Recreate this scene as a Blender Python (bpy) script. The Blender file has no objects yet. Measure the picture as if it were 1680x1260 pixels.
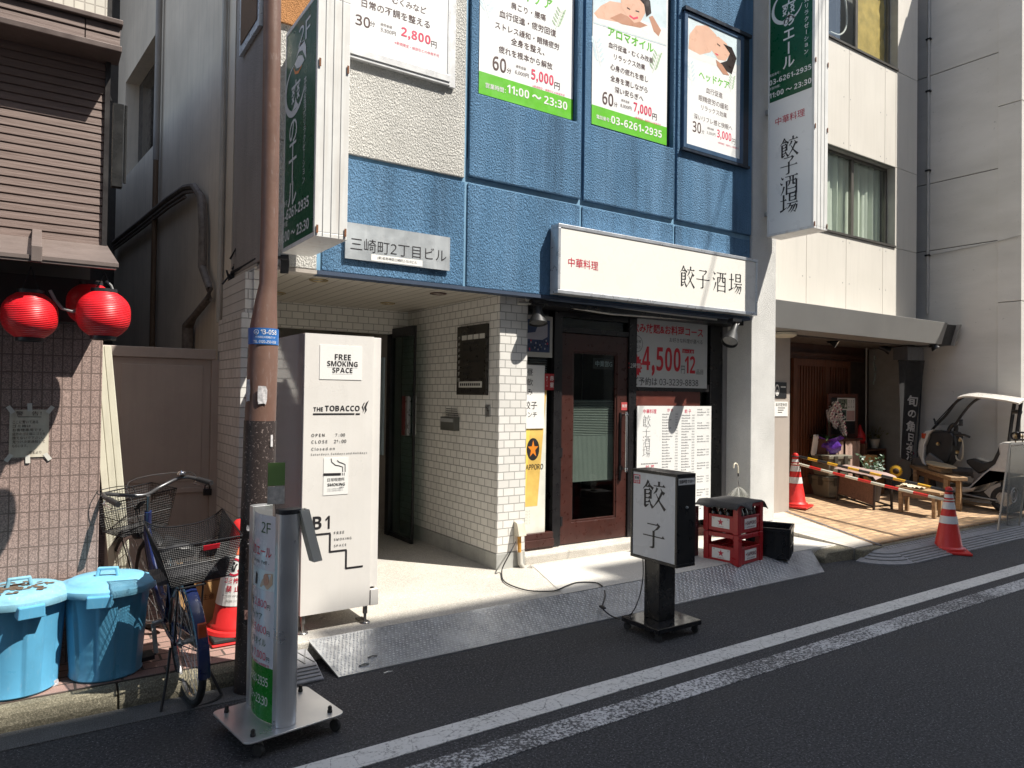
import bpy, bmesh, math, random
from mathutils import Vector, Matrix
random.seed(7)
SC = bpy.context.scene
COL = SC.collection
rad = math.radians

# ------------------------------------------------------------------ camera
# world: X along the street (to the right), Y into the facades, Z up; metres
F_PX, CX, CY, CAM_H = 1172.0, 840.0, 630.0, 1.65
_y, _p, _r = rad(33.88), rad(0.85), rad(0.80)
_f = Vector((math.sin(_y) * math.cos(_p), math.cos(_y) * math.cos(_p), math.sin(_p)))
_ri = Vector((math.cos(_y), -math.sin(_y), 0.0))
_up = _ri.cross(_f)
RI = _ri * math.cos(_r) + _up * math.sin(_r)
UP = -_ri * math.sin(_r) + _up * math.cos(_r)
CAMPOS = Vector((0, 0, CAM_H))
cam_data = bpy.data.cameras.new('camera')
cam_data.sensor_width = 36.0
cam_data.lens = F_PX / 1680.0 * 36.0
cam_data.clip_start = 0.05
cam_data.clip_end = 600
cam = bpy.data.objects.new('camera', cam_data)
COL.objects.link(cam)
cam.matrix_world = Matrix(((RI.x, UP.x, -_f.x, 0), (RI.y, UP.y, -_f.y, 0), (RI.z, UP.z, -_f.z, CAM_H), (0, 0, 0, 1)))
SC.camera = cam

# ------------------------------------------------------------------ light
SUN = Vector((-0.80, 1.0, -1.88)).normalized()
world = bpy.data.worlds.new('World')
SC.world = world
world.use_nodes = True
nt = world.node_tree
sky = nt.nodes.new('ShaderNodeTexSky')
sky.sky_type = 'NISHITA'
sky.sun_disc = False
sky.sun_elevation = math.asin(-SUN.z)
sky.sun_rotation = math.atan2(-SUN.x, -SUN.y)
sky.air_density = 1.0
sky.dust_density = 1.0
hsv = nt.nodes.new('ShaderNodeHueSaturation')
hsv.inputs['Saturation'].default_value = 0.72
nt.links.new(sky.outputs['Color'], hsv.inputs['Color'])
nt.links.new(hsv.outputs['Color'], nt.nodes['Background'].inputs['Color'])
nt.nodes['Background'].inputs['Strength'].default_value = 0.135
sl = bpy.data.lights.new('sun', 'SUN')
sl.energy = 4.5
sl.angle = rad(0.55)
sl.color = (1.0, 0.95, 0.86)
sun = bpy.data.objects.new('sun', sl)
COL.objects.link(sun)
sun.rotation_euler = SUN.to_track_quat('-Z', 'Y').to_euler()
sun.location = (10, -10, 25)
SC.view_settings.view_transform = 'Standard'
SC.view_settings.look = 'None'
SC.view_settings.gamma = 1.0
SC.view_settings.exposure = 0.9
SC.render.engine = 'CYCLES'
SC.cycles.use_denoising = True
SC.cycles.max_bounces = 7
SC.cycles.transparent_max_bounces = 12
SC.cycles.sample_clamp_indirect = 6.0


# ------------------------------------------------------------------ rays through known surfaces
def ray(u, v):
    return RI * ((u - CX) / F_PX) - UP * ((v - CY) / F_PX) + _f


def onZ(u, v, z):
    d = ray(u, v)
    return CAMPOS + d * ((z - CAM_H) / d.z)


def onY(u, v, y):
    d = ray(u, v)
    return CAMPOS + d * (y / d.y)


def onX(u, v, x):
    d = ray(u, v)
    return CAMPOS + d * (x / d.x)


def gz(y):                       # the right-hand forecourt rises gently to its shop
    return 0.12 + 0.065 * (y - 4.2)


class Plane:
    """A flat face: O + a*U + b*V, N towards the viewer."""
    def __init__(s, O, U, V):
        s.O, s.U, s.V = Vector(O), Vector(U).normalized(), Vector(V).normalized()
        s.N = s.U.cross(s.V)

    def p(s, a, b, n=0.0):
        return s.O + s.U * a + s.V * b + s.N * n

    def at(s, u, v):
        d = ray(u, v)
        t = (s.O - CAMPOS).dot(s.N) / d.dot(s.N)
        q = CAMPOS + d * t - s.O
        return q.dot(s.U), q.dot(s.V)


def PY(y):                       # a face that looks at the street
    return Plane((0, y, 0), (1, 0, 0), (0, 0, 1))


def PX(x):                       # a face that looks to the left
    return Plane((x, 0, 0), (0, -1, 0), (0, 0, 1))


# ------------------------------------------------------------------ objects
ORG = {}


def tag(o, label=None, cat=None, group=None, kind=None):
    if label: o['label'] = label
    if cat: o['category'] = cat
    if group: o['group'] = group
    if kind: o['kind'] = kind
    return o


def thing(name, label, cat, loc=(0, 0, 0), rz=0.0, group=None):
    o = bpy.data.objects.new(name, None)
    o.empty_display_size = 0.1
    COL.objects.link(o)
    o.location = loc
    o.rotation_euler = (0, 0, rz)
    ORG[o.name] = Vector(loc)
    return tag(o, label, cat, group)


def dup(root, loc, rz, label, group=None):
    r = root.copy()
    COL.objects.link(r)
    r.location = loc
    r.rotation_euler = (0, 0, rz)
    r['label'] = label
    if group: r['group'] = group
    for ch in list(root.children):
        c = ch.copy()
        COL.objects.link(c)
        c.parent = r
        for g in list(ch.children):
            d = g.copy()
            COL.objects.link(d)
            d.parent = c
    return r


_glyphs = {}


def _outline(body, bold):
    cu = bpy.data.curves.new('lettering', 'FONT')
    cu.body = body
    cu.offset = bold
    cu.resolution_u = 3
    ob = bpy.data.objects.new('lettering', cu)
    me = bpy.data.meshes.new_from_object(ob)
    vs = [(v.co.x, v.co.y) for v in me.vertices]
    fs = [tuple(p.vertices) for p in me.polygons]
    bpy.data.meshes.remove(me)
    bpy.data.objects.remove(ob)
    bpy.data.curves.remove(cu)
    return vs, fs


def glyphs(s, bold=0.0):
    """outlines of a line of writing; Latin letters are taken from the same sans face as the characters"""
    k = (s, bold)
    if k not in _glyphs:
        if any(c.isascii() and c.isalnum() for c in s) and (len(s) > 1 or s.isascii()):
            vs, fs, x = [], [], 0.0
            for ch in s:
                if ch == ' ':
                    x += 0.26
                    continue
                asc = ch.isascii()
                wide, bo = ch, bold
                if asc and ch.isalnum():
                    hv = bold >= 0.02           # heavy letters use the heavy face
                    bo = 0.0 if hv else bold
                    q = 'l' if ch == 'I' else ch
                    if q.isdigit(): wide = chr((0x1D7EC if hv else 0x1D7E2) + ord(q) - 48)
                    elif q.isupper(): wide = chr((0x1D5D4 if hv else 0x1D5A0) + ord(q) - 65)
                    else: wide = chr((0x1D5EE if hv else 0x1D5BA) + ord(q) - 97)
                g = glyphs(wide, bo)
                if not g[0]: continue
                if ch == 'I': g = ([(p[0], p[1] * 0.93) for p in g[0]],) + tuple(g[1:])
                off = x - g[2] + 0.05 if asc else x
                base = len(vs)
                vs += [(p[0] + off, p[1]) for p in g[0]]
                fs += [tuple(i + base for i in f) for f in g[1]]
                x += (g[3] - g[2] + 0.11) if asc else 1.0
        else:
            vs, fs = _outline(s, bold)
        xs = [v[0] for v in vs] or [0, 1]
        ys = [v[1] for v in vs] or [0, 1]
        _glyphs[k] = (vs, fs, min(xs), max(xs), min(ys), max(ys))
    return _glyphs[k]


class MB:
    """Collects shapes and links them as one mesh object."""
    def __init__(s):
        s.v, s.f, s.m, s.s = [], [], [], []

    def add(s, vs, fs, mi=0, smooth=False):
        b = len(s.v)
        s.v += [Vector(p) for p in vs]
        for f in fs:
            s.f.append(tuple(b + i for i in f))
            s.m.append(mi)
            s.s.append(smooth)
        return s

    def quad(s, a, b, c, d, mi=0):
        return s.add([a, b, c, d], [(0, 1, 2, 3)], mi)

    def box(s, x0, x1, y0, y1, z0, z1, mi=0):
        v = [(x0, y0, z0), (x1, y0, z0), (x1, y1, z0), (x0, y1, z0), (x0, y0, z1), (x1, y0, z1), (x1, y1, z1), (x0, y1, z1)]
        return s.add(v, [(0, 3, 2, 1), (4, 5, 6, 7), (0, 1, 5, 4), (1, 2, 6, 5), (2, 3, 7, 6), (3, 0, 4, 7)], mi)

    def obox(s, c, ax, ay, az, mi=0):
        """box round centre c with half-axis vectors"""
        c, ax, ay, az = Vector(c), Vector(ax), Vector(ay), Vector(az)
        v = [c + ax * i + ay * j + az * k for k in (-1, 1) for i, j in ((-1, -1), (1, -1), (1, 1), (-1, 1))]
        return s.add(v, [(0, 3, 2, 1), (4, 5, 6, 7), (0, 1, 5, 4), (1, 2, 6, 5), (2, 3, 7, 6), (3, 0, 4, 7)], mi)

    def bar(s, p, q, w, h, mi=0, up=(0, 0, 1)):
        p, q = Vector(p), Vector(q)
        d = q - p
        u = Vector(up)
        if abs(d.normalized().dot(u)) > 0.98: u = Vector((0, 1, 0))
        side = d.cross(u).normalized()
        u = side.cross(d).normalized()
        return s.obox((p + q) / 2, d / 2, side * (w / 2), u * (h / 2), mi)

    def prism(s, pts, ext, mi=0):
        """polygon extruded by the vector ext"""
        pts = [Vector(p) for p in pts]
        n = len(pts)
        e = Vector(ext)
        return s.add(pts + [p + e for p in pts],
                     [tuple(range(n))[::-1], tuple(range(n, 2 * n))] + [(i, (i + 1) % n, n + (i + 1) % n, n + i) for i in range(n)], mi)

    def tube(s, pts, r, n=8, mi=0, cap=True, smooth=True):
        pts = [Vector(p) for p in pts]
        m = len(pts)
        rs = r if isinstance(r, (list, tuple)) else [r] * m
        vs, fs = [], []
        nrm = None
        for i, p in enumerate(pts):
            d = (pts[min(i + 1, m - 1)] - pts[max(i - 1, 0)])
            d = d.normalized() if d.length > 1e-9 else Vector((0, 0, 1))
            if nrm is None:
                a = Vector((0, 0, 1)) if abs(d.z) < 0.9 else Vector((1, 0, 0))
                nrm = (a - d * a.dot(d)).normalized()
            else:
                nrm = nrm - d * nrm.dot(d)
                nrm = nrm.normalized() if nrm.length > 1e-6 else d.orthogonal().normalized()
            bn = d.cross(nrm)
            for k in range(n):
                t = 2 * math.pi * k / n
                vs.append(p + (nrm * math.cos(t) + bn * math.sin(t)) * rs[i])
        for i in range(m - 1):
            for k in range(n):
                k2 = (k + 1) % n
                fs.append((i * n + k, i * n + k2, (i + 1) * n + k2, (i + 1) * n + k))
        s.add(vs, fs, mi, smooth)
        if cap:
            b = len(s.v) - len(vs)
            s.f += [tuple(b + k for k in range(n))[::-1], tuple(b + (m - 1) * n + k for k in range(n))]
            s.m += [mi, mi]
            s.s += [False, False]
        return s

    def lathe(s, prof, c=(0, 0, 0), n=28, mi=0, axis=(0, 0, 1), smooth=True):
        """prof: (radius, height) pairs turned round axis through c"""
        az = Vector(axis).normalized()
        ax = az.orthogonal().normalized()
        ay = az.cross(ax)
        c = Vector(c)
        vs, fs = [], []
        for r_, h in prof:
            for k in range(n):
                t = 2 * math.pi * k / n
                vs.append(c + az * h + (ax * math.cos(t) + ay * math.sin(t)) * max(r_, 1e-5))
        for i in range(len(prof) - 1):
            for k in range(n):
                k2 = (k + 1) % n
                fs.append((i * n + k, i * n + k2, (i + 1) * n + k2, (i + 1) * n + k))
        return s.add(vs, fs, mi, smooth)

    def torus(s, c, axis, R, r, n=32, k=8, mi=0):
        az = Vector(axis).normalized()
        ax = az.orthogonal().normalized()
        ay = az.cross(ax)
        c = Vector(c)
        vs, fs = [], []
        for i in range(n):
            t = 2 * math.pi * i / n
            d = ax * math.cos(t) + ay * math.sin(t)
            for j in range(k):
                q = 2 * math.pi * j / k
                vs.append(c + d * (R + r * math.cos(q)) + az * (r * math.sin(q)))
        for i in range(n):
            for j in range(k):
                i2, j2 = (i + 1) % n, (j + 1) % k
                fs.append((i * k + j, i2 * k + j, i2 * k + j2, i * k + j2))
        return s.add(vs, fs, mi, True)

    # ---- flat printing on a Plane
    def rect(s, pl, a0, a1, b0, b1, n=0.002, mi=0):
        return s.quad(pl.p(a0, b0, n), pl.p(a1, b0, n), pl.p(a1, b1, n), pl.p(a0, b1, n), mi)

    def slab(s, pl, a0, a1, b0, b1, n0, n1, mi=0):
        v = [pl.p(a, b, n) for n in (n0, n1) for a, b in ((a0, b0), (a1, b0), (a1, b1), (a0, b1))]
        return s.add(v, [(0, 3, 2, 1), (4, 5, 6, 7), (0, 1, 5, 4), (1, 2, 6, 5), (2, 3, 7, 6), (3, 0, 4, 7)], mi)

    def poly(s, pl, pts, n=0.002, mi=0):
        return s.add([pl.p(a, b, n) for a, b in pts], [tuple(range(len(pts)))], mi)

    def ell(s, pl, a, b, ra, rb, n=0.002, mi=0, rot=0.0, k=24):
        c, q = math.cos(rot), math.sin(rot)
        return s.poly(pl, [(a + ra * math.cos(t) * c - rb * math.sin(t) * q, b + ra * math.cos(t) * q + rb * math.sin(t) * c)
                           for t in [2 * math.pi * i / k for i in range(k)]], n, mi)

    def stroke(s, pl, pts, w, n=0.002, mi=0):
        """a flat painted line of width w (or widths) through pts"""
        m = len(pts)
        ws = w if isinstance(w, (list, tuple)) else [w] * m
        L, R = [], []
        for i, (a, b) in enumerate(pts):
            p0, p1 = pts[max(i - 1, 0)], pts[min(i + 1, m - 1)]
            dx, dy = p1[0] - p0[0], p1[1] - p0[1]
            l = math.hypot(dx, dy) or 1
            nx, ny = -dy / l * ws[i] / 2, dx / l * ws[i] / 2
            L.append((a + nx, b + ny))
            R.append((a - nx, b - ny))
        vs = [pl.p(a, b, n) for a, b in R + L]
        return s.add(vs, [(i, i + 1, m + i + 1, m + i) for i in range(m - 1)], mi)

    def text(s, pl, t, a0, a1, b, h=None, n=0.002, mi=0, bold=0.0):
        """writing t from a0 to a1, centred on height b; h forces the letter height"""
        vs, fs, x0, x1, y0, y1 = glyphs(t, bold)
        if not vs: return s
        sx = (a1 - a0) / (x1 - x0)
        sy = sx if h is None else h / (y1 - y0)
        return s.add([pl.p(a0 + (x - x0) * sx, b + (y - (y0 + y1) / 2) * sy, n) for x, y in vs], fs, mi)

    def tpx(s, pl, t, p0, p1, n=0.002, mi=0, bold=0.0, h=None):
        """writing whose left and right middle points are seen at p0 and p1"""
        a0, b0 = pl.at(*p0)
        a1, b1 = pl.at(*p1)
        return s.text(pl, t, a0, a1, (b0 + b1) / 2, h, n, mi, bold)

    def column(s, pl, t, a, b_top, b_bot, size, n=0.002, mi=0, bold=0.0):
        """vertical writing; size is the width of one character"""
        k = len(t)
        step = (b_top - b_bot) / k
        for i, ch in enumerate(t):
            vs, fs, x0, x1, y0, y1 = glyphs(ch, bold)
            if not vs: continue
            c = b_top - step * (i + 0.5)
            if ch == 'ー':
                s.add([pl.p(a + (y - (y0 + y1) / 2) * size, c - (x - (x0 + x1) / 2) * size, n) for x, y in vs], [f[::-1] for f in fs], mi)
            else:
                sc = size
                s.add([pl.p(a + (x - (x0 + x1) / 2) * sc, c + (y - (y0 + y1) / 2) * sc, n) for x, y in vs], fs, mi)
        return s

    def build(s, name, mats, parent=None, local=False, bevel=0.0, label=None, seg=2, origin=None):
        me = bpy.data.meshes.new(name)
        o = bpy.data.objects.new(name, me)
        org = Vector((0, 0, 0))
        if not local:
            if parent is not None: org = ORG.get(parent.name, org)
            elif origin is not None: org = Vector(origin)
            elif s.v:
                org = Vector((sum(p.x for p in s.v) / len(s.v), sum(p.y for p in s.v) / len(s.v), min(p.z for p in s.v)))
        me.from_pydata([tuple(p - org) for p in s.v], [], s.f)
        if not isinstance(mats, (list, tuple)): mats = [mats]
        for m in mats: me.materials.append(m)
        me.polygons.foreach_set('material_index', [min(i, len(mats) - 1) for i in s.m])
        me.polygons.foreach_set('use_smooth', s.s)
        me.update()
        if any(s.s):
            try: me.set_sharp_from_angle(angle=rad(42))
            except Exception: pass
        COL.objects.link(o)
        if parent is not None:
            o.parent = parent
        else:
            o.location = org
        ORG[o.name] = org
        if bevel:
            b = o.modifiers.new('Bevel', 'BEVEL')
            b.width = bevel
            b.segments = seg
            b.limit_method = 'ANGLE'
            b.angle_limit = rad(40)
        if label: o['label'] = label
        return o


def rings(pl, pts):
    return [pl.p(a, b) for a, b in pts]


# ------------------------------------------------------------------ materials
def nn(t, kind, **kw):
    n = t.nodes.new(kind)
    for k, v in kw.items():
        if k.startswith('_'): setattr(n, k[1:], v)
    return n


def base_mat(name):
    m = bpy.data.materials.new(name)
    m.use_nodes = True
    return m, m.node_tree, m.node_tree.nodes['Principled BSDF']


class G:
    """small helper for building node graphs"""
    def __init__(s, t):
        s.t = t
        s.geo = t.nodes.new('ShaderNodeNewGeometry')
        s.pos = s.geo.outputs['Position']

    def map(s, sc=(1, 1, 1), loc=(0, 0, 0), src=None, rot=(0, 0, 0)):
        n = s.t.nodes.new('ShaderNodeMapping')
        n.inputs['Scale'].default_value = sc
        n.inputs['Location'].default_value = loc
        n.inputs['Rotation'].default_value = rot
        s.t.links.new(src or s.pos, n.inputs['Vector'])
        return n.outputs['Vector']

    def noise(s, vec, scale=5, detail=4, rough=0.55):
        n = s.t.nodes.new('ShaderNodeTexNoise')
        n.inputs['Scale'].default_value = scale
        n.inputs['Detail'].default_value = detail
        n.inputs['Roughness'].default_value = rough
        s.t.links.new(vec, n.inputs['Vector'])
        return n.outputs['Fac']

    def voro(s, vec, scale=5, feature='F1', out='Distance'):
        n = s.t.nodes.new('ShaderNodeTexVoronoi')
        n.feature = feature
        n.inputs['Scale'].default_value = scale
        s.t.links.new(vec, n.inputs['Vector'])
        return n.outputs[out]

    def ramp(s, fac, stops):
        n = s.t.nodes.new('ShaderNodeValToRGB')
        e = n.color_ramp.elements
        while len(e) < len(stops): e.new(0.5)
        for i, (p, c) in enumerate(stops):
            e[i].position = p
            e[i].color = (c, c, c, 1) if isinstance(c, (int, float)) else (*c, 1)
        s.t.links.new(fac, n.inputs['Fac'])
        return n.outputs['Color']

    def mix(s, fac, a, b, mode='MIX'):
        n = s.t.nodes.new('ShaderNodeMix')
        n.data_type = 'RGBA'
        n.blend_type = mode
        for sock, val in ((n.inputs[0], fac), (n.inputs[6], a), (n.inputs[7], b)):
            if hasattr(val, 'is_output'): s.t.links.new(val, sock)
            elif isinstance(val, (int, float)) and sock.type == 'VALUE': sock.default_value = val
            elif isinstance(val, (int, float)): sock.default_value = (val, val, val, 1)
            else: sock.default_value = (*val, 1)
        return n.outputs[2]

    def math(s, op, a, b=0.0, c=0.0):
        n = s.t.nodes.new('ShaderNodeMath')
        n.operation = op
        for i, val in enumerate((a, b, c)):
            if hasattr(val, 'is_output'): s.t.links.new(val, n.inputs[i])
            else: n.inputs[i].default_value = val
        return n.outputs[0]

    def sep(s, src=None):
        n = s.t.nodes.new('ShaderNodeSeparateXYZ')
        s.t.links.new(src or s.pos, n.inputs[0])
        return n.outputs

    def comb(s, x, y, z=0.0):
        n = s.t.nodes.new('ShaderNodeCombineXYZ')
        for i, val in enumerate((x, y, z)):
            if hasattr(val, 'is_output'): s.t.links.new(val, n.inputs[i])
            else: n.inputs[i].default_value = val
        return n.outputs[0]

    def bump(s, h, strength=0.3, dist=0.01, prev=None):
        n = s.t.nodes.new('ShaderNodeBump')
        n.inputs['Strength'].default_value = strength
        n.inputs['Distance'].default_value = dist
        s.t.links.new(h, n.inputs['Height'])
        if prev is not None: s.t.links.new(prev, n.inputs['Normal'])
        return n.outputs['Normal']


_mats = {}


def M(name, col, rough=0.55, metal=0.0, var=0.10, vs=6.0, streak=0.0, bump=0.0, bs=90.0, speck=0.0, spec=0.5, coat=0.0, rv=0.12, scol=None, scuff=0.0):
    """painted / plastic / metal surface with uneven colour, gloss and a little wear"""
    if name in _mats: return _mats[name]
    m, t, b = base_mat(name)
    g = G(t)
    n1 = g.noise(g.pos, vs, 5, 0.6)
    lo = tuple(c * (1 - var) for c in col)
    hi = tuple(min(1, c * (1 + var)) for c in col)
    c = g.ramp(n1, [(0.3, lo), (0.7, hi)])
    if streak:
        n2 = g.noise(g.map((9, 9, 0.55)), 2.2, 4, 0.6)
        dk = scol or tuple(x * 0.45 for x in col)
        f = g.math('MULTIPLY', g.ramp(n2, [(0.48, 0.0), (0.72, 1.0)]), streak)
        c = g.mix(f, c, dk)
    if speck:
        n3 = g.noise(g.pos, 260, 2, 0.7)
        c = g.mix(g.math('MULTIPLY', g.ramp(n3, [(0.52, 0.0), (0.6, 1.0)]), speck), c, tuple(x * 0.35 for x in col))
    if scuff:
        n4 = g.noise(g.map((30, 30, 5)), 2.0, 5, 0.75)
        c = g.mix(g.math('MULTIPLY', g.ramp(n4, [(0.58, 0.0), (0.66, 1.0)]), scuff), c, tuple(min(1, x * 0.6 + 0.30) for x in col))
        n5 = g.noise(g.map((4, 4, 2.5), (5, 1, 9)), 1.6, 7, 0.75)
        c = g.mix(g.math('MULTIPLY', g.ramp(n5, [(0.52, 0.0), (0.70, 1.0)]), scuff), c, tuple(x * 0.45 + 0.03 for x in col))
    t.links.new(c, b.inputs['Base Color'])
    r = g.ramp(g.noise(g.pos, vs * 2.3, 4), [(0.3, max(0.02, rough - rv)), (0.75, min(1, rough + rv))])
    t.links.new(r, b.inputs['Roughness'])
    b.inputs['Metallic'].default_value = metal
    b.inputs['Specular IOR Level'].default_value = spec
    if coat: b.inputs['Coat Weight'].default_value = coat
    if bump:
        t.links.new(g.bump(g.noise(g.pos, bs, 4, 0.6), bump, 0.004), b.inputs['Normal'])
    _mats[name] = m
    return m


def glass(name, tint=(0.8, 0.85, 0.85), rough=0.02, milky=0.0, tr=0.9, graze=0.75):
    """thin sheet of glass or clear plastic: mostly see-through with mirror-like glints"""
    if name in _mats: return _mats[name]
    m, t, b = base_mat(name)
    g = G(t)
    tb = t.nodes.new('ShaderNodeBsdfTransparent')
    tb.inputs['Color'].default_value = (*tint, 1)
    gl = t.nodes.new('ShaderNodeBsdfGlossy')
    gl.inputs['Roughness'].default_value = rough
    gl.inputs['Color'].default_value = (0.9, 0.95, 0.95, 1)
    fr = t.nodes.new('ShaderNodeLayerWeight')
    fr.inputs['Blend'].default_value = 0.5
    mx = t.nodes.new('ShaderNodeMixShader')
    k = g.math('ADD', g.math('MULTIPLY', g.math('POWER', fr.outputs['Facing'], 4.0), graze), 1 - tr - 0.03)
    t.links.new(k, mx.inputs[0])
    t.links.new(tb.outputs[0], mx.inputs[1])
    t.links.new(gl.outputs[0], mx.inputs[2])
    out = mx.outputs[0]
    if milky:
        df = t.nodes.new('ShaderNodeBsdfDiffuse')
        df.inputs['Color'].default_value = (0.72, 0.71, 0.66, 1)
        m2 = t.nodes.new('ShaderNodeMixShader')
        m2.inputs[0].default_value = milky
        t.links.new(out, m2.inputs[1])
        t.links.new(df.outputs[0], m2.inputs[2])
        out = m2.outputs[0]
    t.links.new(out, t.nodes['Material Output'].inputs['Surface'])
    _mats[name] = m
    return m


def tiles(name, axis, bw, bh, col, mortar, var=0.08, mort=0.006, offset=0.5, rough=0.35, speck=0.0, depth=0.004, bump=0.8, bshift=0.0, dirt=0.25, smooth=0.15):
    """running-bond or stacked tiles on a wall or floor; axis = the two world axes of the face"""
    if name in _mats: return _mats[name]
    m, t, b = base_mat(name)
    g = G(t)
    o = g.sep()
    ia, ib = 'XYZ'.index(axis[0]), 'XYZ'.index(axis[1])
    vec = g.comb(o[ia], g.math('ADD', o[ib], bshift))
    n = t.nodes.new('ShaderNodeTexBrick')
    n.offset = offset
    n.squash = 1.0
    n.inputs['Scale'].default_value = 1.0
    n.inputs['Brick Width'].default_value = bw
    n.inputs['Row Height'].default_value = bh
    n.inputs['Mortar Size'].default_value = mort
    n.inputs['Mortar Smooth'].default_value = smooth
    n.inputs['Bias'].default_value = 0.0
    n.inputs['Color1'].default_value = (*[c * (1 - var) for c in col], 1)
    n.inputs['Color2'].default_value = (*[min(1, c * (1 + var)) for c in col], 1)
    n.inputs['Mortar'].default_value = (*mortar, 1)
    t.links.new(vec, n.inputs['Vector'])
    c = n.outputs['Color']
    if speck:
        s1 = g.noise(g.pos, 190, 2, 0.8)
        c = g.mix(g.math('MULTIPLY', g.math('SUBTRACT', 1.0, n.outputs['Fac']), speck), c, g.ramp(s1, [(0.38, tuple(x * 0.3 for x in col)), (0.5, col), (0.62, tuple(min(1, x * 1.9) for x in col))]))
    d = g.noise(g.map((1.5, 1.5, 0.6)), 2.4, 6, 0.65)
    c = g.mix(g.math('MULTIPLY', g.ramp(d, [(0.5, 0.0), (0.75, 1.0)]), dirt), c, tuple(x * 0.5 for x in col))
    t.links.new(c, b.inputs['Base Color'])
    b.inputs['Roughness'].default_value = rough
    inv = g.math('SUBTRACT', 1.0, n.outputs['Fac'])
    h = g.math('ADD', inv, g.math('MULTIPLY', g.noise(g.pos, 22, 3), 0.35))
    t.links.new(g.bump(h, bump, depth), b.inputs['Normal'])
    _mats[name] = m
    return m


def stucco(name, col, scale=70, strength=1.0, dist=0.012, stain=0.35, stretch=0.55, var=0.12):
    """sprayed, combed stucco with rain streaks that belong to the wall"""
    if name in _mats: return _mats[name]
    m, t, b = base_mat(name)
    g = G(t)
    v = g.map((1, 1, stretch))
    n1 = g.noise(v, scale, 3, 0.6)
    n2 = g.noise(v, scale * 2.6, 2, 0.5)
    h = g.math('ADD', g.ramp(n1, [(0.36, 0.0), (0.64, 1.0)]), g.math('MULTIPLY', n2, 0.4))
    st = g.noise(g.map((4.5, 4.5, 0.35)), 1.6, 5, 0.6)
    c = g.ramp(g.noise(g.pos, 2.0, 5, 0.6), [(0.3, tuple(x * (1 - var) for x in col)), (0.7, tuple(min(1, x * (1 + var)) for x in col))])
    c = g.mix(g.math('MULTIPLY', g.ramp(st, [(0.46, 0.0), (0.68, 1.0)]), stain), c, tuple(x * 0.5 for x in col))
    s2 = g.noise(g.map((2.6, 2.6, 0.22), (7, 3, 2)), 1.5, 5, 0.65)
    c = g.mix(g.math('MULTIPLY', g.ramp(s2, [(0.45, 0.0), (0.7, 1.0)]), stain), c, tuple(min(1, x * 1.25 + 0.05) for x in col))
    c = g.mix(g.math('MULTIPLY', g.ramp(h, [(0.2, 1.0), (0.75, 0.0)]), 0.30), c, tuple(x * 0.45 for x in col))
    t.links.new(c, b.inputs['Base Color'])
    b.inputs['Roughness'].default_value = 0.8
    b.inputs['Specular IOR Level'].default_value = 0.25
    t.links.new(g.bump(h, strength, dist), b.inputs['Normal'])
    _mats[name] = m
    return m


def ground_mat(name, col, scale=3.0, var=0.25, grain=260, gv=0.5, rough=0.85, bump=0.6, cracks=0.0, dist=0.006, stain=0.3, stcol=None, sparkle=0.0):
    if name in _mats: return _mats[name]
    m, t, b = base_mat(name)
    g = G(t)
    big = g.noise(g.pos, scale, 7, 0.62)
    c = g.ramp(big, [(0.3, tuple(x * (1 - var) for x in col)), (0.7, tuple(min(1, x * (1 + var)) for x in col))])
    gr = g.noise(g.pos, grain, 3, 0.8)
    c = g.mix(gv, c, g.ramp(gr, [(0.36, tuple(x * 0.35 for x in col)), (0.52, col), (0.66, tuple(min(1, x * 2.6) for x in col))]))
    if sparkle:
        vo = g.voro(g.pos, grain * 0.75)
        c = g.mix(g.math('MULTIPLY', g.ramp(vo, [(0.10, 1.0), (0.17, 0.0)]), sparkle), c, tuple(min(1, x * 5.5) for x in col))
    st = g.noise(g.map((1, 1.6, 1), (3, 1, 0)), 0.9, 6, 0.6)
    c = g.mix(g.math('MULTIPLY', g.ramp(st, [(0.5, 0.0), (0.7, 1.0)]), stain), c, stcol or tuple(x * 0.55 for x in col))
    if cracks:
        e = g.voro(g.map((1, 1, 1), src=None), 1.1, 'DISTANCE_TO_EDGE')
        w = g.noise(g.pos, 3.0, 5, 0.7)
        k = g.math('ADD', e, g.math('MULTIPLY', g.math('SUBTRACT', w, 0.5), 0.06))
        c = g.mix(g.math('MULTIPLY', g.ramp(k, [(0.0, 1.0), (0.012, 0.0)]), cracks), c, tuple(x * 0.3 for x in col))
    t.links.new(c, b.inputs['Base Color'])
    b.inputs['Roughness'].default_value = rough
    b.inputs['Specular IOR Level'].default_value = 0.3
    h = g.math('ADD', gr, g.math('MULTIPLY', g.noise(g.pos, grain * 0.3, 3), 0.8))
    t.links.new(g.bump(h, bump, dist), b.inputs['Normal'])
    _mats[name] = m
    return m


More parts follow.
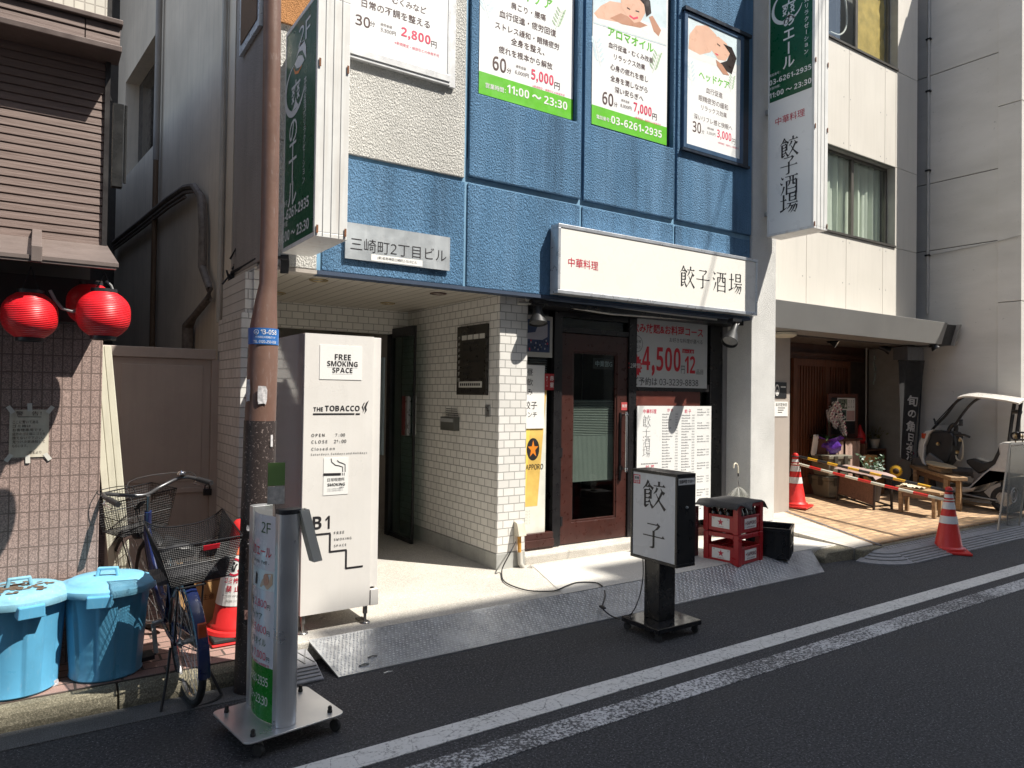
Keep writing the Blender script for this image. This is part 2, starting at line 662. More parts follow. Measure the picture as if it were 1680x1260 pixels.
def worn_paint(name, col, under, cover=0.45, scale=60, soft=0.08, rough=0.7):
    """road paint rubbed through to the asphalt"""
    if name in _mats: return _mats[name]
    m, t, b = base_mat(name)
    g = G(t)
    a = g.noise(g.pos, scale, 4, 0.75)
    w = g.noise(g.pos, 2.3, 5, 0.6)
    k = g.math('ADD', a, g.math('MULTIPLY', g.math('SUBTRACT', w, 0.5), 0.35))
    f = g.ramp(k, [(cover - soft, 0.0), (cover + soft, 1.0)])
    cr = g.voro(g.map((1, 1, 1)), 9, 'DISTANCE_TO_EDGE')
    crk = g.ramp(g.math('ADD', cr, g.math('MULTIPLY', g.math('SUBTRACT', a, 0.5), 0.12)), [(0.0, 1.0), (0.02, 0.0)])
    c = g.mix(f, under, g.mix(g.noise(g.pos, 14, 4), tuple(x * 0.8 for x in col), col))
    c = g.mix(g.math('MULTIPLY', crk, 0.6), c, under)
    t.links.new(c, b.inputs['Base Color'])
    b.inputs['Roughness'].default_value = rough
    t.links.new(g.bump(g.math('ADD', g.noise(g.pos, 240, 2, 0.7), f), 0.5, 0.004), b.inputs['Normal'])
    _mats[name] = m
    return m


def wood(name, col, rough=0.5, scale=14, along='Z', var=0.35):
    if name in _mats: return _mats[name]
    m, t, b = base_mat(name)
    g = G(t)
    sc = {'X': (0.06, 1, 1), 'Y': (1, 0.06, 1), 'Z': (1, 1, 0.06)}[along]
    n1 = g.noise(g.map(sc), scale * 4, 5, 0.6)
    c = g.ramp(n1, [(0.3, tuple(x * (1 - var) for x in col)), (0.7, tuple(min(1, x * (1 + var)) for x in col))])
    t.links.new(c, b.inputs['Base Color'])
    b.inputs['Roughness'].default_value = rough
    t.links.new(g.bump(n1, 0.25, 0.003), b.inputs['Normal'])
    _mats[name] = m
    return m


# shared plain materials
INK = M('black_ink', (0.02, 0.018, 0.02), 0.5, var=0.2)
INKBROWN = M('brown_ink', (0.07, 0.03, 0.025), 0.5)
RED = M('red_ink', (0.55, 0.02, 0.05), 0.5)
PINKRED = M('crimson_ink', (0.65, 0.03, 0.09), 0.5)
GREEN = M('leaf_green_ink', (0.12, 0.48, 0.02), 0.45)
DKGREEN = M('deep_green_film', (0.004, 0.085, 0.035), 0.35, var=0.06)
SIGNWHITE = M('sign_white', (0.80, 0.79, 0.76), 0.35, var=0.03, vs=2)
FILM = M('poster_white', (0.82, 0.82, 0.81), 0.3, var=0.02, vs=2)
PAPER = M('paper', (0.78, 0.77, 0.74), 0.75, var=0.04)
ALU = M('aluminium', (0.62, 0.63, 0.64), 0.35, 0.9, var=0.08, vs=12)
CHROME = M('chrome', (0.75, 0.75, 0.76), 0.12, 1.0, var=0.05)
STEEL = M('galvanised_steel', (0.42, 0.42, 0.41), 0.45, 0.7, var=0.2, vs=25)
BLACKM = M('black_metal', (0.018, 0.018, 0.02), 0.4, 0.3, var=0.25, vs=20)
BLACKP = M('black_plastic', (0.02, 0.02, 0.022), 0.45, var=0.25, vs=20)
RUBBER = M('rubber', (0.022, 0.022, 0.022), 0.75, var=0.25, vs=30)
CABLE = M('black_cable', (0.02, 0.02, 0.022), 0.55)
GREYP = M('grey_plastic', (0.32, 0.32, 0.32), 0.5, var=0.1)
WHITEPAINT = M('white_paint', (0.74, 0.73, 0.70), 0.4, var=0.04, vs=3, streak=0.08)
RUST = M('rust', (0.18, 0.07, 0.03), 0.8, var=0.4, vs=40)
SKIN = M('printed_skin', (0.72, 0.45, 0.33), 0.35, var=0.06)
SKIN2 = M('printed_skin_shadow', (0.50, 0.26, 0.17), 0.35, var=0.06)
HAIRINK = M('printed_hair', (0.03, 0.02, 0.018), 0.35)
PALEBLUE = M('printed_pale_blue', (0.62, 0.72, 0.75), 0.35)
ORANGEINK = M('orange_ink', (0.75, 0.22, 0.02), 0.4)
YELLOWINK = M('amber_ink', (0.72, 0.42, 0.03), 0.4, var=0.15)
SAGE = M('sage_ink', (0.42, 0.55, 0.38), 0.4)
GREYINK = M('grey_ink', (0.25, 0.25, 0.26), 0.5)

# ------------------------------------------------------------------ ground
ASPH = ground_mat('asphalt', (0.057, 0.057, 0.060), 1.1, 0.35, 75, 0.85, 0.8, 1.0, 0.2, dist=0.016, stain=0.6, stcol=(0.066, 0.064, 0.062), sparkle=0.9)
CONC = ground_mat('pavement_concrete', (0.44, 0.41, 0.36), 2.2, 0.2, 130, 0.4, 0.85, 0.35, 0.0, stain=0.55, stcol=(0.36, 0.355, 0.345))
KERB = ground_mat('kerb_concrete', (0.20, 0.18, 0.13), 5.0, 0.45, 120, 0.6, 0.9, 0.9, 0.0, stain=0.6, stcol=(0.07, 0.065, 0.045))
GUTTER = ground_mat('gutter_concrete', (0.10, 0.10, 0.10), 4.0, 0.4, 160, 0.6, 0.9, 0.7, 0.3, stain=0.5)
LINEW = worn_paint('road_paint', (0.66, 0.65, 0.62), (0.07, 0.07, 0.07), 0.36, 55, 0.10)
LINEF = worn_paint('rubbed_road_paint', (0.62, 0.62, 0.62), (0.06, 0.06, 0.062), 0.51, 60, 0.06)


def struct(mb, name, mats, bevel=0.0, label=None):
    o = mb.build(name, mats, bevel=bevel)
    o['kind'] = 'structure'
    if label: o['label'] = label
    return o


struct(MB().box(-60, 80, -60, 60, -0.6, 0.0), 'road', ASPH, label='dark grey asphalt road with worn white edge lines')
# edge lines: laid 4 mm over the asphalt
mb = MB()
mb.box(-14, 30, 2.985, 3.135, 0.0005, 0.004)
struct(mb, 'road_line', LINEW, label='bright white edge line on the asphalt')
mb = MB()
mb.box(-14, 30, 2.72, 2.875, 0.0005, 0.004)
struct(mb, 'old_road_line', LINEF, label='rubbed away white line nearer to the camera')

# concrete pavement before and inside the blue building
PAV = MB()
PAV.box(1.36, 7.06, 4.335, 9.6, -0.3, 0.12)
struct(PAV, 'concrete_pavement', CONC, bevel=0.012)
# a lighter patch of newer concrete in front of the restaurant
NEWC = ground_mat('new_concrete', (0.50, 0.48, 0.44), 1.5, 0.12, 150, 0.25, 0.85, 0.2, 0.0, stain=0.45, stcol=(0.45, 0.44, 0.42))
struct(MB().add([(3.42, 4.345, 0.124), (7.0, 4.345, 0.124), (7.0, 5.2, 0.124), (3.74, 5.2, 0.124)], [(0, 1, 2, 3)]), 'pavement_patch', NEWC)

# left-hand pavement: pinkish block paving, rounded mossy kerb, gutter
BRICKP = tiles('pink_block_paving', 'XY', 0.215, 0.105, (0.30, 0.19, 0.16), (0.07, 0.055, 0.045), 0.22, 0.007, 0.5, 0.8, speck=0.35, bump=0.6, dirt=0.5)
struct(MB().box(-14, 1.34, 4.30, 12.5, -0.3, 0.105), 'left_pavement', BRICKP)
mb = MB()
x = -14.0
while x < 1.3:
    x1 = min(x + 0.6, 1.33)
    pr = [(4.297, -0.2), (4.297, 0.100), (4.275, 0.108), (4.235, 0.100), (4.205, 0.075), (4.188, 0.03), (4.18, -0.2)]
    mb.prism([(x + 0.004, a, b) for a, b in pr], (x1 - x - 0.008, 0, 0))
    x = x1
struct(mb, 'left_kerb', KERB, bevel=0.008)
struct(MB().box(-14, 1.0, 3.98, 4.178, -0.2, 0.006), 'gutter', GUTTER)

# right-hand forecourt: pale paving, then terracotta tiles, rising towards the shop
PALE = tiles('pale_stone_paving', 'XY', 0.30, 0.30, (0.48, 0.44, 0.38), (0.36, 0.33, 0.28), 0.07, 0.006, 0.0, 0.8, speck=0.15, bump=0.4, dirt=0.35)
TERRA = tiles('terracotta_paving', 'XY', 0.145, 0.095, (0.42, 0.27, 0.15), (0.22, 0.16, 0.11), 0.32, 0.008, 0.5, 0.75, speck=0.2, bump=0.6, dirt=0.5)


def slope(mb, pts, th=0.3, up=0.0):
    mb.prism([(x, y, gz(y) - th) for x, y in pts], (0, 0, th + up))


mb = MB()
slope(mb, [(7.07, 4.16), (7.44, 4.16), (8.35, 6.80), (7.07, 6.80)])
struct(mb, 'pale_paving', PALE)
mb = MB()
slope(mb, [(7.455, 4.16), (9.6, 4.16), (12.6, 4.16), (12.6, 7.6), (8.64, 7.6)])
struct(mb, 'terracotta_paving', TERRA)
mb = MB()
slope(mb, [(7.45, 4.10), (7.49, 4.10), (8.37, 6.6), (8.33, 6.6)], 0.3, 0.006)
struct(mb, 'drain_slot', M('drain_slot', (0.13, 0.12, 0.12), 0.7))
mb = MB()
mb.prism([(7.07, 4.15, -0.1), (6.63, 4.20, -0.1), (6.63, 4.20, 0.06), (6.70, 4.23, 0.10), (7.07, 4.158, 0.115)], (0, 0.4, 0))
mb.box(7.07, 7.45, 4.06, 4.155, -0.2, 0.112)
mb.box(7.45, 20, 4.09, 4.155, -0.2, 0.105)
struct(mb, 'right_kerb', KERB, bevel=0.015)


# ------------------------------------------------------------------ steel ramp in front of the entrance
STEELP = M('checker_plate_steel', (0.36, 0.37, 0.38), 0.42, 0.55, var=0.25, vs=7, speck=0.3, streak=0.2)
rampt = thing('steel_ramp', 'long grey checker plate ramp along the kerb before the entrance', 'ramp', (3.9, 3.99, 0))


def ramp_z(y):
    return 0.006 + (y - 3.985) * (0.121 - 0.006) / (4.355 - 3.985)


mb = MB()
RA, RB, RC, RD = (1.50, 3.985), (6.28, 3.985), (6.62, 4.355), (1.44, 4.355)
mb.prism([(x, y, ramp_z(y) - 0.008) for x, y in (RA, RB, RC, RD)], (0, 0, 0.010))
mb.build('plate', STEELP, rampt)
mb = MB()
r = 0
yy = 4.0
while yy < 4.35:
    xl = RA[0] + (RD[0] - RA[0]) * (yy - 3.985) / 0.37 + 0.02
    xr = RB[0] + (RC[0] - RB[0]) * (yy - 3.985) / 0.37 - 0.02
    k = 0
    xx = xl + (0.012 if r % 2 else 0)
    while xx < xr:
        s = 1 if (k + r) % 2 else -1
        z = ramp_z(yy) + 0.002
        dx, dy = 0.0085, 0.0085 * s
        px, py = 0.0028, -0.0028 * s
        mb.add([(xx - dx, yy - dy, z), (xx + px, yy + py, z), (xx + dx, yy + dy, z), (xx - px, yy - py, z), (xx, yy, z + 0.0035)],
               [(0, 1, 4), (1, 2, 4), (2, 3, 4), (3, 0, 4)])
        xx += 0.024
        k += 1
    yy += 0.021
    r += 1
mb.build('raised_pattern', M('worn_plate_lugs', (0.50, 0.51, 0.52), 0.35, 0.6, var=0.2, vs=9), rampt)
mb = MB()
for u, v in ((597, 1090), (611, 1081), (637, 1094)):
    q = onZ(u, v, 0.03)
    mb.tube([(q.x - 0.03, q.y, ramp_z(q.y) + 0.008), (q.x, q.y, ramp_z(q.y) + 0.014), (q.x + 0.03, q.y, ramp_z(q.y) + 0.008)], 0.006)
mb.build('lifting_ring', STEEL, rampt)

# grey rubber kerb ramps
RUBR = M('grey_rubber', (0.26, 0.26, 0.27), 0.7, var=0.2, vs=15, speck=0.5, streak=0.2)
t = thing('kerb_ramp', 'short grey rubber kerb ramp left of the steel plate', 'ramp', (1.25, 4.1, 0), group='rubber kerb ramps')
mb = MB()
mb.prism([(1.02, 4.00, 0.0), (1.02, 4.33, 0.0), (1.02, 4.33, 0.085), (1.02, 4.13, 0.06), (1.02, 4.00, 0.015)], (0.40, 0, 0))
mb.build('wedge', RUBR, t, bevel=0.006)
mb = MB()
for k in range(4):
    y = 4.02 + 0.028 * k
    mb.box(1.03, 1.41, y, y + 0.008, 0.015 + (y - 4.0) * 0.35, 0.022 + (y - 4.0) * 0.35)
for k in range(7):
    x = 1.04 + k * 0.055
    for s in (-1, 1):
        mb.bar((x - 0.03 * s + 0.01, 4.14, 0.063), (x + 0.03 * s + 0.01, 4.31, 0.084), 0.006, 0.006)
mb.build('tread_ribs', M('rubber_ribs', (0.17, 0.17, 0.17), 0.7), t)
mb = MB()
mb.lathe([(0, 0.05), (0.012, 0.05), (0.014, 0.035)], (1.17, 4.05, 0), 12)
mb.lathe([(0, 0.095), (0.012, 0.095), (0.014, 0.08)], (1.10, 4.24, -0.01), 12)
mb.build('anchor_bolt', RUST, t)


def ramp_piece(x0, x1, label, first, last):
    t = thing('kerb_ramp', label, 'ramp', ((x0 + x1) / 2, 3.9, 0), group='rubber kerb ramps')
    yb, yf = 4.085, 3.72
    mb = MB()
    if first:
        pts = [(x1, yb)] + [(x1 - (x1 - x0) * math.sin(a), yb - (yb - yf) * (1 - math.cos(a)) * 0 - (yb - yf) * math.cos(a)) for a in [rad(d) for d in range(0, 91, 10)]]
        cx, cy = x1, yb
        vs = [(cx, cy, 0.098)]
        outer = [(x, y) for x, y in pts[1:]]
        vs += [(cx + (x - cx) * 0.35, cy + (y - cy) * 0.35, 0.090) for x, y in outer] + [(x, y, 0.012) for x, y in outer] + [(x, y, 0.0) for x, y in outer]
        n = len(outer)
        fs = [(0, 1 + i, 2 + i) for i in range(n - 1)]
        fs += [(1 + i, 1 + n + i, 2 + n + i, 2 + i) for i in range(n - 1)] + [(1 + n + i, 1 + 2 * n + i, 2 + 2 * n + i, 2 + n + i) for i in range(n - 1)]
        mb.add(vs, fs)
    else:
        mb.prism([(x0, yf, 0), (x0, yb, 0), (x0, yb, 0.098), (x0, yb - 0.11, 0.090), (x0, yf, 0.012)], (x1 - x0 - 0.006, 0, 0))
    mb.build('wedge', RUBR, t)
    mb = MB()
    if not first:
        for k in range(5):
            y = yf + 0.03 + k * 0.04
            z = 0.012 + (y - yf) / (yb - 0.11 - yf) * 0.078
            mb.bar((x0 + 0.01, y, z + 0.002), (x1 - 0.015, y, z + 0.002), 0.016, 0.006)
        for k in range(int((x1 - x0) / 0.05)):
            for j in range(2):
                mb.lathe([(0, 0.006), (0.010, 0.005), (0.014, 0)], (x0 + 0.03 + k * 0.05, yb - 0.03 - j * 0.04, 0.0955 - j * 0.004), 8)
    else:
        for q in (0.5, 0.66, 0.82):
            mb.tube([(x1 - (x1 - x0) * q * math.sin(a), yb - (yb - yf) * q * math.cos(a), 0.012 + (1 - q) / 0.65 * 0.078 + 0.003) for a in [rad(d) for d in range(4, 88, 7)]], 0.006, 6)
    mb.build('tread_ribs', M('rubber_ribs', (0.17, 0.17, 0.17), 0.7), t)


ramp_piece(6.98, 7.42, 'rounded grey rubber end piece of the ramp row beside the steel plate', True, False)
labs = ['grey rubber kerb ramp next to the rounded end piece', 'grey rubber kerb ramp left of the cone in the road',
        'grey rubber kerb ramp behind the cone in the road', 'grey rubber kerb ramp right of the cone in the road',
        'grey rubber kerb ramp before the clear folding board', 'grey rubber kerb ramp at the right edge of the photo']
for i, l in enumerate(labs):
    ramp_piece(7.425 + i * 0.6, 7.425 + (i + 1) * 0.6, l, False, False)

# ------------------------------------------------------------------ lettering in a brush-serif hand
# strokes on a 100 x 100 field: h = thin horizontal, v = heavy vertical, t = heavy to thin, k = thin to heavy
MIN = {
    '子': [('h', (22, 88), (73, 88)), ('t', (75, 89), (50, 66)), ('v', (50, 67), (50, 14)), ('t', (52, 15), (33, 9)), ('h', (4, 48), (96, 48))],
    '餃': [('t', (27, 97), (3, 66)), ('k', (27, 93), (48, 70)), ('h', (17, 76), (35, 76)), ('v', (13, 66), (13, 8)), ('h', (13, 65), (39, 65)),
          ('v', (38, 66), (38, 36)), ('h', (13, 51), (38, 51)), ('h', (13, 37), (38, 37)), ('h', (13, 22), (38, 25)), ('k', (32, 34), (47, 6)), ('t', (11, 8), (30, 17)),
          ('v', (73, 98), (73, 84)), ('h', (50, 82), (99, 82)), ('t', (66, 76), (50, 54)), ('k', (80, 76), (96, 58)), ('t', (86, 62), (46, 4)), ('k', (60, 56), (99, 4))],
    '酒': [('k', (8, 94), (20, 82)), ('k', (3, 68), (15, 57)), ('t', (24, 46), (7, 6)), ('h', (30, 90), (99, 90)), ('v', (38, 70), (38, 3)), ('h', (38, 69), (92, 69)),
          ('v', (91, 70), (91, 3)), ('t', (56, 90), (55, 64)), ('t', (55, 66), (45, 44)), ('v', (73, 90), (73, 50)), ('h', (73, 49), (86, 49)), ('h', (38, 31), (92, 31)), ('h', (38, 9), (92, 9))],
    '場': [('h', (3, 66), (38, 66)), ('v', (21, 94), (21, 22)), ('t', (2, 15), (40, 31)), ('v', (54, 95), (54, 58)), ('v', (88, 95), (88, 58)), ('h', (54, 94), (88, 94)), ('h', (54, 77), (88, 77)),
          ('h', (54, 60), (88, 60)), ('h', (40, 48), (99, 48)), ('t', (60, 47), (40, 22)), ('h', (54, 36), (92, 36)), ('t', (93, 37), (84, 4)), ('t', (86, 6), (76, 9)), ('t', (70, 35), (46, 6)), ('t', (82, 35), (60, 2))],
}


def mincho(mb, pl, ch, a, b, w, h, n, mi, weight=1.0):
    for kd, p, q in MIN[ch]:
        P = (a + (p[0] - 50) / 100 * w, b + (p[1] - 50) / 100 * h)
        Q = (a + (q[0] - 50) / 100 * w, b + (q[1] - 50) / 100 * h)
        u = (w + h) / 200 * weight
        if kd == 'h':
            mb.stroke(pl, [P, Q], 2.6 * u, n, mi)
            mb.poly(pl, [(Q[0] + 1 * u, Q[1] - 1.3 * u), (Q[0] - 4.5 * u, Q[1] + 5.5 * u), (Q[0] - 9 * u, Q[1] + 0.5 * u)], n + 0.0004, mi)
        elif kd == 'v':
            mb.stroke(pl, [P, ((P[0] + Q[0]) / 2, (P[1] + Q[1]) / 2), Q], [7.5 * u, 6.2 * u, 6.8 * u], n, mi)
        elif kd == 't':
            m1 = (P[0] * 0.55 + Q[0] * 0.45 + (1.5 * u if Q[0] < P[0] else 0), P[1] * 0.55 + Q[1] * 0.45 - 1.5 * u)
            mb.stroke(pl, [P, m1, Q], [7.0 * u, 5.2 * u, 1.2 * u], n, mi)
        else:
            m1 = (P[0] * 0.5 + Q[0] * 0.5 - 1.5 * u, P[1] * 0.5 + Q[1] * 0.5 - 1.5 * u)
            mb.stroke(pl, [P, m1, Q], [1.6 * u, 4.6 * u, 8.2 * u], n, mi)


# ------------------------------------------------------------------ the blue building
BLUE = stucco('blue_stucco', (0.115, 0.250, 0.420), 105, 1.0, 0.012, 0.75)
BLUES = M('blue_smooth_paint', (0.17, 0.33, 0.48), 0.6, var=0.15, streak=0.2)
WSTUC = stucco('white_stucco', (0.74, 0.72, 0.67), 105, 1.0, 0.011, 0.08)
PSTUC = stucco('pillar_stucco', (0.74, 0.73, 0.70), 150, 0.8, 0.006, 0.08, 1.0)
GSTUC = stucco('grey_side_stucco', (0.50, 0.46, 0.43), 120, 1.0, 0.009, 0.25)
OSTUC = stucco('orange_stucco', (0.55, 0.26, 0.10), 110, 0.9, 0.008, 0.2, 1.0)
TILEX = tiles('white_tile_front', 'XZ', 0.115, 0.0705, (0.72, 0.70, 0.66), (0.36, 0.35, 0.33), 0.06, 0.0038, 0.5, 0.3, bump=0.9, bshift=0.02, dirt=0.15)
TILEY = tiles('white_tile_side', 'YZ', 0.115, 0.0705, (0.72, 0.70, 0.66), (0.32, 0.31, 0.29), 0.06, 0.0038, 0.5, 0.3, bump=0.9, bshift=0.02, dirt=0.3)
SKIRT = M('grey_mortar', (0.36, 0.36, 0.34), 0.85, var=0.15, bump=0.3, streak=0.2)
PLANK = tiles('ceiling_boards', 'YX', 40.0, 0.105, (0.52, 0.48, 0.42), (0.16, 0.14, 0.12), 0.02, 0.004, 0.5, 0.5, bump=0.8, dirt=0.1)
DARKBROWN = M('dark_brown_paint', (0.050, 0.017, 0.013), 0.35, var=0.2, vs=8, streak=0.15)
BLACKFR = M('black_frame', (0.012, 0.011, 0.012), 0.35, var=0.2)
DIMWALL = M('corridor_wall', (0.34, 0.31, 0.28), 0.6)

bb = thing('office_building', 'blue and white stucco building over a tiled entrance and a restaurant', 'building', (4.1, 5.1, 0))
FY = 5.08
GX = [2.94, 4.158, 5.377, 6.58]
# body behind the panels
mb = MB()
mb.box(1.32, 7.0, 5.20, 5.30, 2.60, 9.0)
mb.box(1.32, 6.58, 5.30, 9.4, 2.60, 2.75)
mb.box(1.32, 7.0, 9.4, 9.6, 0.1, 9.0)
mb.box(1.32, 7.0, 5.3, 9.4, 8.9, 9.0)
mb.box(6.9, 7.0, 5.62, 9.4, 0.1, 8.9)
mb.build('structural_wall', M('inner_concrete', (0.30, 0.29, 0.27), 0.8), bb)
# pale blue ribs between the panels
mb = MB()
mb.box(1.70, 6.58, 5.105, 5.196, 2.535, 3.60)
for gx_ in (2.927, 4.158, 5.377, 6.56):
    mb.box(gx_ - 0.02, gx_ + 0.02, 5.104, 5.14, 3.601, 8.9)
mb.build('rib', BLUES, bb)
# lower row of blue panels
p = PY(FY)
names = [(1.735, 2.925)] + [(GX[i] + 0.014, GX[i + 1] - 0.014) for i in range(3)]
for x0, x1 in names:
    MB().box(x0, x1, FY + 0.012, 5.104, 2.537, 3.395).build('blue_panel', BLUE, bb, bevel=0.012)
mb = MB()
mb.box(1.70, 6.575, FY + 0.002, 5.196, 2.505, 2.534)
mb.build('drip_edge', M('dark_drip_edge', (0.03, 0.05, 0.09), 0.7), bb)


# upper row with window openings
def frame_panel(x0, x1, z0, z1, o, mat, yf, yb, name='blue_panel', bev=0.014):
    a0, a1, b0, b1 = o
    mb = MB()
    vs = []
    for y in (yf, yb):
        vs += [(x0, y, z0), (x1, y, z0), (x1, y, z1), (x0, y, z1), (a0, y, b0), (a1, y, b0), (a1, y, b1), (a0, y, b1)]
    fs = []
    for i in range(4):
        j = (i + 1) % 4
        fs += [(i, j, 4 + j, 4 + i), (8 + i, 12 + i, 12 + j, 8 + j), (i, 8 + i, 8 + j, j), (4 + i, 4 + j, 12 + j, 12 + i)]
    mb.add(vs, fs)
    return mb.build(name, mat, bb, bevel=bev)


o2 = (*[q for q in (p.at(784, 153)[0], p.at(946, 195)[0])], p.at(785, 153)[1], 6.3)
o3 = (p.at(969, 204)[0], p.at(1104, 243)[0], p.at(970, 204)[1], 6.3)
o4 = (5.56, 6.42, 4.22, 5.9)
frame_panel(GX[0] + 0.016, GX[1] - 0.016, 3.445, 8.9, o2, BLUE, FY - 0.004, 5.15)
frame_panel(GX[1] + 0.016, GX[2] - 0.016, 3.445, 8.9, o3, BLUE, FY - 0.004, 5.15)
MB().box(GX[2] + 0.016, GX[3] - 0.006, FY - 0.004, 5.15, 3.445, 8.9).build('blue_panel', BLUE, bb, bevel=0.014)
# white field on the left with an orange field above it
MB().box(1.33, 2.915, FY + 0.004, 5.196, 3.425, 8.9).build('white_panel', WSTUC, bb, bevel=0.008)
MB().box(1.325, 1.695, FY + 0.004, 5.196, 2.535, 3.421).build('white_panel', WSTUC, bb, bevel=0.008)
MB().box(1.322, 1.80, FY - 0.022, FY + 0.003, 4.25, 8.9).build('orange_panel', OSTUC, bb)
MB().box(1.30, 1.319, FY + 0.006, 5.95, 2.56, 8.9).build('side_wall', GSTUC, bb, bevel=0.004)
# side-wall window; the brown house's reflection is put into its pane colour
sp = PX(1.30)
mb = MB()
mb.slab(sp, -5.72, -5.14, 4.22, 6.4, 0.003, 0.03)
w = mb.build('window_frame', ALU, bb)
mb = MB()
mb.slab(sp, -5.66, -5.19, 4.28, 6.3, 0.031, 0.036)
mb.build('pane', M('painted_reflection_glass', (0.10, 0.05, 0.035), 0.1, spec=0.8), bb)
# soffit of the entrance
mb = MB()
mb.box(1.30, 3.39, 5.20, 7.22, 2.535, 2.555)
mb.build('soffit', PLANK, bb)
mb = MB()
mb.box(1.30, 1.70, FY + 0.006, 5.196, 2.505, 2.532)
mb.build('soffit_edge', M('soffit_edge', (0.38, 0.34, 0.30), 0.7, var=0.2), bb)
for u, v in ((523, 459), (455, 480), (636, 497), (719, 481)):
    q = onZ(u, v, 2.535)
    mb = MB()
    mb.lathe([(0.075, -0.002), (0.072, -0.010), (0.058, -0.011), (0.055, -0.003)], (q.x, q.y, 2.535), 28)
    mb.lathe([(0.055, -0.004), (0.0, -0.003)], (q.x, q.y, 2.535), 28, 1)
    mb.build('downlight', [M('brass_ring', (0.42, 0.33, 0.18), 0.4, 0.6) if u != 719 else M('dark_ring', (0.1, 0.06, 0.05), 0.5), M('lamp_glass', (0.35, 0.33, 0.3), 0.3)], bb)
# tiled walls of the entrance
mb = MB()
mb.box(3.39, 3.685, 5.25, 5.43, 0.26, 2.52)
mb.build('tile_pier', TILEX, bb)
mb = MB()
mb.box(3.387, 3.6, 5.253, 7.22, 0.26, 2.533)
mb.build('tile_wall', TILEY, bb)
mb = MB()
mb.box(3.383, 3.69, 5.246, 7.215, 0.1, 0.258)
mb.build('skirting', SKIRT, bb, bevel=0.006)
mb = MB()
mb.box(1.22, 1.458, 5.25, 6.0, 0.1, 2.205)
mb.box(1.245, 1.45, 5.275, 6.0, 2.208, 2.50)
mb.build('tile_pier', TILEX, bb)
mb = MB()
mb.box(1.217, 1.24, 5.255, 6.0, 0.1, 2.2)
mb.build('tile_pier_return', TILEY, bb)
mb = MB()
mb.box(1.30, 1.462, 5.255, 7.2, 0.1, 2.534)
mb.build('tile_wall', TILEY, bb)
mb = MB()
mb.box(1.463, 3.386, 7.10, 7.22, 2.285, 2.534)
mb.build('lintel', TILEX, bb)
# corridor behind the glass door
mb = MB()
mb.box(3.30, 3.385, 7.23, 9.39, 0.1, 2.6)
mb.box(1.463, 3.3, 9.25, 9.38, 0.1, 2.6)
mb.box(1.463, 1.55, 7.23, 9.24, 0.1, 2.6)
mb.box(1.56, 3.29, 7.23, 9.24, 2.45, 2.6)
mb.build('corridor_wall', DIMWALL, bb)
MB().box(3.278, 3.297, 7.48, 7.72, 0.95, 2.05).build('corridor_notice', M('pale_blue_board', (0.45, 0.58, 0.66), 0.5), bb)
# glass door folded back along the tiled wall
gd = MB()
gd.box(3.215, 3.227, 6.58, 7.14, 0.17, 2.24)
gdo = gd.build('glass_door', glass('door_glass', (0.55, 0.63, 0.61), 0.02, tr=0.93), bb)
mb = MB()
mb.box(3.205, 3.237, 6.57, 7.15, 2.24, 2.34)
mb.box(3.205, 3.237, 6.57, 7.15, 0.125, 0.17)
mb.box(3.208, 3.234, 6.565, 6.58, 0.17, 2.24)
mb.box(3.19, 3.25, 7.10, 7.19, 0.125, 2.28)
mb.build('door_rail', BLACKM, bb)
mb = MB()
mb.box(3.17, 3.205, 6.62, 6.67, 1.22, 1.62)
mb.box(3.237, 3.27, 6.62, 6.67, 1.22, 1.62, 0)
mb.box(3.165, 3.205, 6.68, 6.74, 1.22, 1.62, 1)
mb.build('door_handle', [ALU, M('dark_red_handle', (0.10, 0.02, 0.02), 0.4)], bb)
# stucco pillar
mb = MB()
mb.box(6.595, 7.02, FY, 5.61, 0.26, 8.9)
mb.build('pillar', PSTUC, bb, bevel=0.008)
mb = MB()
mb.box(6.585, 7.03, FY - 0.01, 5.61, 0.05, 0.258)
mb.build('plinth', M('pale_plinth', (0.60, 0.59, 0.56), 0.8, var=0.1), bb, bevel=0.008)
mb = MB()
mb.box(6.58, 6.594, FY + 0.006, 5.19, 2.535, 8.9)
mb.build('corner_trim', M('grey_trim', (0.42, 0.42, 0.42), 0.5), bb)

# restaurant front
RY = 5.45
rp = PY(RY)
mb = MB()
mb.box(3.69, 6.6, 5.19, 5.9, 2.46, 2.6)
mb.build('front_header', BLACKFR, bb)
mb = MB()
mb.box(3.69, 5.42, 5.26, 5.60, 0.1, 0.205)
mb.build('step', ground_mat('step_concrete', (0.52, 0.48, 0.42), 6, 0.3, 150, 0.5, 0.9, 0.8, 0.3), bb, bevel=0.018)
mb = MB()
mb.box(5.42, 6.59, 5.40, 5.60, 0.1, 0.21)
mb.build('front_sill', DARKBROWN, bb)
for q in (905, 1030):
    pass
XA, XB, XC, XD, XE = 3.69, rp.at(905, 700)[0], rp.at(918, 700)[0], rp.at(1028, 700)[0], rp.at(1040, 700)[0]
XG, XH = rp.at(1161, 700)[0], 6.592
ZT = 2.455
for a_, b_ in ((XB, XC), (XD, XE), (XG, XH - 0.07)):
    MB().box(a_, b_, RY - 0.03, RY + 0.07, 0.211, ZT).build('mullion', BLACKFR, bb)
MB().box(XH - 0.068, XH, RY - 0.04, RY + 0.08, 0.2, ZT).build('aluminium_jamb', M('grey_jamb', (0.30, 0.29, 0.29), 0.4, 0.4), bb)
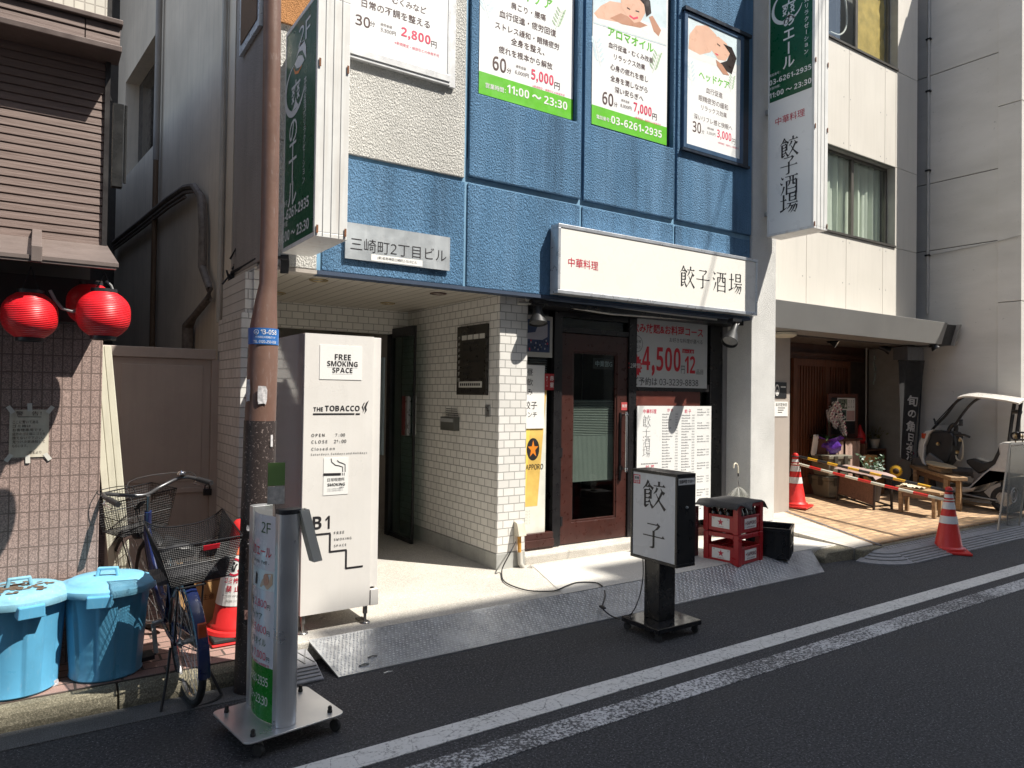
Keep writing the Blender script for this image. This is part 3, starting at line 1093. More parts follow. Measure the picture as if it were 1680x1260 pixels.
# sill rail of the left window
mb = MB()
mb.box(XA, XB - 0.002, RY - 0.05, RY + 0.07, 0.206, 0.36)
mb.box(XA, XB - 0.002, RY - 0.065, RY - 0.052, 0.23, 0.30)
mb.build('window_sill', DARKBROWN, bb, bevel=0.004)
mb = MB()
mb.box(XA, XB, RY + 0.02, RY + 0.028, 0.36, ZT)
SHOPGLASS = glass('shop_glass', (0.80, 0.83, 0.82), 0.015, tr=0.95)
mb.build('shop_window', SHOPGLASS, bb)
# transom
ZD = rp.at(975, 549)[1]
mb = MB()
mb.box(XC, XD, RY - 0.02, RY + 0.06, ZD, ZD + 0.05)
mb.box(XC, XD, RY - 0.02, RY + 0.06, ZT - 0.05, ZT)
mb.build('transom_frame', BLACKFR, bb)
MB().box(XC, XD, RY + 0.02, RY + 0.026, ZD + 0.05, ZT - 0.05).build('transom_pane', SHOPGLASS, bb)
# brown door with a tall pane
gx0, gz0 = rp.at(936, 857)
gx1, gz1 = rp.at(1012, 580)
door = frame_panel(XC + 0.004, XD - 0.004, 0.212, ZD - 0.004, (gx0, gx1, gz0, gz1), DARKBROWN, RY - 0.012, RY + 0.035, 'restaurant_door', 0.006)
mb = MB()
for a0, a1, b0, b1 in ((gx0, gx1, gz0, gz0 + 0.02), (gx0, gx1, gz1 - 0.02, gz1), (gx0, gx0 + 0.018, gz0 + 0.02, gz1 - 0.02), (gx1 - 0.018, gx1, gz0 + 0.02, gz1 - 0.02)):
    mb.box(a0, a1, RY - 0.002, RY + 0.02, b0, b1)


def sub(mb, name, mats, par, bevel=0.0):
    """a sub-part: a child of a part (which sits at its thing's origin)"""
    top = par
    while top.parent is not None: top = top.parent
    o = mb.build(name, mats, top, bevel=bevel)
    o.parent = par
    return o


sub(mb, 'glazing_bead', DARKBROWN, door, 0.003)
sub(MB().box(gx0, gx1, RY + 0.012, RY + 0.017, gz0, gz1), 'pane', SHOPGLASS, door)
hx, hz0 = rp.at(1028, 768)
hz1 = rp.at(1028, 680)[1]
mb = MB()
mb.tube([(hx - 0.075, RY - 0.07, hz0 - 0.03), (hx - 0.075, RY - 0.07, hz1 + 0.03)], 0.013, 12, 0)
for z in (hz0, hz1):
    mb.tube([(hx - 0.075, RY - 0.07, z), (hx - 0.075, RY - 0.012, z)], 0.011, 10, 0)
    mb.lathe([(0.016, -0.012), (0.02, 0.0), (0.016, 0.012)], (hx - 0.075, RY - 0.07, z), 12, 0)
mb.box(hx - 0.12, hx - 0.098, RY - 0.024, RY - 0.0125, hz0 - 0.12, hz1 + 0.02, 1)
mb.lathe([(0.024, 0), (0.024, 0.02), (0.0, 0.022)], (hx - 0.11, RY - 0.02, hz0 + 0.01), 14, 1, (0, -1, 0))
sub(mb, 'handle', [CHROME, BLACKM], door)
for v in (742, 855):
    a, b = rp.at(919, v)
    sub(MB().box(a - 0.012, a + 0.012, RY - 0.022, RY - 0.0125, b - 0.045, b + 0.045), 'hinge', BLACKM, door)
# slatted blinds behind the door glass and the left window
BLIND = M('pale_green_blind', (0.34, 0.38, 0.34), 0.5, var=0.06)
zb0, zb1, zb2 = rp.at(975, 790)[1], rp.at(975, 713)[1], rp.at(975, 656)[1]
mb = MB()
k = 0
z = zb1
while z < zb2:
    mb.obox(((gx0 + gx1) / 2, RY + 0.06, z), ((gx1 - gx0) / 2 + 0.02, 0, 0), (0, 0.008, 0.004), (0, 0, 0.001))
    z += 0.0165
x = gx0 - 0.01
while x < gx1 + 0.01:
    mb.box(x, x + 0.011, RY + 0.056, RY + 0.060, zb0, zb1 - 0.004)
    x += 0.0165
mb.box(gx0 - 0.01, gx1 + 0.01, RY + 0.067, RY + 0.07, zb0, zb2, 1)
sub(mb, 'blind', [BLIND, M('blind_backing', (0.10, 0.12, 0.11), 0.7)], door)
mb = MB()
z = 0.40
while z < 2.0:
    mb.obox(((XA + XB) / 2, RY + 0.085, z), ((XB - XA) / 2 - 0.005, 0, 0), (0, 0.010, 0.006), (0, 0, 0.001))
    z += 0.022
mb.build('blind', M('silver_blind', (0.30, 0.31, 0.30), 0.4, 0.2), bb)
# right window: frame, rails, brown board between the posters
mb = MB()
mb.box(XE, XG, RY + 0.03, RY + 0.036, 0.21, ZT)
mb.build('shop_window', SHOPGLASS, bb)
za, zb = rp.at(1090, 664)[1], rp.at(1090, 645)[1]
mb = MB()
mb.box(XE + 0.001, XG - 0.001, RY - 0.018, RY + 0.02, zb + 0.02, zb + 0.10)
mb.build('window_rail', BLACKFR, bb)
MB().box(XE + 0.001, rp.at(1147, 660)[0], RY - 0.012, RY + 0.014, za - 0.02, zb + 0.019).build('window_rail', M('red_brown_board', (0.13, 0.035, 0.025), 0.4, var=0.15), bb)
# dim room behind
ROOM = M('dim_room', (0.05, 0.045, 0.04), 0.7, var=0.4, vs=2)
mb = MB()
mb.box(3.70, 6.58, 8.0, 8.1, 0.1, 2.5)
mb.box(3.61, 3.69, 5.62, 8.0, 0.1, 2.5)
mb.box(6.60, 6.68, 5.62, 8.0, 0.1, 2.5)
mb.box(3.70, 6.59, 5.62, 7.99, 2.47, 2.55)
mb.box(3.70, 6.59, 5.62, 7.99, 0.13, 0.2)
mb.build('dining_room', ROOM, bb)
# glass step-up fixtures over the front: conduit under the sign
mb = MB()
mb.tube([onY(850, 497, 5.22), onY(900, 498, 5.22), onY(960, 508, 5.22), onY(1004, 515, 5.22)], 0.012, 8)
mb.tube([onY(862, 491, 5.21), onY(960, 497, 5.2), onY(1080, 513, 5.2), onY(1175, 524, 5.2)], 0.016, 8)
mb.tube([onY(1004, 515, 5.22), onY(1090, 521, 5.22), onY(1178, 528, 5.22)], 0.010, 8)
mb.build('conduit', M('white_conduit', (0.5, 0.49, 0.46), 0.5), bb)

# ------------------------------------------------------------------ window posters on the upper floor
fp = PY(5.128)


def rectpx(pl, u0, v0, u1, v1):
    a0, b0 = pl.at(u0, v0)
    a1, b1 = pl.at(u1, v1)
    return min(a0, a1), max(a0, a1), min(b0, b1), max(b0, b1)


def sprig(mb, pl, a, b, s, mi, n=0.003, lean=0.4):
    """a pale printed twig with paired leaves"""
    mb.stroke(pl, [(a, b), (a + lean * s, b + s)], 0.006 * s / 0.3, n, mi)
    for k in range(5):
        t = 0.2 + 0.17 * k
        for d in (-1, 1):
            mb.ell(pl, a + lean * s * t + d * 0.16 * s, b + s * t + 0.10 * s, 0.15 * s, 0.045 * s, n, mi, 0.9 if d > 0 else 2.3, 10)


def price_row(mb, pl, L, R, mins, was, now, n=0.003):
    """60分 (was) now円 between the pixel points L and R"""
    a0, b0 = pl.at(*L)
    a1, b1 = pl.at(*R)
    w = a1 - a0
    b = (b0 + b1) / 2
    h = w * 0.135
    mb.text(pl, mins, a0, a0 + w * 0.19, b + 0.0 * h, h * 1.25, n, 1, 0.018)
    mb.text(pl, '分', a0 + w * 0.20, a0 + w * 0.265, b - 0.3 * h, None, n, 1)
    mb.text(pl, '通常金額', a0 + w * 0.33, a0 + w * 0.48, b + 0.34 * h, None, n, 1)
    mb.text(pl, was + '円', a0 + w * 0.32, a0 + w * 0.52, b - 0.22 * h, None, n, 1)
    mb.text(pl, now, a0 + w * 0.56, a0 + w * 0.90, b - 0.02 * h, h * 1.15, n, 2, 0.03)
    mb.text(pl, '円', a0 + w * 0.915, a0 + w * 1.0, b - 0.3 * h, None, n, 1)
    mb.text(pl, '※新規限定・他割引との併用不可', a0 + w * 0.58, a0 + w * 1.08, b - 0.98 * h, None, n, 2)


PM = [FILM, INKBROWN, PINKRED, GREEN, SIGNWHITE, SAGE, SKIN, SKIN2, HAIRINK, PALEBLUE, ORANGEINK]

# second window: the shoulder-and-back treatment
t = thing('window_poster', 'white window poster ending in a green strip with opening hours', 'poster', (3.6, 5.12, 3.9))
q = fp.at(785, 153)
a0, a1, b0 = fp.at(785, 150)[0], fp.at(939, 190)[0], fp.at(785, 153)[1]
mb = MB()
mb.slab(fp, a0, a1, b0, 6.3, 0, 0.003)
gb1 = fp.at(785, 116)[1]
mb.rect(fp, a0, a1, b0, gb1, 0.0045, 3)
mb.tpx(fp, '営業時間：', (796, 140), (829, 149), 0.006, 4, 0.008)
mb.tpx(fp, '11:00 〜 23:30', (831, 151), (930, 170), 0.006, 4, 0.035)
price_row(mb, fp, (808, 103), (918, 137), '60', '6,000', '5,000', 0.005)
for s, L, R in (('疲れを根本から解放', (818, 82), (906, 108)), ('全身を整え、', (838, 68), (893, 85)), ('ストレス緩和・眼精疲労', (812, 41), (917, 77)),
                ('血行促進・疲労回復', (819, 22), (912, 55)), ('肩こり・腰痛', (838, 9), (895, 29))):
    mb.tpx(fp, s, L, R, 0.005, 1, 0.006)
mb.tpx(fp, 'ボディケア', (823, -24), (906, 8), 0.005, 3, 0.02)
c = fp.at(925, 40)
sprig(mb, fp, c[0] - 0.10, c[1] - 0.08, 0.20, 5, 0.0045)
c = fp.at(802, 30)
sprig(mb, fp, c[0], c[1], 0.28, 9, 0.004, -0.4)
mb.build('printed_sheet', PM, t)
mb = MB()
mb.slab(fp, a0 - 0.01, a1 + 0.05, b0 - 0.0, 6.3, -0.03, -0.004)
mb.build('pane', M('window_dark_glass', (0.03, 0.04, 0.05), 0.08, spec=0.8), t)

# third window: the aroma oil treatment
t = thing('window_poster', 'white window poster with a green telephone strip and a massage picture', 'poster', (4.8, 5.12, 3.9))
a0, a1, b0 = fp.at(970, 202)[0], fp.at(1093, 238)[0], fp.at(970, 203)[1]
mb = MB()
mb.slab(fp, a0, a1, b0, 6.3, 0, 0.003)
gb1 = fp.at(970, 171)[1]
mb.rect(fp, a0, a1, b0, gb1, 0.0045, 3)
mb.tpx(fp, '電話番号：', (978, 191), (1001, 198), 0.006, 4, 0.008)
mb.tpx(fp, '03-6261-2935', (1002, 197), (1085, 220), 0.006, 4, 0.035)
price_row(mb, fp, (988, 158), (1077, 190), '60', '8,000', '7,000', 0.005)
for s, L, R in (('深い安らぎへ', (1008, 146), (1055, 163)), ('全身を潤しながら', (1001, 127), (1062, 149)), ('心身の疲れを癒し', (1001, 109), (1063, 131)),
                ('リラックス効果', (1007, 92), (1058, 112)), ('血行促進・むくみ改善', (998, 72), (1071, 101))):
    mb.tpx(fp, s, L, R, 0.005, 1, 0.006)
mb.tpx(fp, 'アロマオイル', (997, 51), (1072, 80), 0.005, 3, 0.02)
c = fp.at(1082, 108)
sprig(mb, fp, c[0] - 0.10, c[1] - 0.1, 0.22, 5, 0.0045)
c = fp.at(985, 110)
sprig(mb, fp, c[0], c[1], 0.25, 9, 0.004, -0.3)
# picture: a resting client with a towel in the hair
pb = fp.at(973, 34)[1]
pa = lambda u, v: fp.at(u, v)
mb.poly(fp, [pa(973, 38), pa(1093, 76), pa(1093, -60), pa(973, -90)], 0.0042, 9)
mb.poly(fp, [pa(973, 36), pa(1093, 74), pa(1093, 48), pa(1040, 30), pa(973, 22)], 0.0046, 4)
mb.poly(fp, [pa(974, 22), pa(985, 10), pa(1000, 2), pa(1018, 5), pa(1033, 14), pa(1045, 30), pa(1040, 40), pa(1010, 36), pa(980, 30)], 0.005, 6)
mb.poly(fp, [pa(1000, 30), pa(1018, 22), pa(1045, 34), pa(1062, 42), pa(1050, 46), pa(1020, 40)], 0.0053, 7)
mb.poly(fp, [pa(1018, -2), pa(1030, -10), pa(1045, -8), pa(1056, 4), pa(1058, 22), pa(1050, 36), pa(1040, 38), pa(1028, 26), pa(1019, 12)], 0.0056, 6)
mb.stroke(fp, [pa(1032, 26), pa(1039, 31), pa(1046, 29)], 0.02, 0.006, 2)
mb.stroke(fp, [pa(1028, 13), pa(1033, 16)], 0.012, 0.006, 8)
mb.stroke(fp, [pa(1042, 18), pa(1048, 20)], 0.012, 0.006, 8)
mb.poly(fp, [pa(1036, -16), pa(1052, -14), pa(1066, 2), pa(1068, 22), pa(1060, 28), pa(1056, 8), pa(1044, -6)], 0.0058, 8)
mb.poly(fp, [pa(1064, 28), pa(1070, 26), pa(1084, 50), pa(1080, 60), pa(1072, 52)], 0.005, 7)
mb.build('printed_sheet', PM, t)
mb = MB()
mb.slab(fp, a0 - 0.01, a1 + 0.09, b0, 6.3, -0.03, -0.004)
mb.build('pane', M('window_dark_glass', (0.03, 0.04, 0.05), 0.08), t)

# fourth poster: in a blue metal frame hung on the wall
FP4 = PY(5.055)
t = thing('framed_poster', 'head massage poster in a projecting dark blue frame', 'poster', (6.0, 5.07, 4.2))
a0, a1, b0, b1 = FP4.at(1126, 240)[0], FP4.at(1213, 258)[0], FP4.at(1126, 235)[1], FP4.at(1129, 28)[1]
mb = MB()
mb.slab(FP4, a0, a1, b0, b1, 0, 0.003)
price_row(mb, FP4, (1136, 204), (1206, 232), '30', '3,300', '3,000', 0.0035)
for s, L, R in (('深いリフレ感と快眠へ', (1138, 190), (1201, 211)), ('リラックス効果', (1150, 176), (1192, 190)), ('眼精疲労の緩和', (1146, 160), (1194, 177)), ('血行促進', (1158, 148), (1185, 157))):
    mb.tpx(FP4, s, L, R, 0.0035, 1, 0.006)
mb.tpx(FP4, 'ヘッドケア', (1146, 121), (1196, 142), 0.0035, 3, 0.02)
c = FP4.at(1200, 152)
sprig(mb, FP4, c[0] - 0.02, c[1], 0.18, 5, 0.0033, 0.2)
c = FP4.at(1135, 140)
sprig(mb, FP4, c[0], c[1], 0.24, 9, 0.0033, -0.2)
pa = lambda u, v: FP4.at(u, v)
mb.poly(FP4, [pa(1128, 92), pa(1213, 122), pa(1214, 62), pa(1130, 29)], 0.0032, 9)
mb.poly(FP4, [pa(1128, 92), pa(1213, 122), pa(1213, 108), pa(1160, 92), pa(1129, 80)], 0.0034, 4)
mb.poly(FP4, [pa(1129, 80), pa(1131, 56), pa(1142, 42), pa(1160, 42), pa(1175, 58), pa(1176, 72), pa(1165, 86), pa(1148, 90)], 0.0036, 6)
mb.poly(FP4, [pa(1166, 62), pa(1178, 60), pa(1192, 72), pa(1198, 88), pa(1190, 100), pa(1178, 98), pa(1168, 84)], 0.0039, 6)
mb.poly(FP4, [pa(1186, 72), pa(1200, 78), pa(1208, 96), pa(1200, 122), pa(1190, 116), pa(1180, 104), pa(1192, 100), pa(1197, 88)], 0.0042, 8)
mb.poly(FP4, [pa(1174, 98), pa(1184, 106), pa(1196, 124), pa(1186, 122), pa(1176, 108)], 0.0046, 7)
mb.stroke(FP4, [pa(1176, 72), pa(1181, 76)], 0.012, 0.0045, 8)
mb.stroke(FP4, [pa(1173, 88), pa(1178, 91)], 0.014, 0.0045, 2)
mb.build('printed_sheet', PM, t)
mb = MB()
for u in ((a0 - 0.05, a0 - 0.002), (a1 + 0.002, a1 + 0.05)):
    mb.slab(FP4, u[0], u[1], b0 - 0.05, b1 + 0.05, -0.024, 0.012)
mb.slab(FP4, a0 - 0.002, a1 + 0.002, b0 - 0.05, b0 - 0.002, -0.0235, 0.012)
mb.slab(FP4, a0 - 0.002, a1 + 0.002, b1 + 0.002, b1 + 0.05, -0.0235, 0.012)
mb.build('frame', M('dark_blue_frame', (0.05, 0.10, 0.18), 0.4, 0.2), t, bevel=0.004)
mb = MB()
mb.slab(FP4, a0 - 0.07, a1 + 0.16, b0 - 0.080, b0 - 0.055, -0.024, 0.018)
mb.slab(FP4, a0 - 0.06, a1 + 0.16, b1 + 0.055, b1 + 0.09, -0.024, 0.03)
mb.slab(FP4, a1 + 0.055, a1 + 0.15, b0 - 0.05, b1 + 0.05, -0.024, 0.0)
mb.build('rail', M('black_blue_rail', (0.012, 0.02, 0.035), 0.4), t)

# first poster: white framed board on the white field
FP1 = PY(5.045)
t = thing('framed_poster', 'white framed price board hung on the white stucco', 'poster', (2.3, 5.05, 4.2))
ax0, bx0 = 1.62, FP1.at(566, 72)[1]
ax1 = FP1.at(733, 120)[0]
mb = MB()
mb.slab(FP1, ax0, ax1, bx0, 5.5, 0, 0.003)
a0, bb0 = FP1.at(584, 32)
a1, bb1 = FP1.at(716, 74)
w = a1 - a0
mb.tpx(FP1, '30', (583, 31), (607, 39), 0.0045, 1, 0.015)
mb.tpx(FP1, '分', (607, 38), (615, 41), 0.0045, 1)
mb.tpx(FP1, '通常金額', (624, 40), (643, 45), 0.0045, 1)
mb.tpx(FP1, '3,300円', (624, 49), (649, 56), 0.0045, 1)
mb.tpx(FP1, '2,800', (658, 54), (706, 67), 0.0045, 2, 0.03)
mb.tpx(FP1, '円', (707, 72), (716, 75), 0.0045, 1)
mb.tpx(FP1, '※新規限定・他割引との併用不可', (647, 70), (720, 92), 0.0045, 2)
mb.tpx(FP1, '日常の不調を整える', (593, 6), (705, 40), 0.0045, 1, 0.008)
mb.tpx(FP1, 'むくみなど', (643, 0), (699, 18), 0.0045, 1, 0.008)
mb.tpx(FP1, '足の疲れ・', (610, -34), (690, -6), 0.0045, 1, 0.008)
mb.build('printed_sheet', PM, t)
mb = MB()
WF = M('white_aluminium_frame', (0.70, 0.70, 0.70), 0.35, 0.2, var=0.05)
mb.slab(FP1, ax0, ax1 + 0.03, bx0 - 0.060, bx0 - 0.002, -0.035, 0.008)
mb.slab(FP1, ax1 + 0.002, ax1 + 0.03, bx0 - 0.002, 5.5, -0.035, 0.008)
mb.slab(FP1, ax1 + 0.032, ax1 + 0.085, bx0 - 0.09, 5.5, -0.036, -0.012)
mb.slab(FP1, ax0, ax1 + 0.031, bx0 - 0.085, bx0 - 0.063, -0.036, 0.0)
mb.build('frame', WF, t, bevel=0.003)
mb = MB()
k0 = FP1.at(650, 103)
mb.tube([FP1.p(k0[0] + 0.02 * math.cos(a), k0[1] - 0.02 + 0.02 * math.sin(a), 0.0) for a in [rad(d) for d in range(0, 361, 30)]], 0.003, 6)
mb.build('hanging_ring', STEEL, t)

# ------------------------------------------------------------------ fascia sign over the restaurant
SP = PY(4.96)
t = thing('shop_sign', 'long white sign box with big black characters over the restaurant', 'sign', (5.1, 5.0, 2.55))
sx0, sx1 = 3.80, 6.535
sz0, sz1 = 2.545, 3.16
mb = MB()
mb.slab(SP, sx0 + 0.03, sx1 - 0.03, sz0 + 0.035, sz1 - 0.035, -0.03, -0.006)
for ch, u0, v0 in (('餃', 1128, 454), ('子', 1154, 458), ('酒', 1181, 462), ('場', 1207, 465)):
    a, b = SP.at(u0, v0)
    mincho(mb, SP, ch, a, b, 0.215, 0.225, -0.004, 1, 1.1)
mb.tpx(SP, '中華料理', (933, 430), (982, 436), -0.004, 2)
mb.build('face_panel', [M('lit_sign_face', (0.83, 0.80, 0.74), 0.3, var=0.02, vs=2), INK, RED], t)
mb = MB()
mb.slab(SP, sx0, sx1, sz0, sz0 + 0.034, -0.118, 0.0)
mb.slab(SP, sx0, sx1, sz1 - 0.034, sz1, -0.118, 0.0)
mb.slab(SP, sx0, sx0 + 0.029, sz0 + 0.0345, sz1 - 0.0345, -0.118, 0.0)
mb.slab(SP, sx1 - 0.029, sx1, sz0 + 0.0345, sz1 - 0.0345, -0.118, 0.0)
mb.build('casing', M('sign_aluminium', (0.55, 0.57, 0.60), 0.35, 0.6, var=0.06), t, bevel=0.004)

# building name plate
NP = PY(5.078)
t = thing('name_plate', 'brushed steel building name plate on the blue wall', 'sign', (2.33, 5.08, 2.64))
a0, a1, b0, b1 = 1.90, 2.78, 2.642, 2.912
mb = MB()
mb.slab(NP, a0, a1, b0, b1, 0.0, 0.012)
mb.tpx(NP, '三崎町2丁目ビル', (574, 399), (731, 421), 0.0135, 1, -0.004)
l0, l1 = NP.at(608, 421), NP.at(692, 429)
mb.slab(NP, l0[0], l1[0], l0[1] - 0.030, l0[1] + 0.018, 0.0125, 0.0135, 2)
mb.text(NP, '(新)名称　神田三崎町2-13-9ビル', l0[0] + 0.05, l1[0] - 0.05, l0[1] - 0.006, None, 0.0145, 1)
mb.build('plate', [M('brushed_steel', (0.50, 0.53, 0.55), 0.42, 0.55, var=0.06, vs=3, streak=0.25, scol=(0.8, 0.82, 0.82)), INK, PAPER], t)

# ------------------------------------------------------------------ projecting signs
LEAFGREY = M('sign_silver_print', (0.68, 0.69, 0.69), 0.4, var=0.04)
SIGNCASE = M('white_sign_casing', (0.70, 0.70, 0.68), 0.4, var=0.05, vs=4, streak=0.3, scuff=0.12, scol=(0.42, 0.33, 0.25))


def leaf_logo(mb, pl, a, b, w, h, n, mi, mo, ink):
    """the clinic's mark: a leaf curling into a ring round one character"""
    ring = []
    for k in range(25):
        t_ = rad(100 + k * 10.2)
        ring.append((a + 0.44 * w * math.cos(t_), b - 0.10 * h + 0.36 * h * math.sin(t_)))
    ws = [0.01 * w + 0.085 * w * math.sin(math.pi * min(1, k / 24)) for k in range(25)]
    mb.stroke(pl, ring, ws, n, mi)
    mb.poly(pl, [(a + 0.02 * w, b + 0.32 * h), (a + 0.20 * w, b + 0.46 * h), (a + 0.38 * w, b + 0.44 * h), (a + 0.46 * w, b + 0.32 * h), (a + 0.47 * w, b + 0.14 * h),
                 (a + 0.40 * w, b + 0.22 * h), (a + 0.30 * w, b + 0.33 * h), (a + 0.16 * w, b + 0.36 * h)], n, mi)
    mb.poly(pl, [(a - 0.04 * w, b + 0.26 * h), (a + 0.12 * w, b + 0.32 * h), (a + 0.30 * w, b + 0.26 * h), (a + 0.40 * w, b + 0.15 * h), (a + 0.22 * w, b + 0.12 * h), (a + 0.06 * w, b + 0.16 * h)], n, mi)
    mb.stroke(pl, [(a - 0.08 * w, b + 0.22 * h), (a + 0.0 * w, b + 0.12 * h), (a + 0.14 * w, b + 0.08 * h), (a + 0.30 * w, b + 0.12 * h)], [0.01 * w, 0.04 * w, 0.04 * w, 0.01 * w], n, mo)
    vs, fs, x0, x1, y0, y1 = glyphs('爽', 0.0)
    mb.text(pl, '爽', a - 0.17 * w, a + 0.24 * w, b - 0.20 * h, 0.42 * h, n, mi, 0.008)


def blade(label, X0, yb, yf, th, z0, z1, left):
    t = thing('projecting_sign', label, 'sign', (X0 + th / 2, yb, z0))
    pl = PX(X0)
    A0, A1 = -yb, -yf                      # left = at the wall, right = towards the street
    W = A1 - A0
    mb = MB()
    mb.slab(pl, A0 + 0.02, A1 - 0.03, z0 + 0.03, z1 - 0.03, -0.02, -0.004, 0)
    if left:
        mb.rect(pl, A0 + 0.02, A1 - 0.03, z0 + 0.03, z1 - 0.03, -0.003, 1)
        c = lambda u, v: pl.at(u, v)
        g0 = z0
        mb.tpx(pl, '2F', (490, 58), (509, 45), -0.001, 2, 0.005, h=0.125)
        la = pl.at(484, 133)
        leaf_logo(mb, pl, la[0], la[1] + 0.0, 0.48, 0.46, -0.001, 2, 4, 0)
        mb.column(pl, 'のエール', pl.at(480, 250)[0], pl.at(481, 197)[1], pl.at(481, 333)[1], 0.20, -0.001, 2, 0.008)
        mb.column(pl, '本格台湾式リラクゼーション', pl.at(499, 220)[0], pl.at(500, 125)[1], pl.at(500, 300)[1], 0.058, -0.001, 2, 0.0)
        mb.tpx(pl, '電話番号：', (459, 338), (472, 335), -0.001, 2)
        mb.tpx(pl, '03-6261-2935', (459, 354), (506, 336), -0.001, 2, 0.02)
        mb.tpx(pl, '営業時間：', (459, 372), (472, 368), -0.001, 2)
        mb.tpx(pl, '11:00 〜 23:30', (459, 388), (506, 372), -0.001, 2, 0.02)
    else:
        zg = pl.at(1256, 172)[1]
        mb.rect(pl, A0 + 0.02, A1 - 0.03, zg, z1 - 0.03, -0.003, 1)
        W2 = lambda u, v: pl.at(u, v)
        la = pl.at(1292, 2)
        leaf_logo(mb, pl, la[0], la[1], 0.42, 0.48, -0.001, 2, 4, 0)
        mb.column(pl, 'のエール', pl.at(1294, 60)[0], pl.at(1294, 22)[1], pl.at(1294, 112)[1], 0.155, -0.001, 2, 0.02)
        mb.column(pl, '本格台湾式リラクゼーション', pl.at(1323, 30)[0], pl.at(1321, -48)[1], pl.at(1322, 90)[1], 0.058, -0.001, 2, 0.012)
        mb.tpx(pl, '電話番号：', (1262, 124), (1280, 119), -0.001, 2)
        mb.tpx(pl, '03-6261-2935', (1262, 134), (1331, 112), -0.001, 2, 0.02)
        mb.tpx(pl, '営業時間：', (1262, 146), (1280, 141), -0.001, 2)
        mb.tpx(pl, '11:00 〜 23:30', (1262, 156), (1331, 134), -0.001, 2, 0.02)
        mb.tpx(pl, '中華料理', (1272, 197), (1320, 187), -0.001, 5)
        for ch, v in (('餃', 241), ('子', 271), ('酒', 303), ('場', 333)):
            a, b = pl.at(1294, v)
            mincho(mb, pl, ch, a, b, 0.225, 0.225, -0.001, 6, 1.35)
    mb.build('face_panel', [SIGNWHITE, DKGREEN, LEAFGREY if left else SIGNWHITE, SIGNWHITE, ORANGEINK, RED, INK], t)
    mb = MB()
    for a, b_, c_, d in ((A0, A1, z0, z0 + 0.029), (A0, A1, z1 - 0.029, z1), (A0, A0 + 0.019, z0 + 0.0295, z1 - 0.0295), (A1 - 0.029, A1, z0 + 0.0295, z1 - 0.0295)):
        mb.slab(pl, a, b_, c_, d, -th, 0.0)
    mb.slab(pl, A0 + 0.02, A1 - 0.03, z0 + 0.03, z1 - 0.03, -th, -th + 0.012)
    mb.build('casing', SIGNCASE, t, bevel=0.003)
    mb = MB()
    for k in range(1, 4):
        x = X0 + th * k / 4
        mb.box(x - 0.002, x + 0.002, yf - 0.0035, yf - 0.0005, z0 + 0.01, z1)
    for z in (z0 + 0.02, z0 + 1.05, z0 + 1.75):
        if z < z1:
            for x in (X0 + 0.01, X0 + th - 0.02):
                mb.box(x, x + 0.012, yf - 0.009, yf - 0.004, z, z + 0.05, 1)
    mb.build('edge_trim', [M('trim_shadow_line', (0.45, 0.45, 0.44), 0.5), RUST], t)
    mb = MB()
    for z in (z0 + 0.25, z0 + 1.4):
        mb.box(X0 + 0.05, X0 + th - 0.05, yb, 5.085, z, z + 0.05)
    mb.build('bracket', STEEL, t)


# the lower edges seen in the photo fix the heights
zl = onX(508, 391, 1.4156).z
blade('green projecting sign with white writing beside the brown pole', 1.4156, 4.985, 4.305, 0.21, zl, onX(511, 3, 1.4156).z + 0.02, True)
zr = onX(1332, 374, 6.75).z
blade('tall projecting sign, green above and white with black characters below', 6.75, 5.01, 4.44, 0.25, zr, 6.9, False)

# tenants' board and call unit on the tiled side wall
IW = PX(3.386)
t = thing('directory_board', 'dark tenant directory with white name strips on the tiled wall', 'sign', (3.38, 5.7, 1.6))
a0, a1, b0, b1 = rectpx(IW, 753, 648, 803, 532)
b0 = IW.at(778, 648)[1]
b1 = IW.at(778, 534)[1]
mb = MB()
mb.slab(IW, a0, a1, b0, b1, 0.0, 0.03)
mb.build('board', M('bronze_board', (0.045, 0.040, 0.034), 0.35, 0.3, var=0.12), t, bevel=0.004)
mb = MB()
W_ = a1 - a0
H_ = b1 - b0
mb.text(IW, 'ご案内', a0 + W_ * 0.36, a0 + W_ * 0.62, b1 - 0.07 * H_, None, 0.032, 0)
for k, fl in enumerate(('7F', '6F', '5F', '4F', '3F', '2F', '1F', 'B1')):
    zz = b1 - H_ * (0.17 + 0.087 * k)
    mb.text(IW, fl, a0 + W_ * 0.05, a0 + W_ * 0.12, zz, None, 0.032, 1)
    if k == 0:
        for j in range(4):
            mb.rect(IW, a0 + W_ * (0.18 + 0.2 * j), a0 + W_ * (0.35 + 0.2 * j), zz - 0.022, zz + 0.022, 0.0315, 1)
    else:
        nb_ = (9, 9, 0, 10, 5, 4, 8)[k - 1]
        for j in range(nb_):
            mb.rect(IW, a0 + W_ * (0.24 + 0.06 * j), a0 + W_ * (0.285 + 0.06 * j), zz - 0.012 + 0.004 * (j % 2), zz + 0.012 - 0.003 * (j % 3), 0.032, 0)
zz = b0 + H_ * 0.15
mb.rect(IW, a0 + W_ * 0.09, a0 + W_ * 0.88, zz - 0.028, zz + 0.028, 0.0315, 1)
for j in range(10):
    mb.rect(IW, a0 + W_ * (0.14 + 0.07 * j), a0 + W_ * (0.19 + 0.07 * j), zz - 0.012, zz + 0.012, 0.033, 0)
    mb.rect(IW, a0 + W_ * (0.18 + 0.065 * j), a0 + W_ * (0.23 + 0.065 * j), b0 + H_ * 0.05 - 0.013, b0 + H_ * 0.05 + 0.013, 0.032, 0)
mb.build('lettering', [INK, M('pale_strip', (0.55, 0.54, 0.50), 0.5)], t)
t = thing('call_unit', 'small black call unit with a label on the tiled wall', 'intercom', (3.38, 5.9, 1.4))
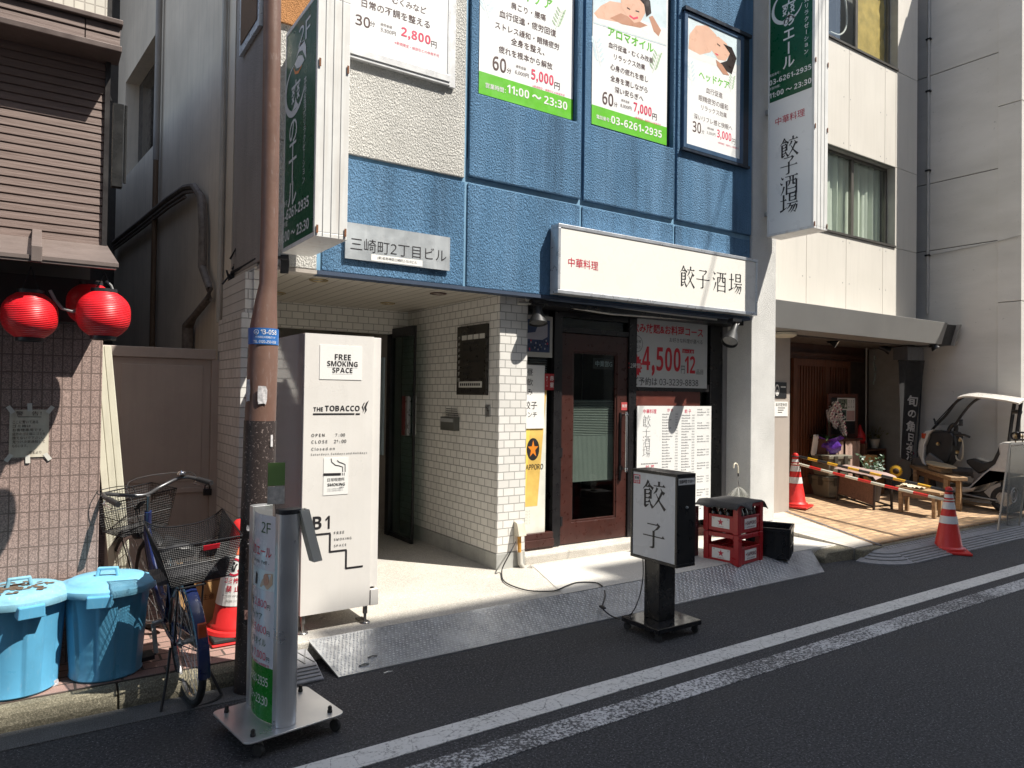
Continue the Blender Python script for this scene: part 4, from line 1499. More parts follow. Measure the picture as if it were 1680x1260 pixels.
a0, a1, b0, b1 = rectpx(IW, 731, 706, 754, 683)
mb = MB()
mb.slab(IW, a0, a1, IW.at(742, 706)[1], IW.at(742, 684)[1], 0, 0.06)
mb.slab(IW, a0 + 0.015, a1 - 0.015, IW.at(742, 692)[1], IW.at(742, 686)[1], 0.061, 0.066, 1)
mb.build('housing', [M('charcoal_plastic', (0.10, 0.10, 0.09), 0.4), GREYP], t, bevel=0.004)
mb = MB()
for k in range(4):
    z = IW.at(742, 681)[1] + 0.02 * k
    mb.rect(IW, a0 + 0.01, a1 - 0.02 - 0.01 * k, z - 0.003, z + 0.003, 0.003, 0)
mb.build('label_text', INK, t)
t = tag(MB().slab(IW, *rectpx(IW, 797, 684, 805, 664)[:2], IW.at(801, 684)[1], IW.at(801, 664)[1], 0, 0.01).build('cover_plate', ALU, None, bevel=0.002),
        'small blank steel cover plate near the tiled corner', 'plate')

# ------------------------------------------------------------------ things on the restaurant front
RPF = PY(5.405)                    # sheets hang just before the window frames
RPG = PY(5.438)
t = thing('course_poster', 'big white course price poster with red 4,500 in the right window', 'poster', (5.8, 5.43, 1.8))
a0, a1 = XE + 0.005, rp.at(1157, 580)[0]
b0, b1 = rp.at(1095, 636)[1], rp.at(1095, 527)[1]
P = PY(5.425)
mb = MB()
mb.slab(P, a0, a1, b0, b1, 0, 0.003)
mb.tpx(P, '飲み放題&お料理コース', (1036, 537), (1153, 547), 0.0045, 1, 0.02)
mb.tpx(P, 'お好きな料理が選べる', (1098, 557), (1152, 562), 0.0045, 2)
c = P.at(1044, 564)
mb.stroke(P, [(c[0] + 0.085 * math.cos(rad(d)), c[1] + 0.085 * math.sin(rad(d))) for d in range(0, 361, 20)], 0.005, 0.0045, 2)
mb.text(P, '4', c[0] - 0.075, c[0] - 0.02, c[1], None, 0.0045, 2, 0.01)
mb.text(P, '名様', c[0] - 0.005, c[0] + 0.06, c[1] + 0.025, None, 0.0045, 2)
mb.text(P, '以上', c[0] - 0.005, c[0] + 0.06, c[1] - 0.03, None, 0.0045, 2)
a_, b_ = P.at(1053, 592)
a2, _ = P.at(1116, 596)
mb.text(P, '4,500', a_, a2, b_, 0.315, 0.0045, 1, 0.04)
mb.tpx(P, '円', (1117, 606), (1123, 607), 0.0045, 2, h=0.085)
c0, c1 = P.at(1119, 574), P.at(1138, 581)
mb.rect(P, c0[0], c1[0], c1[1] + 0.005, c0[1] + 0.01, 0.0045, 1)
mb.text(P, 'お一人様', c0[0] + 0.01, c1[0] - 0.01, (c0[1] + c1[1]) / 2, None, 0.006, 0)
a_, b_ = P.at(1123, 598)
a2, _ = P.at(1140, 600)
mb.text(P, '12', a_, a2, b_, 0.19, 0.0045, 1, 0.04)
mb.tpx(P, '品目', (1142, 610), (1153, 611), 0.0045, 2)
c = P.at(1042, 600)
mb.poly(P, [(c[0] + (0.10 if k % 2 else 0.078) * math.cos(rad(k * 11.25)), c[1] + (0.125 if k % 2 else 0.098) * math.sin(rad(k * 11.25))) for k in range(32)], 0.0045, 1)
mb.text(P, '2時間', c[0] - 0.07, c[0] + 0.07, c[1], None, 0.006, 0, 0.01)
mb.tpx(P, 'ご予約は 03-3239-〇〇〇〇'.replace('〇〇〇〇', '8838'), (1038, 623), (1145, 630), 0.0045, 2, 0.006)
mb.build('printed_sheet', [M('banner_white', (0.60, 0.60, 0.58), 0.5, var=0.03), M('poster_red', (0.60, 0.015, 0.03), 0.5), INK], t)

t = thing('menu_board', 'white printed menu board leaning below the course poster', 'menu', (5.8, 5.4, 0.3))
P = PY(5.40)
a0, a1 = rp.at(1038, 760)[0] + 0.0, rp.at(1160, 760)[0] - 0.01
b0, b1 = 0.30, P.at(1098, 666)[1]
mb = MB()
mb.slab(P, a0, a1, b0, b1, 0, 0.012)
W_, H_ = a1 - a0, b1 - b0
tx = lambda s, x0, x1, z, m=1, h=None, bo=0.0: mb.text(P, s, a0 + W_ * x0, a0 + W_ * x1, b0 + H_ * z, h, 0.0135, m, bo)
tx('中華料理', 0.07, 0.24, 0.955, 2)
for k, ch in enumerate('餃子酒場'):
    mincho(mb, P, ch, a0 + W_ * 0.115, b0 + H_ * (0.875 - 0.085 * k), 0.115, 0.125, 0.0135, 1, 0.9)
for j in range(11):
    mb.rect(P, a0 + W_ * (0.05 + 0.02 * j), a0 + W_ * (0.064 + 0.02 * j), b0 + H_ * 0.52 - 0.006, b0 + H_ * 0.52 + 0.006, 0.0135, 1)
tx('前 菜', 0.11, 0.22, 0.487, 2)
tx('炒 め', 0.385, 0.46, 0.965, 2)
tx('餃 子', 0.62, 0.71, 0.955, 2)
rnd = random.Random(4)
for x0, x1, x2, x3, zt, zb, seq in ((0.32, 0.44, 0.49, 0.54, 0.93, 0.05, 1), (0.58, 0.70, 0.72, 0.77, 0.92, 0.05, 1), (0.80, 0.88, 0.93, 0.98, 0.97, 0.05, 3), (0.05, 0.16, 0.21, 0.28, 0.45, 0.05, 1)):
    z = zt
    k = 0
    while z > zb:
        if seq == 1 or k % 5 < seq:
            for j in range(rnd.randint(4, 8)):
                xq = x0 + 0.0175 * j
                mb.rect(P, a0 + W_ * xq, a0 + W_ * (xq + 0.012), b0 + H_ * z - 0.006, b0 + H_ * z + 0.006 - 0.002 * (j % 3), 0.0135, 1)
            tx(str(rnd.choice((380, 480, 580, 680, 780, 880))), x2, x3 - 0.01, z, 1, 0.014)
        z -= 0.0235
        k += 1
mb.build('board', [M('menu_white', (0.78, 0.78, 0.76), 0.35, var=0.02), GREYINK, PINKRED], t)

t = thing('paper_notice', 'tall white paper with handwritten lunch words in the left window', 'notice', (3.85, 5.43, 1.3))
P = PY(5.43)
a0, a1 = XA + 0.005, rp.at(891, 650)[0]
b0, b1 = P.at(877, 703)[1], P.at(877, 599)[1]
mb = MB()
mb.slab(P, a0, a1, b0, b1, 0, 0.002)
mb.column(P, '昼飲み', (a0 + a1) / 2 - 0.01, b1 - 0.02, b1 - 0.30, 0.07, 0.0035, 1)
am_ = (a0 + a1) / 2
mb.text(P, '餃子', am_ - 0.075, am_ + 0.075, b1 - 0.375, None, 0.0035, 1)
mb.text(P, 'ランチ', am_ - 0.085, am_ + 0.075, b0 + 0.13, None, 0.0035, 1)
mb.build('sheet', [PAPER, INK], t)
t = thing('festival_poster', 'framed dark blue crowd poster high in the left window', 'poster', (3.85, 5.43, 1.95))
a0, a1 = XA + 0.005, rp.at(904, 550)[0]
b0, b1 = P.at(884, 586)[1], P.at(884, 518)[1]
mb = MB()
mb.slab(P, a0, a1, b0, b1, 0, 0.004)
W_, H_ = a1 - a0, b1 - b0
mb.rect(P, a0, a1 - W_ * 0.08, b0 + H_ * 0.12, b1 - H_ * 0.1, 0.0052, 1)
mb.poly(P, [(a0 + W_ * x, b0 + H_ * y) for x, y in ((0, .42), (.7, .42), (.85, .5), (.85, .8), (.6, .85), (.5, .6), (.2, .55), (0, .6))], 0.0062, 2)
rnd = random.Random(2)
for k in range(40):
    mb.ell(P, a0 + W_ * rnd.uniform(0.03, 0.85), b0 + H_ * rnd.uniform(0.16, 0.42), 0.008, 0.010, 0.0072, rnd.choice((2, 3, 4, 4)), 0, 8)
mb.build('printed_sheet', [M('cream_poster_border', (0.45, 0.43, 0.38), 0.5), M('night_blue_print', (0.03, 0.05, 0.12), 0.5), M('pale_print', (0.40, 0.38, 0.42), 0.5), RED, M('deep_blue_print', (0.015, 0.02, 0.05), 0.5)], t)
t = thing('red_placard', 'small red placard with white characters in the left window', 'sign', (4.1, 5.43, 1.6))
c = rectpx(P, 893, 640, 910, 612)
mb = MB()
mb.slab(P, c[0], c[1], P.at(900, 640)[1], P.at(900, 613)[1], 0.004, 0.008)
mb.column(P, '赤星', c[0] + (c[1] - c[0]) * 0.68, P.at(900, 615)[1], P.at(900, 637)[1], 0.05, 0.0092, 1, 0.01)
mb.column(P, '瓶ビール', c[0] + (c[1] - c[0]) * 0.2, P.at(900, 617)[1], P.at(900, 635)[1], 0.022, 0.0092, 1)
mb.build('placard', [M('placard_red', (0.40, 0.02, 0.025), 0.4), PAPER], t)
# beer poster behind the left pane
t = thing('beer_poster', 'tall golden beer poster with a star behind the left blinds', 'poster', (3.85, 5.53, 0.5))
P2 = PY(5.442)
a0, a1 = XA - 0.10, rp.at(894, 760)[0]
b0, b1 = P2.at(875, 884)[1], P2.at(875, 640)[1]
W_, H_ = a1 - a0, b1 - b0
mb = MB()
mb.slab(P2, a0, a1, b0, b1, 0, 0.003)
mb.poly(P2, [(a0, b0 + H_ * 0.22), (a0 + W_ * 0.80, b0 + H_ * 0.22), (a0 + W_ * 1.0, b1), (a0 + W_ * 0.45, b1), (a0 + W_ * 0.2, b0 + H_ * 0.8), (a0, b0 + H_ * 0.78)], 0.0042, 1)
mb.poly(P2, [(a0 + W_ * 0.30, b0 + H_ * 0.25), (a0 + W_ * 0.5, b0 + H_ * 0.25), (a0 + W_ * 0.62, b0 + H_ * 0.9), (a0 + W_ * 0.45, b0 + H_ * 0.9)], 0.0048, 4)
c = (P2.at(874, 737)[0], P2.at(874, 737)[1])
mb.ell(P2, c[0], c[1], 0.072, 0.105, 0.0052, 2, 0, 28)
mb.poly(P2, [(c[0] + (0.062 if k % 2 == 0 else 0.025) * math.sin(rad(k * 36)), c[1] + (0.085 if k % 2 == 0 else 0.034) * math.cos(rad(k * 36))) for k in range(10)], 0.006, 3)
mb.text(P2, 'SAPPORO', c[0] - 0.11, c[0] + 0.12, c[1] - 0.165, 0.05, 0.006, 2, 0.01)
for k in range(5):
    mb.text(P2, '乾杯をもっとおいしく', a0 + W_ * 0.1, a0 + W_ * 0.62, b0 + H_ * (0.19 - 0.02 * k), 0.022, 0.0052, 5)
mb.rect(P2, a0 + W_ * 0.2, a0 + W_ * 0.5, b0 + H_ * 0.05, b0 + H_ * 0.09, 0.0052, 1)
mb.build('printed_sheet', [M('pale_foam_print', (0.66, 0.66, 0.58), 0.5), M('washed_amber', (0.68, 0.45, 0.12), 0.4, var=0.2), INK, ORANGEINK, M('light_amber_ink', (0.78, 0.58, 0.12), 0.4), GREYINK], t)
t = tag(MB().slab(RPG, *rectpx(RPG, 1019, 673, 1029, 660), 0.002, 0.0035).build('door_sticker', [M('sticker_red', (0.5, 0.08, 0.08), 0.5)], None), 'small red and white sticker above the door handle', 'sticker')
mb = MB()
s0 = rectpx(RPG, 1020, 671, 1028, 661)
mb.text(RPG, '禁煙', s0[0], s0[1], (s0[2] + s0[3]) / 2, None, 0.0045, 0)
o = mb.build('lettering', PAPER, None)
o.parent = t
o.location = o.location - t.location
# small sign hanging behind the door glass
t = thing('hanging_plate', 'black plate with pale characters behind the top of the door glass', 'sign', (4.8, 5.5, 1.7))
P3 = PY(5.50)
c = rectpx(P3, 972, 606, 1007, 588)
mb = MB()
mb.slab(P3, c[0], c[1], P3.at(990, 606)[1], P3.at(990, 588)[1], 0, 0.008)
mb.text(P3, '営業中'[::-1] + 'G', c[0] + 0.03, c[1] - 0.03, (P3.at(990, 606)[1] + P3.at(990, 588)[1]) / 2, None, 0.0095, 1, 0.01)
mb.build('plate', [BLACKP, PALEBLUE], t)


# ------------------------------------------------------------------ two spotlights under the shop sign
def spot(label, base, aim, L, r0, r1, grp):
    base, aim = Vector(base), Vector(aim).normalized()
    t = thing('spotlight', label, 'lamp', tuple(base), 0, grp)
    pv = base + Vector((0, 0, -0.07))
    mb = MB()
    mb.box(base.x - 0.07, base.x + 0.07, base.y - 0.03, base.y + 0.03, base.z - 0.02, base.z + 0.012)
    mb.tube([base, pv], 0.012, 8)
    mb.tube([base + Vector((0.05, 0, 0)), base + Vector((0.08, 0.01, -0.03)), pv + Vector((0.03, 0, 0.0))], 0.005, 6)
    mb.build('mount', BLACKM, t)
    mb = MB()
    mb.lathe([(0.0, -0.02), (r0, -0.015), (r0 * 1.1, L * 0.3), (r1 * 0.78, L * 0.62), (r1, L), (r1 * 0.94, L), (r1 * 0.7, L * 0.65)], pv, 24, 0, aim)
    mb.build('shade', M('charcoal_lamp', (0.015, 0.015, 0.015), 0.5, 0.2, var=0.3), t)
    mb = MB()
    mb.lathe([(0.0, L * 0.86), (r1 * 0.86, L * 0.9)], pv, 24, 0, aim)
    mb.build('lens', M('lamp_lens', (0.10, 0.10, 0.10), 0.15), t)


spot('round grey spotlight at the left end under the shop sign', onY(882, 494, 5.16), (-0.12, -0.25, -1.0), 0.14, 0.04, 0.085, 'spotlights under the shop sign')
spot('black spotlight tilted left before the white pillar', onY(1206, 525, 5.0), (-0.72, -0.25, -0.85), 0.24, 0.035, 0.085, 'spotlights under the shop sign')

# socket box on the tiled pier with its yellow pipe
TPF = PY(5.248)
t = thing('socket_box', 'cream outdoor socket box on the white tiled pier', 'socket', (3.56, 5.24, 0.1))
a, b = TPF.at(849, 868)
mb = MB()
mb.prism([TPF.p(a - 0.042, b - 0.06, 0), TPF.p(a - 0.042, b + 0.075, 0), TPF.p(a - 0.042, b + 0.065, 0.05), TPF.p(a - 0.042, b - 0.05, 0.085)], (0.084, 0, 0))
mb.build('cover', M('cream_plastic', (0.55, 0.50, 0.40), 0.5, streak=0.3), t, bevel=0.006)
mb = MB()
mb.tube([TPF.p(a, b - 0.055, 0.03), TPF.p(a + 0.004, b - 0.20, 0.03)], 0.017, 10, 0)
mb.tube([TPF.p(a + 0.004, b - 0.20, 0.03), TPF.p(a + 0.01, b - 0.30, 0.035), TPF.p(a + 0.05, b - 0.36, 0.06), TPF.p(a + 0.10, 0.13, 0.09)], 0.022, 10, 1)
mb.tube([TPF.p(a + 0.03, b - 0.20, 0.02), TPF.p(a + 0.035, b - 0.30, 0.025), TPF.p(a + 0.06, b - 0.37, 0.05)], 0.012, 8, 1)
mb.build('pipe', [M('yellow_tape', (0.50, 0.24, 0.04), 0.6, var=0.3, vs=30), M('pale_pipe', (0.42, 0.40, 0.36), 0.6)], t)

# ------------------------------------------------------------------ the brown house on the left
class Cyl:
    """A convex upright face: a runs round the surface, b up, n outwards; theta0 = angle of a = 0."""
    def __init__(s, c, R, th0):
        s.c, s.R, s.t = Vector(c), R, th0

    def p(s, a, b, n=0.0):
        t = s.t + a / s.R
        return Vector((s.c.x + (s.R + n) * math.cos(t), s.c.y + (s.R + n) * math.sin(t), s.c.z + b))


GRANITE = tiles('granite_tile', 'XZ', 0.0465, 0.0965, (0.285, 0.205, 0.180), (0.15, 0.105, 0.09), 0.10, 0.0035, 0.0, 0.7, speck=0.6, bump=0.6, dirt=0.45)
GRANITEY = tiles('granite_tile_side', 'YZ', 0.0465, 0.0965, (0.24, 0.175, 0.155), (0.13, 0.095, 0.08), 0.10, 0.0035, 0.0, 0.7, speck=0.5, bump=0.6)
HY = 4.75
HX = 0.335
bh = thing('brown_house', 'brown house with lapped siding above a speckled tile wall', 'house', (-1, HY, 0))
zs0 = onY(120, 392, HY).z
zs1 = onY(120, 60, HY).z
MB().box(-9, HX, HY, HY + 0.12, 0.05, zs0 - 0.30).box(-9, HX - 0.07, HY + 0.121, 11, 0.05, zs0 - 0.30).build('tile_wall', [GRANITE], bh, bevel=0.004)
mb = MB()
mb.box(-9, HX - 0.07, HY + 0.03, 11, zs0 - 0.29, 4.5)
mb.build('inner_wall', M('house_side_wall', (0.16, 0.14, 0.125), 0.8), bh)
# lapped siding: each course a sloping board with a wood-like grain
m_, t_, b_ = base_mat('siding')
g_ = G(t_)
n1 = g_.noise(g_.map((3, 3, 60)), 1.0, 5, 0.65)
n2 = g_.noise(g_.pos, 3, 4)
c_ = g_.mix(g_.math('MULTIPLY', n2, 0.4), g_.ramp(n1, [(0.3, (0.125, 0.083, 0.070)), (0.7, (0.20, 0.14, 0.12))]), (0.20, 0.15, 0.13))
t_.links.new(c_, b_.inputs['Base Color'])
b_.inputs['Roughness'].default_value = 0.6
t_.links.new(g_.bump(n1, 0.55, 0.006), b_.inputs['Normal'])
SIDING = m_


def siding(mb, x0, x1, y, z0, z1, pitch=0.058, d=0.014):
    z = z0
    while z < z1 - 0.005:
        h = min(pitch, z1 - z)
        mb.prism([(x0, y - d, z), (x0, y - d * 0.75, z + h * 0.80), (x0, y - 0.002, z + h * 0.84), (x0, y - 0.002, z + h), (x0, y + 0.02, z + h), (x0, y + 0.02, z)], (x1 - x0, 0, 0))
        z += pitch


mb = MB()
siding(mb, -6, 0.315, HY, zs0 - 0.02, zs1 + 0.6, 0.046)
mb.build('siding', SIDING, bh)
MB().box(0.3155, HX + 0.006, HY - 0.03, HY + 0.06, zs0 - 0.06, 4.5).build('corner_trim', M('dark_corner_trim', (0.025, 0.022, 0.022), 0.4), bh)
# closed balcony
BYF = 4.55
bx = 0.384
bt, bbm = onY(186, 31, BYF).z, onY(187, 84, BYF).z
mb = MB()
siding(mb, -6, 0.20, BYF + 0.02, bbm + 0.035, bt - 0.03, 0.058)
siding(mb, 0.206, bx - 0.012, BYF + 0.02, bbm + 0.035, bt - 0.03, 0.058)
mb.box(-6, bx - 0.012, BYF + 0.041, HY + 0.02, bbm + 0.04, bt - 0.03)
mb.build('balcony_siding', SIDING, bh)
CAP = M('brown_cap_metal', (0.13, 0.10, 0.09), 0.4, 0.3, var=0.1)
mb = MB()
mb.box(-6, bx, BYF - 0.015, BYF + 0.06, bt - 0.028, bt)
mb.box(-6, bx - 0.003, BYF - 0.012, HY, bbm, bbm + 0.033)
mb.build('balcony_cap', CAP, bh, bevel=0.004)
mb = MB()
mb.box(-6, 0.31, 4.62, 4.7, bt - 0.02, 4.5)
mb.build('upper_tile_wall', tiles('cream_mosaic', 'XZ', 0.05, 0.10, (0.62, 0.58, 0.50), (0.40, 0.36, 0.31), 0.06, 0.004, 0.0, 0.5, bump=0.5), bh)
# metal eave roof over the ground floor
EYF = 4.03
zb = onY(120, 391, HY).z - 0.02
zf = onY(180, 435, EYF).z + 0.012
EX = 0.345
ROOFM = M('brown_roof_metal', (0.20, 0.16, 0.145), 0.42, 0.25, var=0.12, vs=3, streak=0.15)
mb = MB()
mb.prism([(-6, EYF, zf - 0.018), (-6, HY, zb - 0.018), (-6, HY, zb), (-6, EYF, zf)], (6 + EX, 0, 0))
mb.box(-6, EX - 0.01, EYF + 0.005, EYF + 0.03, zf - 0.030, zf - 0.0185)
mb.build('eave_roof', ROOFM, bh)
for xs in (0.005, -0.62, -1.24):
    mb = MB()
    mb.prism([(xs - 0.022, EYF - 0.012, zf - 0.03), (xs + 0.022, EYF - 0.012, zf - 0.03), (xs + 0.022, EYF - 0.012, zf + 0.045), (xs - 0.022, EYF - 0.012, zf + 0.045)], (0, HY - EYF, zb - zf))
    mb.build('roof_seam', ROOFM, bh, bevel=0.003)
mb = MB()
mb.box(-6, EX - 0.03, HY - 0.16, HY - 0.001, zf - 0.26, zf - 0.02)
mb.build('eave_beam', M('dark_eave_wood', (0.03, 0.02, 0.018), 0.6), bh)
mb = MB()
mb.tube([onY(171, 104, 4.83), onY(176, 150, 4.83), onY(182, 166, 4.83)], 0.008, 6)
mb.box(0.365, 0.42, 4.80, 4.86, onY(181, 306, 4.83).z, onY(181, 170, 4.83).z)
mb.tube([(0.43, 4.80, onY(184, 300, 4.83).z), (0.43, 4.80, onY(184, 172, 4.83).z)], 0.008, 8)
mb.build('downpipe', M('black_downpipe', (0.02, 0.02, 0.02), 0.3), bh)

# handwritten notice
WP = PY(HY - 0.002)
t = thing('paper_notice', 'weathered handwritten notice taped to the speckled tile wall', 'notice', (-0.1, HY, 1.3))
n0, n1_ = WP.at(14, 751), WP.at(81, 672)
mb = MB()
mb.slab(WP, n0[0], n1_[0], n0[1], n1_[1], 0.001, 0.003)
W_, H_ = n1_[0] - n0[0], n1_[1] - n0[1]
mb.text(WP, '警　告！', n0[0] + W_ * 0.16, n0[0] + W_ * 0.80, n1_[1] - H_ * 0.08, H_ * 0.09, 0.0045, 1)
mb.stroke(WP, [(n0[0] + W_ * 0.2, n1_[1] - H_ * 0.15), (n0[0] + W_ * 0.8, n1_[1] - H_ * 0.155)], 0.003, 0.0045, 1)
for k, (s, w) in enumerate((('ここに置いてある', 0.7), ('ゴミ箱は', 0.5), ('お客様専用です。', 0.85), ('店外のゴミ箱にゴミを', 0.9), ('捨てないで下さい。', 0.85), ('見つけ次第通報して', 0.9), ('もらいます。', 0.42))):
    mb.text(WP, s, n0[0] + W_ * 0.08, n0[0] + W_ * (0.08 + w * 0.92), n1_[1] - H_ * (0.26 + 0.083 * k), H_ * 0.062, 0.0045, 1)
mb.text(WP, '店主より', n0[0] + W_ * 0.5, n0[0] + W_ * 0.82, n0[1] + H_ * 0.10, H_ * 0.06, 0.0045, 1)
mb.build('sheet', [M('aged_paper', (0.60, 0.55, 0.45), 0.8, var=0.12, vs=14, streak=0.5, scol=(0.34, 0.22, 0.12)), M('faded_ink', (0.07, 0.05, 0.05), 0.7)], t)
for k, (x, y, r) in enumerate(((0.02, 1.0, 0.6), (0.5, 1.05, 0.05), (1.02, 1.0, -0.6), (0.0, 0.0, -0.6), (0.48, -0.04, 0.05), (0.98, 0.0, 0.6))):
    c = (n0[0] + W_ * x, n0[1] + H_ * y)
    mb = MB()
    dx, dy = 0.011, 0.022
    cs, sn = math.cos(r), math.sin(r)
    mb.poly(WP, [(c[0] + a * cs - b * sn, c[1] + a * sn + b * cs) for a, b in ((-dx, -dy), (dx, -dy), (dx, dy), (-dx, dy))], 0.0055, 0)
    mb.build('tape', M('frosted_tape', (0.62, 0.60, 0.55), 0.4), t)

# ------------------------------------------------------------------ red paper lanterns
m_, t_, b_ = base_mat('lantern_paper')
g_ = G(t_)
tc = t_.nodes.new('ShaderNodeTexCoord')
oz = g_.sep(tc.outputs['Object'])[2]
wv = g_.math('SINE', g_.math('MULTIPLY', oz, 720.0))
b_.inputs['Base Color'].default_value = (0.72, 0.012, 0.022, 1)
t_.links.new(g_.mix(g_.noise(g_.pos, 9), (0.60, 0.006, 0.014), (0.80, 0.02, 0.03)), b_.inputs['Base Color'])
b_.inputs['Roughness'].default_value = 0.38
b_.inputs['Subsurface Weight'].default_value = 0.15
b_.inputs['Subsurface Radius'].default_value = (0.05, 0.01, 0.01)
t_.links.new(g_.bump(wv, 0.35, 0.003), b_.inputs['Normal'])
LANT = m_


def lantern(label, c, R, hook):
    c = Vector(c)
    t = thing('red_lantern', label, 'lantern', tuple(c), 0, 'red paper lanterns under the eave')
    H = R * 0.90
    prof = []
    for k in range(17):
        a = -1 + 2 * k / 16
        rr = R * (1 - 0.50 * abs(a) ** 2.9)
        prof.append((rr, a * H))
    mb = MB()
    mb.lathe(prof, (0, 0, 0), 40)
    mb.build('paper_shade', LANT, t, True)
    for nm, z0, z1 in (('top_ring', H - 0.004, H + 0.018), ('bottom_ring', -H - 0.018, -H + 0.004)):
        mb = MB()
        r_ = R * 0.485
        mb.lathe([(r_ - 0.008, z0), (r_, z0), (r_, z1), (r_ - 0.008, z1), (r_ - 0.008, z0)], (0, 0, 0), 32)
        mb.build(nm, BLACKP, t, True)
    mb = MB()
    a = Vector(hook) - c
    mb.tube([a, Vector((-R * 0.3, 0, H + 0.012))], 0.0025, 6)
    mb.tube([a, Vector((R * 0.3, 0, H + 0.012))], 0.0025, 6)
    mb.tube([Vector((-R * 0.47, 0, H + 0.02)), Vector((R * 0.47, 0, H + 0.02))], 0.003, 6)
    mb.build('hanger', BLACKM, t, True)
    return t


zl_ = zf - 0.06
l1 = onY(49, 518, 4.20)
l2 = onY(170, 516, 4.12)
l3 = onY(149, 500, 4.42)
lantern('leftmost red paper lantern hanging alone under the brown eave', l1, 0.119, (l1.x, l1.y, zl_ + 0.03))
lantern('front red paper lantern of the overlapping pair by the alley', l2, 0.121, (l2.x, l2.y, zl_ + 0.02))
lantern('rear red paper lantern half hidden behind the front one', l3, 0.114, (l3.x, l3.y, zl_ - 0.03))
mb = MB()
mb.tube([onY(82, 476, 4.15), onY(90, 492, 4.15), onY(102, 506, 4.15), onY(119, 511, 4.15), onY(134, 506, 4.15), onY(146, 490, 4.15), onY(153, 472, 4.15)], 0.008, 8)
tag(mb.build('power_cable', M('grey_cable', (0.22, 0.22, 0.22), 0.5)), 'grey cable looping between the red lanterns', 'cable')
mb = MB()
mb.tube([onY(174, 461, 4.10), onY(182, 468, 4.10), onY(188, 482, 4.10), onY(191, 502, 4.10)], 0.006, 8)
tag(mb.build('power_cable', M('grey_cable', (0.22, 0.22, 0.22), 0.5)), 'thin dark cable right of the front red lantern', 'cable')

# ------------------------------------------------------------------ the alley: oblique beige wall, window, pipes, gate
AW = thing('neighbour_building', 'beige plaster building whose shaded side closes the narrow alley', 'building', (1.0, 7.5, 0))
d_ = Vector((-0.084, 0.996, 0)).normalized()
A0 = Vector((1.296, 5.97, 0))
ALW = M('beige_plaster', (0.66, 0.59, 0.49), 0.75, var=0.12, vs=1.5, streak=0.22)
AP = Plane(A0, -d_, (0, 0, 1))           # a grows towards the street
L_ = 5.0
wa1, wz0 = AP.at(253, 237)
wa0 = AP.at(203, 285)[0]
wz1 = 5.6
mb = MB()
for a0, a1, b0, b1 in ((-L_, wa0, 0, 8.8), (wa1, 0.0, 0, 8.8), (wa0, wa1, 0, wz0), (wa0, wa1, wz1, 8.8)):
    mb.slab(AP, a0, a1, b0, b1, -0.3, 0)
mb.build('plaster_wall', ALW, AW)
mb = MB()
mb.slab(AP, wa0, wa1, wz0, wz1, -0.24, -0.16)
wf = mb.build('window', M('dark_window_frame', (0.05, 0.045, 0.042), 0.5), AW)
sub(MB().slab(AP, wa0 + 0.28, wa1 - 0.05, wz0 + 0.05, wz1 - 0.05, -0.159, -0.15), 'pane', M('dark_pane', (0.008, 0.008, 0.009), 0.1), wf)
mb = MB()
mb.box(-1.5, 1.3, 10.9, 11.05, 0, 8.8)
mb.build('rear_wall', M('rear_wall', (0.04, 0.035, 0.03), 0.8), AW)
mb = MB()
a, b = AP.at(258, 560)
mb.tube([AP.p(a, 1.9, 0.05), AP.p(a, onX(258, 275, AP.p(a, 0).x).z, 0.05)], 0.028, 10)
mb.tube([AP.p(a, AP.at(257, 272)[1], 0.05), AP.p(a, 7.5, 0.05)], 0.032, 10, 1)
mb.build('drainpipe', [M('brown_pipe', (0.14, 0.09, 0.055), 0.5), M('grey_pipe', (0.26, 0.24, 0.22), 0.5)], AW)
mb = MB()
a2 = AP.at(372, 200)[0]
mb.tube([AP.p(a2, 2.2, 0.03), AP.p(a2, 8.0, 0.03)], 0.022, 8)
mb.build('drainpipe', M('pale_pipe', (0.42, 0.40, 0.36), 0.6), AW)
mb = MB()
pts = [AP.p(*AP.at(u, v), 0.06) for u, v in ((195, 400), (245, 362), (285, 330), (315, 310), (330, 308), (342, 325), (345, 380), (344, 440), (356, 475), (355, 490), (330, 520), (320, 535), (319, 575))]
mb.tube(pts, [0.03, 0.03, 0.03, 0.03, 0.032, 0.036, 0.036, 0.036, 0.03, 0.03, 0.03, 0.05, 0.05], 8)
mb.tube([p + Vector((0.0, -0.03, -0.05)) for p in pts[:5]], 0.018, 6)
mb.tube([p + Vector((0.0, -0.02, -0.09)) for p in pts[:4]], 0.015, 6)
tag(mb.build('cable_bundle', M('taped_conduit', (0.16, 0.14, 0.125), 0.7, var=0.35, vs=20)), 'taped grey conduit and cables bending down the beige alley wall', 'conduit')

# bundle of cables at the corner of the blue building
mb = MB()
rnd = random.Random(5)
c = onY(380, 447, 5.9)
for k in range(7):
    p = c + Vector((rnd.uniform(-.04, .05), rnd.uniform(-.05, .0), rnd.uniform(-.12, .1)))
    mb.tube([p, p + Vector((rnd.uniform(-.05, .05), -0.02, rnd.uniform(.06, .16))), p + Vector((rnd.uniform(-.05, .05), -.03, rnd.uniform(-.12, .0)))], 0.008, 6)
mb.tube([c, onY(400, 437, 5.6), onY(420, 425, 5.25), onY(436, 420, 5.06), onY(470, 424, 5.04)], 0.012, 6)
for k in range(5):
    q = onY(462 + 2.4 * k, 418, 5.05)
    mb.tube([q, q + Vector((0.006, 0, -0.07)), q + Vector((0.0, 0, -0.13))], 0.009, 6)
mb.tube([c, onY(384, 480, 5.9), onY(376, 500, 5.95)], 0.01, 6)
tag(mb.build('cable_bundle', CABLE), 'tangle of black cables at the corner under the grey stucco', 'cable')

